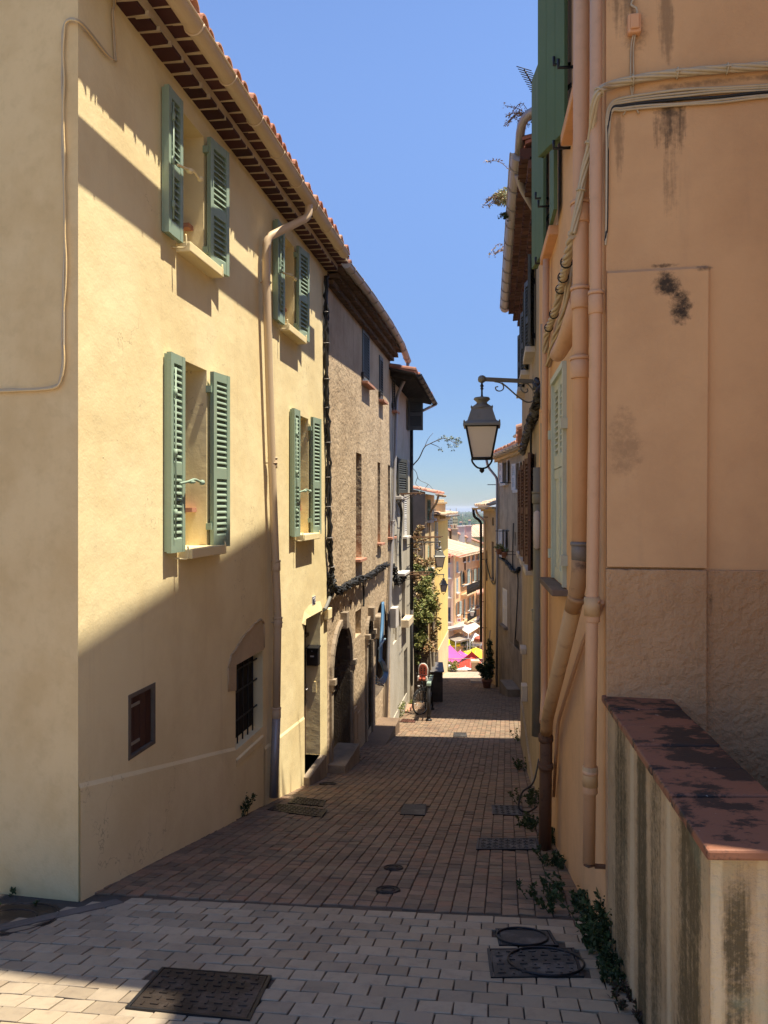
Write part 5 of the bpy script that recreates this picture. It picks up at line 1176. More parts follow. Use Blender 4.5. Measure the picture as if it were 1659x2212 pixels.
mb = MB(); mb.tube(smooth_path([on(W3, 1073, 1205, .06), on(W3, 1071, 1250, .06), on(W3, 1066, 1262, .07), on(W3, 1058, 1245, .07), on(W3, 1050, 1210, .06)], 6), .03, 6)
tag(mb.build('wall_cable', CBK, loc=tuple(on(W3, 1073, 1205, .06))), 'drooping black cable looped across the fawn house', 'cable')
# two roofs that peep over the stained house
bz = empty('background_house', (5.6, 27, G(27)), 'house whose tiled eave peeps out high between the lantern and the drab house', 'house')
Wz = wall(5.45, 24.5, 5.75, 30, 'R'); zz = 2.95
mb = MB(); facade_mesh(mb, Wz, 0, Wz.L, -8, zz, []); shell(mb, Wz, 0, Wz.L, -8, zz, 4); mb.build('wall', CRM, bz)
mb = MB(); tile_roof(mb, Wz, 0, Wz.L, zz, .40, 4, .3, .08, .2, 1); mb.build('roof', TIL, bz); gutter(Wz, [(-.1, .46, zz - .05), (Wz.L, .46, zz - .05)], .07, MET, bz, .5)

# ================================================================ LEFT: terrace wall, plants, far houses
TW = empty('terrace_wall', (.8, 22.7, G(22.7)), 'dark rubble stone retaining wall overgrown with climbing plants beside the bicycle', 'wall')
Wt1 = Fr((1.34, 22.7), (-1, .08), (-.08, -1)); Wt2 = wall(1.34, 22.7, 1.60, 29.0, 'L')
mb = MB(); q = random.Random(2)
for W, L, zt_ in ((Wt1, 3.0, -3.2), (Wt2, 6.3, -3.2)):
    mb.poly([W.pt(0, -.03, -8.5), W.pt(L, -.03, -8.5), W.pt(L, -.03, zt_), W.pt(0, -.03, zt_)])
    z = -6.9
    while z < zt_:
        h = q.uniform(.14, .26); t = 0
        while t < L:
            w_ = q.uniform(.18, .5); e = q.uniform(.0, .03); j = lambda: q.uniform(-.015, .015)
            P = [W.pt(t + .01 + j(), -.04, z + .01 + j()), W.pt(t + w_ - .01 + j(), -.04, z + .01 + j()), W.pt(t + w_ - .01 + j(), e, z + .02), W.pt(t + .01, e, z + .02 + j()),
                 W.pt(t + .01 + j(), -.04, z + h - .01), W.pt(t + w_ - .01, -.04, z + h - .01), W.pt(t + w_ - .015, e, z + h - .015 + j()), W.pt(t + .015, e, z + h - .015)]
            mb.hexa(P); t += w_
        z += h
mb.build('wall', island('dark_rubble_stone', [(.16, .12, .085), (.22, .17, .12), (.11, .085, .065), (.26, .21, .15)], .9, .9, 25, .4), TW)
# rubble bank rising behind the wall
mb = MB(); nx, ny = 22, 22; q = random.Random(12); vv = []
for j in range(ny + 1):
    for i in range(nx + 1):
        x = -1.8 + 3.2 * i / nx + .12 * j / ny; y = 22.8 + 6.2 * j / ny
        f = min(1, (1.5 - x) / 1.4 + .25); zz = -3.25 + 1.95 * (j / ny) ** .6 * max(.25, min(1, f)) + q.uniform(-.14, .14)
        vv.append((x, y, zz))
mb.mesh(vv, [(j * (nx + 1) + i, j * (nx + 1) + i + 1, (j + 1) * (nx + 1) + i + 1, (j + 1) * (nx + 1) + i) for j in range(ny) for i in range(nx)])
struct(mb.build('rubble_bank', stucco('stony_earth', (.38, .31, .24), (.17, .13, .09), 12, 1.0, .7, (.05, .04, .03), .9, .3)))
def A3(u, v, d): return Vector((S(u) * d, d, zv(v, d)))
blobs = []
for (u, v, d, rx, rz, n, mi) in ((915, 1270, 23.2, .34, .32, 1500, 0), (905, 1330, 22.6, .33, .38, 2000, 0), (925, 1310, 22.8, .30, .45, 1500, 0), (935, 1300, 23.6, .22, .35, 800, 1), (900, 1250, 23.6, .26, .25, 800, 1), (930, 1240, 24.0, .3, .2, 700, 2),
                          (905, 1380, 22.4, .26, .25, 1100, 0), (925, 1400, 22.5, .2, .2, 500, 1), (900, 1425, 22.4, .13, .16, 280, 0), (938, 1360, 23.2, .14, .5, 700, 1), (915, 1300, 23, .34, .3, 600, 1)):
    c = A3(u, v, d); blobs.append(((c.x, c.y, c.z), rx, .35, rz, n, mi))
stem = [([A3(937, 1480, 23.2), A3(935, 1420, 23.1), A3(936, 1340, 23.1), A3(930, 1290, 23.2)], .09), ([A3(930, 1460, 22.9), A3(927, 1400, 22.8), A3(922, 1370, 22.8), A3(915, 1340, 22.9)], .055)]
plant('climbing_shrub', A3(935, 1480, 23.2), blobs, .055, 'green and rust tinged climbing shrub spilling over the rubble wall', 'shrub', [LEAF, LEAR, LEAD], 3, stem)
blobs = []
for (u, v, d, rx, rz, n, mi) in ((896, 1180, 26, .18, .22, 600, 0), (905, 1150, 27, .25, .25, 420, 1), (912, 1170, 28, .25, .2, 300, 1), (895, 1205, 25, .2, .15, 400, 1), (915, 1215, 25, .3, .15, 500, 0), (900, 1228, 24.4, .3, .12, 500, 2)):
    c = A3(u, v, d); blobs.append(((c.x, c.y, c.z), rx, .5, rz, n, mi))
plant('dry_brush', A3(900, 1235, 25), blobs, .06, 'dry reddish brown brush on the bank above the climbing shrub', 'dry bush', [LEAR, LEAR, LEAF], 4, [([A3(898, 1240, 25), A3(902, 1200, 25.5), A3(897, 1165, 26)], .03), ([A3(905, 1240, 25), A3(915, 1200, 25.5), A3(911, 1160, 26)], .025)], stemmat=TWIG)
q = random.Random(5)
mb = MB(); mb.tube([A3(889, 1556, 21.0), A3(889, 1470, 21.2), A3(888, 1380, 21.5), A3(889, 1300, 21.9)], [.075, .07, .07, .055], 9); tag(mb.build('bare_trunk', BARK, loc=tuple(A3(889, 1556, 21.0))), 'pale bare trunk standing at the end corner of the grey house', 'tree trunk')
# long bare branch with a leafy tip
tr = empty('overhanging_branch', A3(888, 1010, 21.5), 'thin arching branch with pale leaves against the sky past the grey house', 'branch')
mb = MB(); b1 = smooth_path([A3(880, 1030, 21.8), A3(889, 1009, 21.5), A3(905, 990, 21.4), A3(917, 966, 21.3), A3(930, 958, 21.3), A3(948, 950, 21.2), A3(962, 947, 21.2), A3(975, 953, 21.1), A3(990, 962, 21)], 5)
mb.tube(b1, [.022 * (1 - .7 * i / (len(b1) - 1)) for i in range(len(b1))], 6)
for path in ([A3(917, 966, 21.3), A3(925, 948, 21.3), A3(936, 935, 21.3)], [A3(930, 958, 21.3), A3(948, 966, 21.2), A3(953, 975, 21.2)], [A3(889, 1009, 21.5), A3(899, 1020, 21.4), A3(905, 1036, 21.4), A3(925, 1046, 21.4), A3(936, 1058, 21.4)], [A3(903, 1030, 21.4), A3(898, 1045, 21.4), A3(910, 1055, 21.4)], [A3(925, 1046, 21.4), A3(915, 1060, 21.4)]):
    pth = smooth_path(path, 4); mb.tube(pth, [.010 * (1 - .6 * i / (len(pth) - 1)) for i in range(len(pth))], 5)
mb.build('limb', TWIG, tr)
mb = MB(); q = random.Random(8)
for (u, v, n) in ((948, 950, 16), (958, 944, 22), (966, 950, 40), (975, 946, 45), (985, 952, 40), (992, 955, 30), (985, 962, 34), (970, 962, 26), (952, 972, 20), (992, 948, 20), (978, 970, 14), (905, 1058, 12)):
    c = A3(u, v, 21.2); crown(mb, (c.x, c.y, c.z), .08, .1, .07, n, .032, q)
mb.build('leaves', leafmat('pale_olive_leaves', [(.20, .25, .16), (.28, .32, .24), (.15, .19, .1)]), tr)

DD = empty('ochre_row_house', WD.pt(0, 0, G(29)), 'cream house with a bare grey gable above the dry bank, left side', 'house')
opd = dict(a=opW(WD, 923, 930, 1079, 1124, .1), b=opW(WD, 924, 931, 1178, 1228, .1), c=opW(WD, 933, 936.5, 1095, 1120, .1))
mb = MB(); facade_mesh(mb, WD, 0, WD.L, -9, .55, list(opd.values())); shell(mb, WD, 0, WD.L, -9, .55, 6, near=False); mb.build('wall', CRM, DD)
Wg = Fr((1.615, 29.0), (-1, 0), (0, -1)); mb = MB(); mb.poly([Wg.pt(0, .002, -9), Wg.pt(6, .002, -9), Wg.pt(6, .002, 1.9), Wg.pt(0, .002, .62)]); mb.build('gable_wall', stucco('grey_brown_gable', (.27, .215, .16), (.21, .17, .13), 50, .4, .4, (.12, .09, .07)), DD)
mb = MB(); tile_roof(mb, WD, -.15, WD.L, .58, .40, 6, .215, .08, .2, 4, seed=41); mb.build('roof', TILR, DD)
gutter(WD, [(-.1, .47, .53), (WD.L, .47, .53)], .065, CRM, DD, .7)
pipe_run([WD.pt(.5, .47, .47), WD.pt(.5, .4, .2), WD.pt(1.0, .08, -.2), WD.pt(1.0, .08, -7)], .045, BGE, DD)
for k, m2 in (('a', SHD), ('b', SHM), ('c', SHT)): simple_win(WD, opd[k], DD, m2, 'closed')
EE = empty('yellow_row_house', WE.pt(0, 0, G(32.5)), 'bright yellow house with pale tiled roof beside the market, left side', 'house')
ope = dict(a=opW(WE, 940, 942.5, 1120, 1205, .1), b=opW(WE, 943.5, 946, 1125, 1180, .1))
mb = MB(); facade_mesh(mb, WE, 0, WE.L, -13.5, -.35, list(ope.values())); shell(mb, WE, 0, WE.L, -13.5, -.35, 6); 
mb.build('wall', BRY, EE); mb = MB(); mb.box(WE, .5, WE.L + .01, .001, .025, -10, zv(1369, 38.5)); mb.build('base_course', CRM, EE); mb = MB(); mb.box(WE, 0, WE.L, .001, .14, -.62, -.36); mb.build('cornice', CRM, EE)
mb = MB(); tile_roof(mb, WE, -.1, WE.L + .5, -.33, .5, 5, .14, .08, .2, 4, seed=42); mb.build('roof', TILP, EE)
gutter(WE, [(0, .56, -.36), (WE.L + .5, .56, -.36)], .06, MET, EE, .8)
for k, m2 in (('a', SHT), ('b', SHW)): simple_win(WE, ope[k], EE, m2, 'closed')
def chimney(cx, cy, z0, z1, wx, wy, mat, parent, cap=True, name='chimney'):
    f = Fr((cx, cy), (1, .2), (-.2, 1)); mb = MB(); mb.box(f, -wx / 2, wx / 2, -wy / 2, wy / 2, z0, z1)
    if cap: mb.box(f, -wx / 2 - .06, wx / 2 + .06, -wy / 2 - .06, wy / 2 + .06, z1, z1 + .09); mb.box(f, -wx / 2 + .05, wx / 2 - .05, -wy / 2 + .05, wy / 2 - .05, z1 + .091, z1 + .2)
    return mb.build(name, mat, parent, .01)
c = A3(949, 1090, 33.8); chimney(c.x, c.y, -.5, .18, .45, .5, CRM, EE)
# garden handrail along the yellow house
mb = MB(); pts = [A3(938, 1398, 33), A3(950, 1385, 35), A3(965, 1369, 38.5)]
mb.tube(smooth_path([A3(905, 1440, 27), A3(938, 1398, 33), A3(965, 1369, 39)], 4), .02, 6)
for u, d in ((945, 34), (957, 36.7), (965, 39)): mb.tube([A3(u, 1385, d), (S(u) * d, d, G(d))], .012, 5)
# utility box, barrier, bicycle
bx = empty('utility_cabinet', gp(944, 1516), 'dark street cabinet with a slanted grey metal lid beside the barrier', 'cabinet')
c = gp(944, 1516); fb = Fr((c.x - .18, c.y), (1, -.0), (0, -1)); zb, ztp = c.z - .1, zv(1452, 22.8)
mb = MB(); 
q = random.Random(31); z = zb
while z < ztp - .02:
    h = min(q.uniform(.11, .17), ztp - z); t = 0
    while t < .34:
        w_ = min(q.uniform(.1, .2), .36 - t); mb.box(fb, t + .004, t + w_ - .004, -.5, q.uniform(0, .012), z + .004, z + h - .004); t += w_
    z += h
mb.box(fb, .005, .355, -.495, -.004, zb, ztp - .01)
mb.build('body', island('dark_stone_blocks', [(.05, .042, .038), (.075, .062, .055), (.04, .035, .03)], .85, .6, 30, .3), bx)
mb = MB(); mb.hexa([fb.pt(-.04, .04, ztp), fb.pt(.40, .04, ztp), fb.pt(.40, -.55, ztp + .02), fb.pt(-.04, -.55, ztp + .02), fb.pt(-.04, .04, ztp + .03), fb.pt(.40, .04, ztp + .03), fb.pt(.40, -.55, ztp + .2), fb.pt(-.04, -.55, ztp + .2)]); mb.build('lid', paint('steel_lid', (.2, .19, .19), .4, .2, (.12, .1, .1), 8, .5), bx, .008)
br = empty('barrier', gp(926, 1557), 'street barrier with black posts and a pale green top rail beside the bicycle', 'barrier')
pa, pb = gp(926, 1557), gp(932.5, 1533)
for p in (pa, pb): 
    mb = MB(); mb.tube([(p.x, p.y, p.z - .1), (p.x, p.y, p.z + .92)], .045, 10); mb.lathe((p.x, p.y, p.z), [(.08, 0), (.08, .03), (.05, .06)], 10); mb.build('post', IRN, br)
dn = (pb - pa).normalized(); fbr = Fr((pa.x, pa.y), (dn.x, dn.y), (dn.y, -dn.x)); Lb = (pb - pa).length * 1.0
def rail(zo, h, w2, mat, nm):
    mb = MB(); L2 = Vector((pb.x - pa.x, pb.y - pa.y)).length
    mb.hexa([fbr.pt(-.1, -w2, pa.z + zo), fbr.pt(L2 + .1, -w2, pb.z + zo), fbr.pt(L2 + .1, w2, pb.z + zo), fbr.pt(-.1, w2, pa.z + zo), fbr.pt(-.1, -w2, pa.z + zo + h), fbr.pt(L2 + .1, -w2, pb.z + zo + h), fbr.pt(L2 + .1, w2, pb.z + zo + h), fbr.pt(-.1, w2, pa.z + zo + h)]); mb.build(nm, mat, br, .006)
rail(.87, .07, .05, paint('pale_green_rail', (.30, .40, .33), .4, .3, (.45, .48, .42)), 'top_rail'); rail(.45, .04, .015, IRN, 'cross_rail'); rail(.12, .04, .015, IRN, 'cross_rail')
# bicycle: front wheel turned towards the wall, child seat behind the bars
bk = empty('bicycle', gp(910, 1543), 'black city bicycle with a red child seat leaning by the barrier', 'bicycle')
c0 = gp(910, 1543); rw = .325; dB = Vector((.2, 1, 0)).normalized(); gz = G
fw = Vector((c0.x, c0.y, c0.z + rw)); rwc = fw + dB * 1.05; rwc.z = G(rwc.y) + rw
def wheel(cn, dirv, nm):
    w_ = MB(); up = Vector((0, 0, 1)); N = 28
    ring = [cn + dirv * rw * math.cos(2 * math.pi * k / N) + up * rw * math.sin(2 * math.pi * k / N) for k in range(N + 1)]
    w_.tube(ring, .018, 7, cap=False); o = w_.build(nm, None and IRN or paint('tyre_rubber', (.02, .02, .02), .8, .2), bk)
    w2 = MB(); ax = dirv.cross(up)
    w2.tube([cn + (p - cn) * .93 for p in ring], .009, 5, cap=False); w2.build('rim', paint('alloy', (.5, .5, .5), .3, .2, (.3, .3, .3), 8, .8), o)
    w3 = MB()
    for k in range(24): a = 2 * math.pi * k / 24; w3.tube([cn + ax * .03 * (1 if k % 2 else -1), cn + (dirv * math.cos(a) + up * math.sin(a)) * rw * .93], .0022, 3)
    w3.tube([cn - ax * .05, cn + ax * .05], .022, 8); w3.build('spokes', paint('spoke_steel', (.45, .45, .45), .3, .1, (.3, .3, .3), 8, .8), o)
    w4 = MB(); w4.tube([cn + (dirv * math.cos(R(a)) + up * math.sin(R(a))) * (rw + .035) for a in range(35, 150, 8)], .016, 5); w4.build('mudguard', IRN, o)
stw = Vector((.72, .69, 0)).normalized(); wheel(fw, stw, 'wheel'); wheel(rwc, dB, 'wheel')
hd = fw + dB * .12 + Vector((0, 0, .52)); bb = fw.lerp(rwc, .58) + Vector((0, 0, -.04)); st_ = bb + dB * .12 + Vector((0, 0, .55)); ax = dB.cross(Vector((0, 0, 1)))
mb = MB(); mb.tube([hd, bb], .02, 8); mb.tube([hd + Vector((0, 0, -.1)), bb], .018, 8); mb.tube([bb, st_], .018, 8); mb.tube([st_, rwc + ax * .05], .01, 6); mb.tube([st_, rwc - ax * .05], .01, 6); mb.tube([bb, rwc + ax * .05], .01, 6); mb.tube([bb, rwc - ax * .05], .01, 6); mb.build('frame', IRN, bk)
fx = stw.cross(Vector((0, 0, 1)))
mb = MB(); mb.tube([fw + fx * .055, fw + fx * .055 + Vector((0, 0, .38)), hd], .012, 6); mb.tube([fw - fx * .055, fw - fx * .055 + Vector((0, 0, .38)), hd], .012, 6); mb.tube([hd, hd + Vector((0, 0, .14))], .016, 8); mb.build('fork', IRN, bk)
mb = MB(); hh = hd + Vector((0, 0, .16)); mb.tube(smooth_path([hh - fx * .30 - stw * -.14, hh - fx * .2, hh, hh + fx * .2, hh + fx * .30 + stw * .14], 4), .012, 6); mb.build('handlebar', IRN, bk)
mb = MB(); s0 = st_ + Vector((0, 0, .08)); mb.lathe(s0, [(.02, -.05), (.11, 0), (.12, .04), (.06, .06)], 10); mb.build('saddle', IRN, bk)
RED = paint('red_padding', (.33, .075, .04), .7, .3, (.3, .05, .03)); cs = hd + dB * .20 + Vector((0, 0, .05))
fs = Fr((cs.x, cs.y), (ax.x, ax.y), (-dB.x, -dB.y)); zc = cs.z
mb = MB(); prof = [(-.09, -.02), (-.10, .11), (-.105, .22), (-.08, .30), (-.03, .34), (.03, .34), (.08, .30), (.105, .22), (.10, .11), (.09, -.02)]
pf = [fs.pt(x, .02, zc + z) for x, z in prof]; pbk = [fs.pt(x * 1.12, -.04, zc + z * 1.04) for x, z in prof]; n_ = len(prof)
mb.poly(pf); mb.poly(pbk[::-1])
for i in range(n_): j = (i + 1) % n_; mb.poly([pf[i], pf[j], pbk[j], pbk[i]])
mb.box(fs, -.09, .09, .02, .2, zc - .04, zc + .0); seat = mb.build('child_seat', RED, bk)
mb = MB(); 
for x in (-.04, .04):
    for z in (.10, .17, .23): mb.box(fs, x - .015, x + .015, .021, .024, zc + z, zc + z + .035)
mb.build('strap', IRN, seat); mb = MB(); mb.tube([fs.pt(x * 1.13, -.03, zc + z * 1.05) for x, z in prof], .02, 6); mb.box(fs, -.125, -.095, -.04, .18, zc - .06, zc + .05); mb.box(fs, .095, .125, -.04, .18, zc - .06, zc + .05); mb.build('shell', WSILL, seat)
mb = MB(); mb.lathe(fw + stw * -.1 + Vector((0, 0, .42)), [(.01, -.03), (.035, 0), (.03, .03)], 8); mb.build('headlight', MET, bk)
mb = MB(); mb.tube([bb - ax * .1, bb + ax * .1], .012, 6); mb.tube([bb + ax * .1, bb + ax * .1 + dB * .12 + Vector((0, 0, -.12))], .01, 6); mb.tube([bb - ax * .1, bb - ax * .1 - dB * .12 + Vector((0, 0, .12))], .01, 6); mb.build('pedal', IRN, bk)
# potted climber at the right far corner
pc = gp(1052, 1486); pr_ = empty('potted_climber', pc, 'dark leafy climber in a terracotta pot at the foot of the fawn house', 'potted plant')
mb = MB(); mb.lathe(pc, [(.13, 0), (.19, .27), (.21, .27), (.21, .32), (.17, .32)], 14); mb.build('pot', BSIL, pr_)
mb = MB(); q = random.Random(77)
for (dx, dz, rx, rz, n) in ((0, .55, .28, .22, 420), (-.18, .75, .26, .18, 300), (.1, .9, .22, .25, 300), (.1, 1.3, .14, .25, 160), (.1, 1.7, .10, .22, 80)): crown(mb, (pc.x + dx, pc.y, pc.z + dz), rx, .3, rz, n, .065, q)
mb.build('foliage', LEAD, pr_); mb = MB(); mb.tube([pc + Vector((0, 0, .35)), pc + Vector((.05, 0, 1.2)), pc + Vector((.12, 0, 2.2))], .02, 6); mb.build('stem', BARK, pr_)

# ================================================================ END OF THE STREET: railing, pillar, market, square
rl = empty('railing', (4.5, 39.5, G(39.4)), 'low iron railing in front of the pink and red market parasols', 'railing')
x0, x1 = S(966) * 39.5, S(1017) * 39.5; z0, z1 = zv(1451, 39.5), zv(1423, 39.5); mb = MB()
mb.tube([(x0 - .6, 39.5, z1), (x1, 39.5, z1)], .022, 6); mb.tube([(x0 - .6, 39.5, z0 + .06), (x1, 39.5, z0 + .06)], .018, 6)
for i in range(22): x = x0 - .5 + (x1 - x0 + .5) * i / 21; mb.tube([(x, 39.5, z0), (x, 39.5, z1)], .010, 5)
mb.tube([(S(1026) * 39.5, 39.5, z1), (S(1045) * 39.5, 39.5, z1)], .022, 6)
for i in range(9): x = S(1026 + 2.2 * i) * 39.5; mb.tube([(x, 39.5, z1 - .5), (x, 39.5, z1)], .010, 5)
mb.build('rail', GIR, rl)
pil = empty('stone_pillar', (S(1022) * 39.35, 39.35, G(39.35)), 'square beige stone pillar with a low wall at the end of the railing', 'pillar')
fp = Fr((S(1019.5) * 39.35, 39.35), (1, 0), (0, -1)); mb = MB(); mb.box(fp, 0, .36, -.36, 0, G(39.4) - .4, zv(1431, 39.35)); mb.box(fp, .36, 1.2, -.3, -.06, G(39.4) - .4, zv(1438, 39.35)); mb.build('shaft', TAN, pil, .01)
mb = MB(); mb.box(fp, -.05, .41, -.41, .05, zv(1431, 39.35), zv(1427, 39.35)); mb.box(fp, .41, 1.25, -.34, -.02, zv(1438, 39.35) + .001, zv(1435, 39.35)); mb.build('cap', SILL, pil, .01)
qb = Fr((S(960) * 39.35, 39.35), (1, 0), (0, -1)); mb = MB(); mb.box(qb, 0, 2.6, -.3, 0, G(39.4) - .6, zv(1449, 39.35)); struct(mb.build('terrace_kerb', GRD))
bs = A3(976, 1444, 39.2); plant('round_bush', bs, [((bs.x, bs.y, bs.z + .1), .36, .25, .25, 700, 0), ((bs.x + .25, bs.y, bs.z + .25), .25, .25, .2, 250, 1)], .05, 'small green bush under the railing at the foot of the yellow house', 'bush', [LEAF, LEAR], 6)
mb = MB(); p = gp(1032, 1476); mb.box(Fr((p.x, p.y), (1, -.1), (.1, 1)), -.3, .35, 0, .5, p.z - .05, p.z + .1); mb.box(Fr((p.x + .3, p.y + .4), (1, -.1), (.1, 1)), -.05, .3, 0, .5, p.z - .05, p.z + .32); tag(mb.build('entrance_step', WSILL, bevel=.01, loc=tuple(p)), 'small whitish double step at the sunny edge before the fawn house', 'step')
def parasol(c, r, drop, col, label, n=8, tilt=(0, 0), group='coloured parasols and sails over the market', sq=False, pole=True, cat='parasol', rot=0.3):
    """canopy with sagging panels, valance, ribs and pole"""
    c = Vector(c); root = empty('market_parasol', (c.x, c.y, G(c.y)), label, cat, group); mt = paint('cloth_' + str(len(bpy.data.materials)), col, .75, .12, tuple(min(1, x * 1.15) for x in col), 3)
    mb = MB(); K = 4
    def pt(a, f, dz=0):
        rr = r * f * (1 / max(abs(math.cos((a - rot + math.pi / n) % (2 * math.pi / n) - math.pi / n)), .5)) if False else r * f
        sag = -.06 * r * math.sin(math.pi * f)
        x = rr * math.cos(a); y = rr * math.sin(a); return c + Vector((x, y, -drop * f + sag * .6 + tilt[0] * x + tilt[1] * y + dz))
    for i in range(n):
        a0 = rot + 2 * math.pi * i / n; a1 = rot + 2 * math.pi * (i + 1) / n
        for k in range(K):
            f0, f1 = k / K, (k + 1) / K
            mb.poly([pt(a0, f0), pt(a0, f1), pt(a1, f1), pt(a1, f0)] if k else [pt(a0, f0), pt(a0, f1), pt(a1, f1)])
        mb.poly([pt(a0, 1), pt(a1, 1), pt(a1, 1.0, -.14), pt(a0, 1.0, -.14)])
    mb.build('canopy', mt, root)
    mb = MB()
    for i in range(n): a0 = rot + 2 * math.pi * i / n; mb.tube([pt(a0, .02, -.05), pt(a0, .98, -.03)], .015, 5)
    mb.build('rib', MET, root)
    if pole: mb = MB(); mb.tube([(c.x, c.y, G(c.y)), c + Vector((0, 0, .06))], .03, 8); mb.build('pole', MET, root)
    return root
MG, RD, YE, WH = (.88, .09, .34), (.88, .06, .03), (.90, .58, .03), (.80, .79, .76)
parasol(A3(972, 1393, 50), 1.5, .95, MG, 'magenta pink parasol, the left of the big coloured ones behind the railing', 4, (0, 0), rot=.95)
parasol(A3(994, 1405, 50), 1.0, .5, MG, 'smaller magenta canopy lapping over the right of the pink parasol', 4, rot=.6)
parasol(A3(1028, 1398.5, 54), 1.6, .55, YE, 'golden yellow parasol behind the red one', 6)
parasol(A3(1019, 1407, 46.5), 1.25, .95, RD, 'bright red parasol beside the pink one behind the railing', 6)
parasol(A3(1005, 1440, 43.5), .9, .25, WH, 'white canopy low in front of the red parasol', 4, rot=.8)
parasol(A3(966, 1432, 48), .45, .25, WH, 'small white canopy below the magenta parasol by the yellow house', 4, rot=.8)
parasol(A3(969, 1381, 56), .95, .3, (.85, .72, .03), 'lemon yellow parasol showing under the taupe awning', 8)
parasol(A3(1026, 1367, 58), 1.15, .55, WH, 'white parasol right of the taupe awning', 8)
parasol(A3(1011, 1372, 60), 1.5, .5, (.42, .45, .55), 'blue grey parasol between the taupe awning and the white parasol', 6)
parasol(A3(1042, 1369, 57), .7, .3, (.45, .12, .08), 'small brick red parasol at the right edge of the market', 6)
def sheet(name, pts, col, label, cat, th=.03, front=0.0, sag=.12, root=None):
    """cloth stretched between corners given as points, with a sag"""
    A, B, Cc, D = [Vector(p) for p in pts]; mb = MB(); N = 6; g = []
    for j in range(N + 1):
        for i in range(N + 1):
            u_, v_ = i / N, j / N; p = A.lerp(B, u_).lerp(D.lerp(Cc, u_), v_); p.z -= sag * 4 * u_ * (1 - u_) * v_ * (1 - v_) * 1.0; g.append(p)
    fc = [(j * (N + 1) + i, j * (N + 1) + i + 1, (j + 1) * (N + 1) + i + 1, (j + 1) * (N + 1) + i) for j in range(N) for i in range(N)]
    mb.mesh(g, fc); mb.mesh([p - Vector((0, 0, th)) for p in g], [f[::-1] for f in fc])
    if front: mb.poly([Cc, D, D - Vector((0, 0, front)), Cc - Vector((0, 0, front))])
    return mb
def awning(pts, col, label, front=.2, posts=((2,), (3,)), cat='awning'):
    root = empty('market_awning', (pts[3][0], pts[3][1], G(pts[3][1])), label, cat, 'awnings over the market')
    mb = sheet('x', pts, col, label, cat, front=front); mb.build('cloth', paint('awning_' + str(len(bpy.data.materials)), col, .75, .2, tuple(x * .8 for x in col), 3), root)
    mb = MB()
    for k in (2, 3): p = Vector(pts[k]); mb.tube([p, (p.x, p.y, G(p.y))], .03, 6)
    mb.tube([pts[2], pts[3]], .03, 6); mb.build('pole', MET, root)
awning([A3(968, 1345, 60), A3(1003, 1340, 61), A3(1002, 1352, 56), A3(967, 1360, 56)], (.50, .42, .36), 'beige shop awning fixed to the orange end house above the market', .15)
awning([A3(968, 1378, 57), A3(990, 1366, 58.5), A3(1015, 1379, 54), A3(984, 1386, 53)], (.30, .25, .19), 'taupe awning over the market stalls', .12)
sl_ = empty('shade_sail', A3(1010, 1370, 60), 'cream coloured shade sail stretched above the market', 'shade sail')
A_, B_, C_, D_ = A3(1019, 1340, 64), A3(1038, 1353, 60), A3(1012, 1369, 54), A3(991, 1356, 57)
mb = sheet('x', [A_, B_, C_, D_], 0, 0, 0, sag=.25, th=.02); mb.build('cloth', paint('cream_cloth', (.74, .64, .52), .75, .1, (.6, .5, .4), 3), sl_)
mb = MB(); mb.tube([C_, C_ + Vector((-.3, -.2, -3.0))], .03, 6); mb.tube([B_, B_ + Vector((.3, .2, -3.4))], .03, 6); mb.build('pole', MET, sl_)
# stalls and greenery glimpsed in the shade of the canopies
for i, (u, v, d, cx_, lb) in enumerate(((985, 1398, 58, (.16, .17, .2), 'dark stall counter under the taupe awning'), (1000, 1395, 60, (.1, .1, .11), 'black framed stall between the magenta and yellow parasols'), (1020, 1388, 61, (.06, .06, .06), 'dark stall behind the golden yellow parasol'))):
    p = A3(u, v, d); rt = empty('market_stall', (p.x, p.y, G(d)), lb, 'market stall', 'market stalls'); f = Fr((p.x, p.y), (1, 0), (0, -1)); mb = MB()
    mb.box(f, -.7, .7, -.6, .0, G(d), G(d) + .85); mb.build('counter', paint('stall_%d' % i, cx_, .7, .2), rt); mb = MB()
    for x in (-.68, .68): mb.tube([f.pt(x, 0, G(d)), f.pt(x, 0, G(d) + 2.2)], .03, 6)
    mb.box(f, -.7, .7, -.04, .04, G(d) + 2.15, G(d) + 2.3); mb.build('frame', MET, rt)
p = A3(1005, 1392, 56); plant('market_shrub', (p.x, p.y, G(56)), [((p.x, p.y, p.z), .5, .4, .55, 500, 0), ((p.x + .3, p.y, p.z - .3), .4, .3, .4, 250, 1)], .08, 'potted shrub with pale flowers between the stalls', 'shrub', [LEAD, leafmat('pale_blossom', [(.5, .45, .3), (.3, .3, .15)])], 9)

# orange end house
WF = wall(5.46, 58, 8.5, 66, 'L'); WF = Fr((5.40, 57.5), (3.2, 8.5), (8.5, -3.2)); 
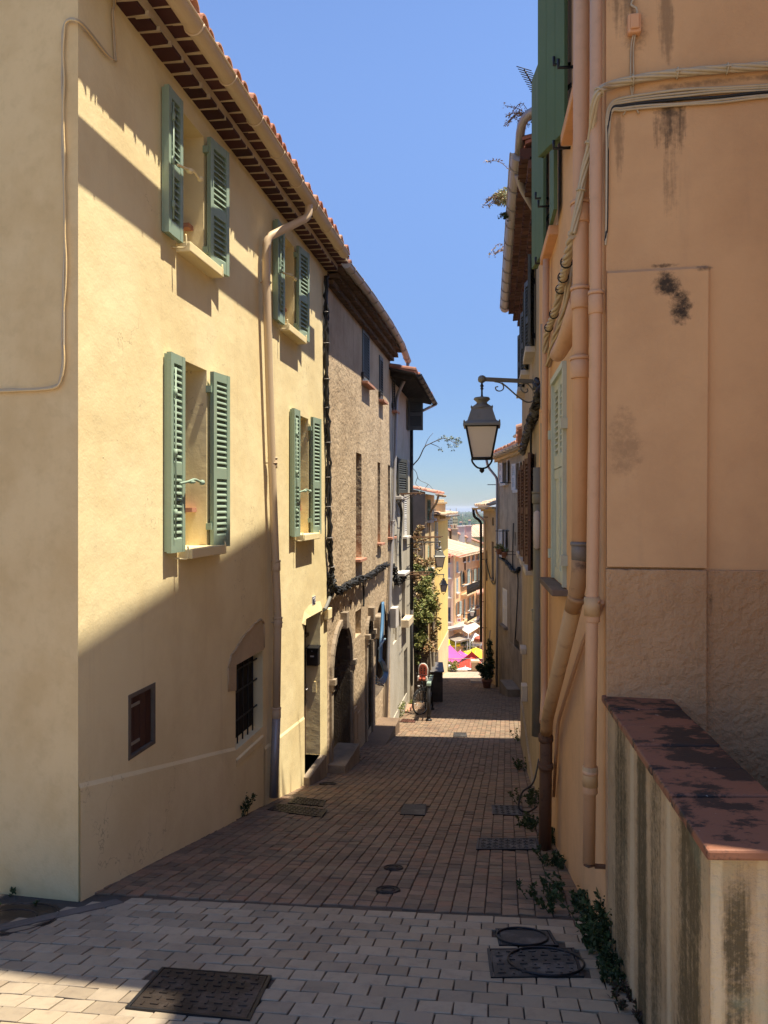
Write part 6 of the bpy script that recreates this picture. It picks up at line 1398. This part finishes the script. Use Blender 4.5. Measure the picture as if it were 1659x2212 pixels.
# its street face looks up the hill: normal towards the camera side
WF = Fr((S(980) * 58, 58), (S(1036) * 66 - S(980) * 58, 8), (8, -(S(1036) * 66 - S(980) * 58)))
LF = math.hypot(S(1036) * 66 - S(980) * 58, 8)
FF = empty('end_house', (S(980) * 58, 58, G(58)), 'peach orange house with pale tiled roof and balconies closing the view above the market', 'house')
def oF(u0, u1, v0, v1, dp=.2, **k): return opW(WF, u0, u1, v0, v1, dp, **k)
opf = dict(a=oF(986, 990, 1213, 1235), b=oF(985.5, 990, 1249, 1280), t1=oF(1000, 1003, 1200, 1213), t2=oF(1010, 1012, 1199, 1212), t3=oF(1019.5, 1022, 1195, 1209.5), t4=oF(1029.5, 1032, 1193.5, 1208),
           m1=oF(997.5, 1009, 1231, 1263, arch=True), m2=oF(1019, 1023, 1230, 1257, arch=True), m3=oF(1029, 1032, 1227, 1255), l1=oF(986.5, 991.5, 1300, 1328), l2=oF(1000, 1002, 1295, 1335), l3=oF(1010, 1013, 1291, 1318), l4=oF(1019, 1021.5, 1288, 1314), l5=oF(1029, 1035, 1285, 1312, arch=True))
ztF = zv(1196, 61.5); mb = MB(); facade_mesh(mb, WF, 0, LF, -14, ztF, list(opf.values())); shell(mb, WF, 0, LF, -14, ztF, 7); mb.build('wall', PEA, FF)
SHG2 = paint('far_grey_green_shutter', (.34, .40, .36), .6, .1)
for k, o_ in opf.items():
    if k in ('a', 'b'): w_ = simple_win(WF, o_, FF, SHT, 'closed', sl=WSILL)
    elif k in ('m2', 'm3', 'l1', 'l5', 't1', 't2', 't3', 't4', 'm1', 'l2', 'l3', 'l4'): w_ = simple_win(WF, o_, FF, SHG2, 'both' if k in ('m1', 'm2', 'm3', 'l1') else 'b', min(.45, (o_['t1'] - o_['t0']) * .5), ang=12)
for (u0, u1, vt, vb) in ((995, 1024.5, 1259, 1278), (996, 1016, 1321, 1337)):
    o_ = oF(u0, u1, vt, vb); mb = MB(); t0, t1, zb_, zt_ = o_['t0'], o_['t1'], o_['z0'], o_['z1']
    mb.box(WF, t0, t1, 0, .55, zb_ - .12, zb_); bal = mb.build('balcony', CRM, FF)
    mb = MB(); mb.tube([WF.pt(t0, .52, zt_), WF.pt(t1, .52, zt_)], .03, 5); mb.tube([WF.pt(t0, 0, zt_), WF.pt(t0, .52, zt_)], .03, 5); mb.tube([WF.pt(t1, 0, zt_), WF.pt(t1, .52, zt_)], .03, 5)
    n_ = int((t1 - t0) / .11)
    for i in range(n_ + 1): t = t0 + (t1 - t0) * i / n_; mb.tube([WF.pt(t, .52, zb_), WF.pt(t, .52, zt_)], .014, 4)
    for i in range(5): mb.tube([WF.pt(t0, .1 * i + .05, zb_), WF.pt(t0, .1 * i + .05, zt_)], .014, 4)
    for i in range(int((t1 - t0) / .45)): t = t0 + .22 + .45 * i; mb.tube([WF.pt(t + .13 * math.cos(a * math.pi / 4), .53, (zb_ + zt_) / 2 + .13 * math.sin(a * math.pi / 4)) for a in range(9)], .016, 4)
    mb.build('railing', IRN, bal)
pipe_run([on(WF, 1007, 1196, .3), on(WF, 1005, 1204, .08), on(WF, 1005, 1232, .08)], .06, SHB, FF); pipe_run([on(WF, 983, 1198, .3), on(WF, 981, 1208, .08), on(WF, 981, 1345, .08)], .06, CRM, FF)
mb = MB(); e = [WF.pt(-.3, .5, ztF), WF.pt(LF + .6, .5, ztF + .0), WF.pt(LF + .6, -7, ztF + 1.6), WF.pt(-.3, -7, ztF + 1.6)]
tile_roof(mb, WF, 2.0, LF + .6, ztF, .45, 7, .26, .09, .22, 4, seed=51); mb.build('roof', TILP, FF)
mb = MB(); tile_roof(mb, WF, -.2, 2.0, ztF - .03, .45, 7, .24, .09, .22, 4, seed=52); mb.build('roof', TILR, FF)
gutter(WF, [(-.2, .52, ztF - .05), (LF + .6, .52, ztF - .05)], .06, SILL, FF, 1.2)
# pink-cream neighbour on its left
WP = Fr((S(980) * 58, 58), (-1, -.25), (.25, -1)); PK = empty('pink_house', (S(974) * 57.7, 57.7, G(58)), 'pale pink house with lilac shutters squeezed between the yellow and orange houses', 'house')
oP = [opW(WP, 968.5, 972, 1205, 1216, .1), opW(WP, 968.5, 972, 1226, 1248, .1), opW(WP, 968.5, 972, 1265, 1290, .1), opW(WP, 968, 973, 1312, 1343, .1)]
mb = MB(); facade_mesh(mb, WP, 0.02, 4, -14, ztF - .05, oP); shell(mb, WP, 0.02, 4, -14, ztF - .05, 6); mb.build('wall', PNK, PK)
for i, o_ in enumerate(oP): simple_win(WP, o_, PK, [SHB, paint('lilac_shutter', (.45, .42, .52), .6, .1), SHW, paint('navy_shutter', (.06, .07, .12), .6, .1)][i], 'closed')
mb = MB(); tile_roof(mb, WP, -.1, 4, ztF - .02, .35, 6, .2, .09, .22, 2, seed=53); mb.build('roof', TILR, PK)
# right hand neighbour with a shop front
YH = empty('pale_yellow_house', (S(1037) * 66.3, 66.3, G(66)), 'pale yellow house at the right edge of the market square', 'house')
WY = Fr((S(1036.3) * 66.4, 66.4), (.6, -1.0), (-1.0, -.6)); mb = MB(); facade_mesh(mb, WY, 0, 5, -14, zv(1195, 66), []); shell(mb, WY, 0, 5, -14, zv(1195, 66), 5); mb.build('wall', CRM, YH); mb = MB(); tile_roof(mb, WY, -.3, 5, zv(1194, 66), .5, 5, .26, .09, .22, 2, seed=54); mb.build('roof', TILR, YH)
# shop sign and shop fascia on the end house
sg = empty('hanging_sign', A3(991, 1340, 59.5), 'square white sign with a red mark under the orange house windows', 'sign'); f = Fr((S(987.5) * 58.5, 58.5), (1, 0), (0, -1))
mb = MB(); mb.box(f, 0, .3, -.06, 0, zv(1344, 58.5), zv(1335.5, 58.5)); mb.build('panel', SHW, sg); mb = MB(); mb.mesh([f.pt(.15 + .1 * math.cos(a * math.pi / 6), .004, zv(1339.5, 58.5) + .06 * math.sin(a * math.pi / 6)) for a in range(12)], [tuple(range(12))]); mb.build('mark', paint('crimson_mark', (.4, .02, .05)), sg)
sf = empty('shop_fascia', WF.pt(LF * .7, .3, zv(1345, 63)), 'long pale shop fascia with dark lettering under the lower balcony', 'sign'); o_ = oF(1018, 1034, 1334, 1345); mb = MB(); mb.box(WF, o_['t0'], o_['t1'] , .05, .3, o_['z0'], o_['z1']); mb.build('panel', SHW, sf)
mb = MB(); q = random.Random(6); t = o_['t0'] + .2; zm_ = (o_['z0'] + o_['z1']) / 2
while t < o_['t1'] - .4:
    w_ = .22; h = .26
    for st in q.choice([[[(0, 0), (0, 1)], [(0, 1), (.8, .5), (0, .4)]], [[(0, 0), (.4, 1), (.8, 0)], [(.2, .4), (.6, .4)]], [[(.8, 1), (0, .8), (0, .1), (.8, 0)]]]): mb.tube([WF.pt(t + x * w_, .31, zm_ - h / 2 + y * h) for x, y in st], .022, 4)
    t += .34
mb.build('lettering', IRN, sf)
# lamp 4 on a house round the corner
R4 = empty('corner_house', (6.1, 46, G(46)), 'orange house round the corner of the square that carries the farthest lantern', 'house'); W4 = wall(S(1043.5) * 46, 46, S(1043.5) * 46 + .1, 47.2, 'R')
mb = MB(); facade_mesh(mb, W4, 0, W4.L, -14, zv(1285, 46), []); shell(mb, W4, 0, W4.L, -14, zv(1285, 46), 5); mb.build('wall', PEA, R4); mb = MB(); tile_roof(mb, W4, -.2, W4.L, zv(1284, 46), .35, 5, .26, .09, .22, 1, seed=55); mb.build('roof', TILR, R4)
z4 = zv(1308, 45.8); lamp((S(1045) * 46.1, 46.1, z4), (S(1019.5) * 45.9, 45.9, z4), .62, R(50), 'farthest iron lantern, hanging over the market from the right')
# roofs with chimneys behind
GG = empty('chimney_house', (S(1005) * 80, 80, G(80)), 'long low house with three chimneys and a pinkish roof, behind the orange end house', 'house')
WG = Fr((S(960) * 76, 76), (S(1046) * 92 - S(960) * 76, 16), (16, -(S(1046) * 92 - S(960) * 76))); LG = math.hypot(S(1046) * 92 - S(960) * 76, 16)
zg = zv(1148, 77); mb = MB(); P = WG.pt
mb.poly([P(0, 0, -16), P(LG, 0, -16), P(LG, 0, zv(1177, 92)), P(0, 0, zv(1144, 76))]); mb.poly([P(0, -8, -16), P(LG, -8, -16), P(LG, -8, zv(1177, 92)), P(0, -8, zv(1144, 76))]); mb.poly([P(LG, 0, -16), P(LG, -8, -16), P(LG, -8, zv(1177, 92)), P(LG, 0, zv(1177, 92))]); mb.poly([P(0, 0, -16), P(0, -8, -16), P(0, -8, zv(1144, 76)), P(0, 0, zv(1144, 76))])
mb.build('wall', CRM, GG)
mb = MB(); za, zb_ = zv(1141, 76), zv(1175, 92); n_ = 36
mb.hexa([P(0, .2, za - .1), P(LG, .2, zb_ - .1), P(LG, -8.2, zb_ + 1.2), P(0, -8.2, za + .6), P(0, .2, za), P(LG, .2, zb_), P(LG, -8.2, zb_ + 1.3), P(0, -8.2, za + .7)])
for i in range(n_):
    o = .1 - 8.2 * i / n_; s0 = [P(0, o, za + .7 * i / n_ + .02), P(LG, o, zb_ + 1.3 * i / n_ + .02)]
    for k in range(12): a, b = s0[0].lerp(s0[1], k / 12), s0[0].lerp(s0[1], (k + .98) / 12); mb.tube([a, b], .085, 5)
mb.build('roof', TILR, GG)
for (u0, u1, v0, v1, d, mt_, lb) in ((975.5, 989, 1144, 1170, 77.5, TAN, 'tan'), (988.5, 1004, 1138.5, 1160, 81, stucco('white_chimney', (.52, .49, .48), (.45, .42, .41)), 'white'), (1005, 1019, 1137.5, 1156, 84, stucco('pink_chimney', (.47, .36, .34), (.4, .31, .3)), 'pink')):
    f = Fr((S(u0) * d, d), (1, .1), (.1, -1)); wx = (u1 - u0) / F * d; mb = MB(); mb.box(f, 0, wx, -.9, 0, zv(v1, d) - .8, zv(v0, d)); mb.box(f, -.08, wx + .08, -.98, .08, zv(v0, d) + .001, zv(v0, d) + .13)
    if lb == 'tan':
        for x in (.12, wx - .2): mb.hexa([f.pt(x, -.1, zv(v0, d) + .13), f.pt(x + .1, -.1, zv(v0, d) + .13), f.pt(x + .1, -.8, zv(v0, d) + .13), f.pt(x, -.8, zv(v0, d) + .13), f.pt(x - .1, -.1, zv(v0, d) + .5), f.pt(x + .2, -.1, zv(v0, d) + .5), f.pt(x + .2, -.8, zv(v0, d) + .5), f.pt(x - .1, -.8, zv(v0, d) + .5)])
    o = mb.build('chimney', mt_, GG, .02); o['label'] = lb + ' chimney'
mb = MB(); a = A3(999.5, 1137, 81.5); mb.tube([a, A3(999.5, 1110, 81.5)], .025, 5)
for dz, w_ in ((1.0, .5), (.85, .35), (1.15, .3)): mb.tube([a + Vector((-w_, 0, dz * .45)), a + Vector((w_, .1, dz * .45))], .012, 4)
for k in range(6): mb.tube([a + Vector((-.4 + .16 * k, -.18, .45)), a + Vector((-.4 + .16 * k, .18, .45))], .008, 4)
mb.build('antenna', MET, GG)
# distant apartment block and houses in the trees
def far_block(u0, u1, v0, v1, d, mat, label, floors, bays, roofm=None, name='distant_building'):
    x0, x1 = S(u0) * d, S(u1) * d; rt = empty(name, ((x0 + x1) / 2, d, G(d)), label, 'building', 'pale buildings among the far trees'); f = Fr((x0, d), (1, .05), (.05, -1)); W_ = x1 - x0; zt_ = zv(v0, d); zb_ = zv(v1, d); ops = []
    for i in range(floors):
        for j in range(bays):
            h = (zt_ - zb_) / floors; w_ = W_ / bays; ops.append(dict(t0=j * w_ + w_ * .25, t1=j * w_ + w_ * .75, z0=zb_ + i * h + h * .25, z1=zb_ + i * h + h * .75, dp=.5))
    mb = MB(); facade_mesh(mb, f, 0, W_, G(d) - 5, zt_, ops); shell(mb, f, 0, W_, G(d) - 5, zt_, W_ * .7); mb.build('wall', mat, rt)
    for o_ in ops: w2 = MB(); w2.box(f, o_['t0'], o_['t1'], -.55, -.45, o_['z0'], o_['z1']); w2.build('window', GLS, rt)
    r_ = MB(); 
    if roofm: r_.hexa([f.pt(-.5, .6, zt_), f.pt(W_ + .5, .6, zt_), f.pt(W_ + .5, -W_ * .7 - .5, zt_), f.pt(-.5, -W_ * .7 - .5, zt_), f.pt(W_ * .2, -W_ * .3, zt_ + W_ * .18), f.pt(W_ * .8, -W_ * .3, zt_ + W_ * .18), f.pt(W_ * .8, -W_ * .4, zt_ + W_ * .18), f.pt(W_ * .2, -W_ * .4, zt_ + W_ * .18)]); r_.build('roof', roofm, rt)
    else: r_.box(f, W_ * .1, W_ * .45, -W_ * .5, -W_ * .1, zt_, zt_ + 2.2); r_.box(f, W_ * .7, W_ * .78, -W_ * .3, -W_ * .2, zt_, zt_ + 4); r_.build('roof_block', mat, rt)
FARW = stucco('far_pale_wall', (.55, .48, .40), (.5, .43, .36), 5, .1, 0)
far_block(960, 978, 1121, 1145, 290, FARW, 'cream apartment block with flat roof, left of the antenna beyond the chimneys', 4, 5)
far_block(977.5, 989, 1119, 1145, 300, CRM, 'yellowish wing adjoining the cream apartment block on its right', 4, 3)
for i, (u0, u1, v0, v1, d, lb) in enumerate(((1030, 1038, 1134, 1142, 520, 'white villa among trees left of the black drainpipe, upper of two'), (1036, 1043, 1138, 1148, 430, 'white villa right against the black drainpipe, lower of two'), (993, 998, 1128, 1134, 700, 'tiny pale house in the trees behind the white chimney'), (1012, 1017, 1124, 1128, 1000, 'tiny pale house high in the far trees'))):
    far_block(u0, u1, v0, v1, d, FARW, lb, 2, 3, TILR)
q = random.Random(99)
for i in range(5):
    d = 150 + i * 22; u = 1022 + i * 5.0; v0 = 1160 - i * 3; x0 = S(u) * d; f = Fr((x0, d), (1, .1), (.1, -1)); w_ = 9
    rt = empty('town_house', (x0, d, G(d)), ['low town house with pink roof just right of the pink chimney', 'second town roof right of the pink chimney', 'middle one of the five town roofs running towards the drainpipe', 'fourth town roof, smaller, running towards the drainpipe', 'farthest and smallest of the five town roofs'][i], 'house', 'roofs below the far trees')
    mb = MB(); zt_ = zv(v0, d); facade_mesh(mb, f, 0, w_, G(d) - 3, zt_, []); shell(mb, f, 0, w_, G(d) - 3, zt_, 9); mb.build('wall', [CRM, FARW, PNK, CRM, FARW][i], rt); mb = MB(); tile_roof(mb, f, -.3, w_ + .3, zt_, .5, 9, .22, .1, .4, 1, seed=i); mb.build('roof', TILR if i % 2 else TILP, rt)
# wooded hills
mb = MB(); q = random.Random(123); ico = []
phi = (1 + 5 ** .5) / 2
iv = [Vector(v).normalized() for v in ((-1, phi, 0), (1, phi, 0), (-1, -phi, 0), (1, -phi, 0), (0, -1, phi), (0, 1, phi), (0, -1, -phi), (0, 1, -phi), (phi, 0, -1), (phi, 0, 1), (-phi, 0, -1), (-phi, 0, 1))]
ifc = [(0, 11, 5), (0, 5, 1), (0, 1, 7), (0, 7, 10), (0, 10, 11), (1, 5, 9), (5, 11, 4), (11, 10, 2), (10, 7, 6), (7, 1, 8), (3, 9, 4), (3, 4, 2), (3, 2, 6), (3, 6, 8), (3, 8, 9), (4, 9, 5), (2, 4, 11), (6, 2, 10), (8, 6, 7), (9, 8, 1)]
for _ in range(5200):
    d = math.exp(q.uniform(math.log(180), math.log(6800))); u = q.uniform(860, 1200); x = S(u) * d; r = q.uniform(2.5, 5.5) * (1 + d / 2500); z = G(d) + (q.uniform(0, 3) + 5.0 * (1 + d / 6000))
    if 280 < d < 330 and 955 < u < 992: continue
    for k in range(3):
        o = Vector((x + q.gauss(0, r * .6), d + q.gauss(0, r * .6), z + q.gauss(0, r * .35))); rr = r * q.uniform(.4, .8)
        mb.mesh([o + Vector((v.x * rr * q.uniform(.7, 1.25), v.y * rr, v.z * rr * q.uniform(.7, 1.3))) for v in iv], ifc)
wd_ = mb.build('far_woodland', island('woodland_canopy', [(.035, .07, .025), (.055, .095, .03), (.03, .06, .03), (.075, .11, .04)], .9, 0, 5, 0)); tag(wd_, 'far green woodland on the coastal plain running to the sea', 'woodland', None, 'stuff')
mb = MB(); b0 = A3(991, 1110, 6000); s_ = 1.0; d = 7600; b0 = A3(991, 1112, d); 
hull = MB(); hull.hexa([b0 + Vector(v) for v in ((-16, -4, 0), (16, -4, 0), (16, 4, 0), (-16, 4, 0), (-22, -5, 6), (22, -5, 6), (22, 5, 6), (-22, 5, 6))]); rt = empty('sailing_boat', (b0.x, b0.y, -63), 'tiny white sail far out on the sea just above the trees', 'sailing boat'); hull.build('hull', WSILL, rt); mb.mesh([b0 + Vector(v) for v in ((-10, 0, 6), (12, 0, 6), (2, 0, 52), (2, 2, 52))], [(0, 1, 2), (0, 3, 1), (1, 3, 2), (0, 2, 3)]); mb.build('sail', paint('sail_cloth', (.8, .8, .8)), rt)

# ================================================================ near plants and cables
def weed(u, v, w_, h, n, ls, lb, mats=None, seed=0, dd=0, name='weed_clump', cat='weeds'):
    p = gp(u, v); q = random.Random(seed); rt = empty(name, p, lb, cat); mb = MB(); st = MB()
    n = int(n * 1.25); k = max(4, n // 30)
    for i in range(k):
        a = q.uniform(0, 6.28); r_ = w_ * q.random() ** .6 * .5; b = p + Vector((math.cos(a) * r_ , math.sin(a) * r_ * 1.6, 0)); b.z = G(b.y) - .01; hh = h * q.uniform(.35, 1.0)
        tip = b + Vector((q.gauss(0, .35) * hh, q.gauss(0, .35) * hh, hh)); mid = b.lerp(tip, .5) + Vector((q.gauss(0, .02), q.gauss(0, .02), .02)); pth = smooth_path([b, mid, tip], 4); st.tube(pth, [.004 * (1 - .6 * j / (len(pth) - 1)) for j in range(len(pth))], 4)
        for j in range(int(n / k)):
            c = pth[min(len(pth) - 1, int(q.random() ** .7 * len(pth)))]; dr = Vector((q.gauss(0, 1), q.gauss(0, 1), q.gauss(.4, .6))).normalized(); sd_ = dr.cross(Vector((q.gauss(0, 1), q.gauss(0, 1), q.gauss(0, 1)))).normalized(); s = ls * q.uniform(.5, 1.3)
            mb.mesh([c, c + dr * s * .5 + sd_ * s * .28, c + dr * s, c + dr * s * .5 - sd_ * s * .28, c + dr * s * .5 + sd_.cross(dr) * s * .08], [(0, 1, 4), (1, 2, 4), (2, 3, 4), (3, 0, 4)])
    mb.build('leaves', mats or LEAD, rt); st.build('stem', LEAD, rt)
weed(1300, 2050, .22, .26, 900, .04, 'tall dark leafy weeds at the foot of the parapet beside the touching iron covers', seed=1)
weed(1325, 2110, .16, .12, 500, .03, 'low weeds along the parapet foot, just nearer than the tall ones', seed=2)
weed(1352, 2165, .2, .07, 420, .022, 'small reddish withered weeds at the parapet foot, nearest to the viewer', [leafmat('withered_leaves', [(.07, .03, .025), (.05, .045, .02), (.1, .05, .035)])], seed=3)
weed(1205, 1948, .42, .13, 520, .03, 'spreading weeds on the red pavers in front of the lower drainpipe end', seed=4)
weed(1252, 1965, .14, .12, 380, .03, 'small dense weed tuft between the spreading weeds and the tall ones', seed=5)
weed(1195, 1868, .22, .12, 420, .028, 'weeds on the pavers just below the rusty pipe foot', seed=6)
weed(1187, 1820, .14, .16, 420, .03, 'dark tuft growing right at the foot of the rusty downpipe', seed=7)
weed(1148, 1790, .26, .14, 420, .03, 'weeds along the drab wall, level with the pale thin cover', seed=8)
weed(1140, 1735, .3, .18, 520, .03, 'weeds around the black loose cable on the drab wall', seed=9)
weed(1128, 1660, .3, .16, 380, .03, 'weeds farther up the drab wall near the sunlit band', seed=10)
weed(1122, 1600, .25, .22, 260, .035, 'bright weeds at the far corner of the drab house in the sun', LEAF, seed=11)
weed(522, 1762, .12, .26, 420, .03, 'single dark weed growing at the base of the yellow house wall', seed=12)
weed(770, 1640, .25, .12, 260, .03, 'small weeds at the foot of the brown house beside the steps', seed=13)
weed(860, 1548, .2, .42, 320, .05, 'bright green sunlit weed against the grey house wall', LEAF, seed=14)
weed(884, 1530, .18, .3, 200, .045, 'thin sunlit weed at the far end of the grey house', LEAF, seed=15)
weed(843, 1583, .12, .12, 60, .03, 'tiny weed in the sun at the joint of the brown and grey houses', LEAF, seed=16)
weed(40, 1938, .6, .05, 260, .02, 'low weeds along the asphalt at the left corner wall', seed=17)
# greenery in the brick cornice gutter
def tuft(c, r, n, ls, lb, mats, seed, sprigs=6, reach=.3, cat='plant'):
    q = random.Random(seed); c = Vector(c); rt = empty('gutter_plant', c, lb, cat, 'plants growing in the gutter'); mb = MB(); st = MB()
    for i in range(sprigs):
        a = q.uniform(1.6, 4.6); L = reach * q.uniform(.5, 1.2); pts = [c, c + Vector((math.cos(a) * L * .5, math.sin(a) * L * .3, L * .35)), c + Vector((math.cos(a) * L, math.sin(a) * L * .4, q.uniform(-.15, .45) * L))]; pth = smooth_path(pts, 5); st.tube(pth, .004, 4)
        for p in pth[2:]: crown(mb, (p.x, p.y, p.z), .03, .03, .03, 4, ls * .8, q, 1 if len(mats) > 1 else 0)
    for _ in range(4): cc = c + Vector((q.uniform(-.8, 0) * r, q.uniform(-.6, .6) * r, q.uniform(-.2, .6) * r)); crown(mb, tuple(cc), r * .6, r * .6, r * .5, n // 4, ls, q, 0)
    mb.build('leaves', mats, rt); st.build('stem', TWIG, rt)
PAL = leafmat('pale_gutter_leaves', [(.34, .38, .22), (.42, .44, .28), (.26, .30, .14), (.42, .28, .15)])  # paler leaf greens with one rust tone
def gpt(u, v, d): return A3(u, v, d)
tuft(A3(1099, 440, 9.9), .22, 700, .022, 'bushy pale plant sprouting from the brick cornice gutter', [PAL, LEAR], 1, 12, .32)
tuft(A3(1098, 470, 10.0), .08, 100, .022, 'small dark sprig hanging just under the bushy gutter plant', [LEAD, LEAD], 2, 4, .12)
tuft(A3(1099, 551, 12.3), .07, 70, .028, 'short leafy sprig low on the gutter', [PAL, LEAR], 3, 3, .38)
tuft(A3(1152, 262, 8.1), .10, 130, .018, 'dark leafy sprigs at the top end of the gutter by the green shutter', [LEAD, LEAR], 4, 10, .38)
tuft(A3(1105, 372, 9.2), .04, 24, .022, 'single bare reddish sprig high on the gutter', [LEAR, LEAR], 5, 1, .33)
# television aerial over the gutter
an = empty('television_aerial', A3(1163, 250, 8.6), 'comb-like television aerial standing against the sky by the green shutter', 'aerial')
mb = MB(); a0, a1 = A3(1164, 262, 8.6), A3(1163, 100, 8.6); mb.tube([A3(1167, 330, 8.6), A3(1167, 96, 8.6)], .012, 6); mb.build('mast', RST, an)
mb = MB(); b0, b1 = A3(1162, 204, 8.5), A3(1132, 150, 8.3); mb.tube([b0, b1], .008, 5)
for k in range(11): p = b0.lerp(b1, k / 10); mb.tube([p + Vector((-.085, 0, .035)), p + Vector((.085, 0, -.015))], .0055, 4)
mb.build('aerial_arms', IRN, an)
# loose cables
twisted('cable_bundle', [on(WA, 704, 596, .05), on(WA, 705, 700, .05), on(WA, 706, 850, .05), on(WB, 710, 1000, .05), on(WB, 711, 1150, .06), on(WB, 716, 1230, .06), on(WB, 714, 1290, .05)], .020, 4, CBK, 'thick black cables running straight down the joint of the yellow and brown houses', 'cables', .026, 1.5, 9, MET, tight=False)
twisted('cable_bundle', [on(WB, 716, 1240, .06), on(WB, 719, 1268, .08), on(WB, 730, 1276, .10), on(WB, 745, 1268, .09), on(WB, 765, 1257, .09), on(WB, 785, 1250, .10), on(WB, 805, 1240, .09), on(WB, 820, 1228, .07), on(WB, 836, 1220, .06)], .020, 6, CBK, 'ragged bundle of black cables drooping across the brown house front', 'cables', .042, 7, 8, IRN, seed=4, tight=False)
twisted('cable_bundle', [on(WC, 846, 1222, .06), on(WC, 852, 1232, .06), on(WC, 856, 1256, .1), on(WC, 864, 1255, .14), on(WC, 872, 1246, .12), on(WC, 882, 1232, .08)], .022, 5, CBK, 'tangled black cables hanging across the grey house front', 'cables', .05, 7, 5, IRN, seed=5, tight=False)
for path, r, mt_, lb in (([on(WB, 783, 1252, .06), on(WB, 786, 1280, .05), on(WB, 785, 1310, .05)], .02, CBK, 'short black cable dangling below the drooping bundle on the brown house'),
                         ([on(WB, 713, 1290, .05), on(WA, 704, 1312, .06), on(WA, 700, 1317, .06)], .03, GIR, 'grey conduit elbow leading from the black cables to a little box by door 12'),
                         ([on(WC, 861, 1083, .1), on(WC, 867, 1104, .1), on(WC, 866, 1140, .08), on(WC, 864, 1180, .08), on(WC, 865, 1232, .08)], .035, CBK, 'thick black curved hose down the grey house front'),
                         ([on(WB, 820, 1178, .08), on(WB, 823, 1192, .05), on(WB, 821, 1235, .05)], .008, CYE, 'thin pale wire hanging from the middle brick sill'),
                         ([at(1164, 1640, 8.6), at(1152, 1690, 8.0), at(1128, 1712, 7.9), at(1121, 1745, 7.8), at(1140, 1754, 7.8), at(1160, 1742, 7.9)], .010, CBK, 'loose black cable looping out over the weeds by the drab house')):
    mb = MB(); mb.tube(smooth_path(path, 8), r, 7); tag(mb.build('hanging_cable', mt_, loc=tuple(path[0])), lb, 'cable')
bxx = MB(); t, z = WA.hit(703, 1322); bxx.box(WA, t - .12, t + .1, .0, .08, z - .1, z + .06); tag(bxx.build('junction_box', YEL, bevel=.01, loc=tuple(WA.pt(t, 0, z))), 'small cream junction box beside the doorway of house 12', 'junction box')
bxx = MB(); t, z = WB.hit(836, 1330); bxx.box(WB, t - .2, t + .2, .1, .24, z - .25, z + .2); tag(bxx.build('junction_box', WSILL, bevel=.01, loc=tuple(WB.pt(t, 0, z))), 'pale grey meter box on the pipe above the blue fork', 'junction box')
# pale cable wrapped round the corner of the yellow house
C0 = lambda u, v: on(W0, u, v, .02)
for i in range(3):
    q = random.Random(60 + i); dx = (i - 1) * 2.2
    path = [on(WA, 247 + dx, -60, .02), on(WA, 247 + dx, 12, .02), on(WA, 245 + dx, 30 + q.uniform(-3, 3), .025), on(WA, 250 + dx, 122, .02), on(WA, 248 + dx * .5, 130, .02), on(WA, 230, 116 + dx, .02), on(WA, 200, 78 + dx * 1.4, .02), on(WA, 178, 52 + dx, .025), at(163, 43 + dx, 4.82), C0(152, 42 + dx), C0(142, 48 + dx), C0(137 + dx, 70)]
    v = 120
    while v < 740: path.append(C0(136 + dx * .8 + q.uniform(-1.8, 1.8) + 4 * math.exp(-((v - 520) / 150) ** 2), v)); v += 55
    path += [C0(137 + dx, 780), C0(131 + dx, 818), C0(122, 834 + dx), C0(90, 840 + dx + q.uniform(-1, 1)), C0(50, 842 + dx), C0(0, 844 + dx), C0(-80, 846 + dx)]
    mb = MB(); mb.tube(smooth_path(path, 6), .0055, 6)
    tag(mb.build('corner_cable', [CBE, CYE, YEL_SIDE][i], loc=tuple(path[0])), ['beige cable, outermost of the three looped round the yellow corner', 'pale cable, middle one of the three looped round the yellow corner', 'yellow painted cable, innermost of the three looped round the yellow corner'][i], 'cable', 'pale cables looped round the yellow corner')
# unseen house added on the right, stepped in height to shape the foreground shade
nb = empty('added_shade_house', (2.4, 3, G(3)), 'plain orange house added unseen on the right to shade the foreground', 'house')
WN = Fr((2.08, 1.90), (.02, 1), (-1, .02)); mb = MB(); facade_mesh(mb, WN, 0, .6, -3, 6.7, []); shell(mb, WN, 0, .6, -3, 6.7, 6); facade_mesh(mb, WN, .601, 2.0, -3, 10.4, []); shell(mb, WN, .601, 2.0, -3, 10.4, 6); mb.build('wall', ORG, nb)
mb = MB(); tile_roof(mb, WN, .601, 2.0, 10.4, .1, 6, .3, .08, .19, 1); mb.build('roof', TIL, nb)
# air over the plain and the sea
hz = bpy.data.materials.new('haze'); hz.use_nodes = True; hn = hz.node_tree; hn.nodes.clear(); ho = hn.nodes.new('ShaderNodeOutputMaterial'); hv = hn.nodes.new('ShaderNodeVolumePrincipled')
hv.inputs['Color'].default_value = (.80, .88, 1, 1); hv.inputs['Density'].default_value = HAZE; hn.links.new(hv.outputs[0], ho.inputs['Volume'])
if HAZE > 0:
    mb = MB(); mb.hexa([(-9000, -60, -70), (9000, -60, -70), (9000, 13000, -70), (-9000, 13000, -70), (-9000, -60, 16), (9000, -60, 16), (9000, 13000, 16), (-9000, 13000, 16)])
    tag(mb.build('haze', hz), 'pale blue sea haze over the far woodland', 'haze', None, 'stuff')
for o in list(bpy.data.objects):
    if '_w' in o: del o['_w']
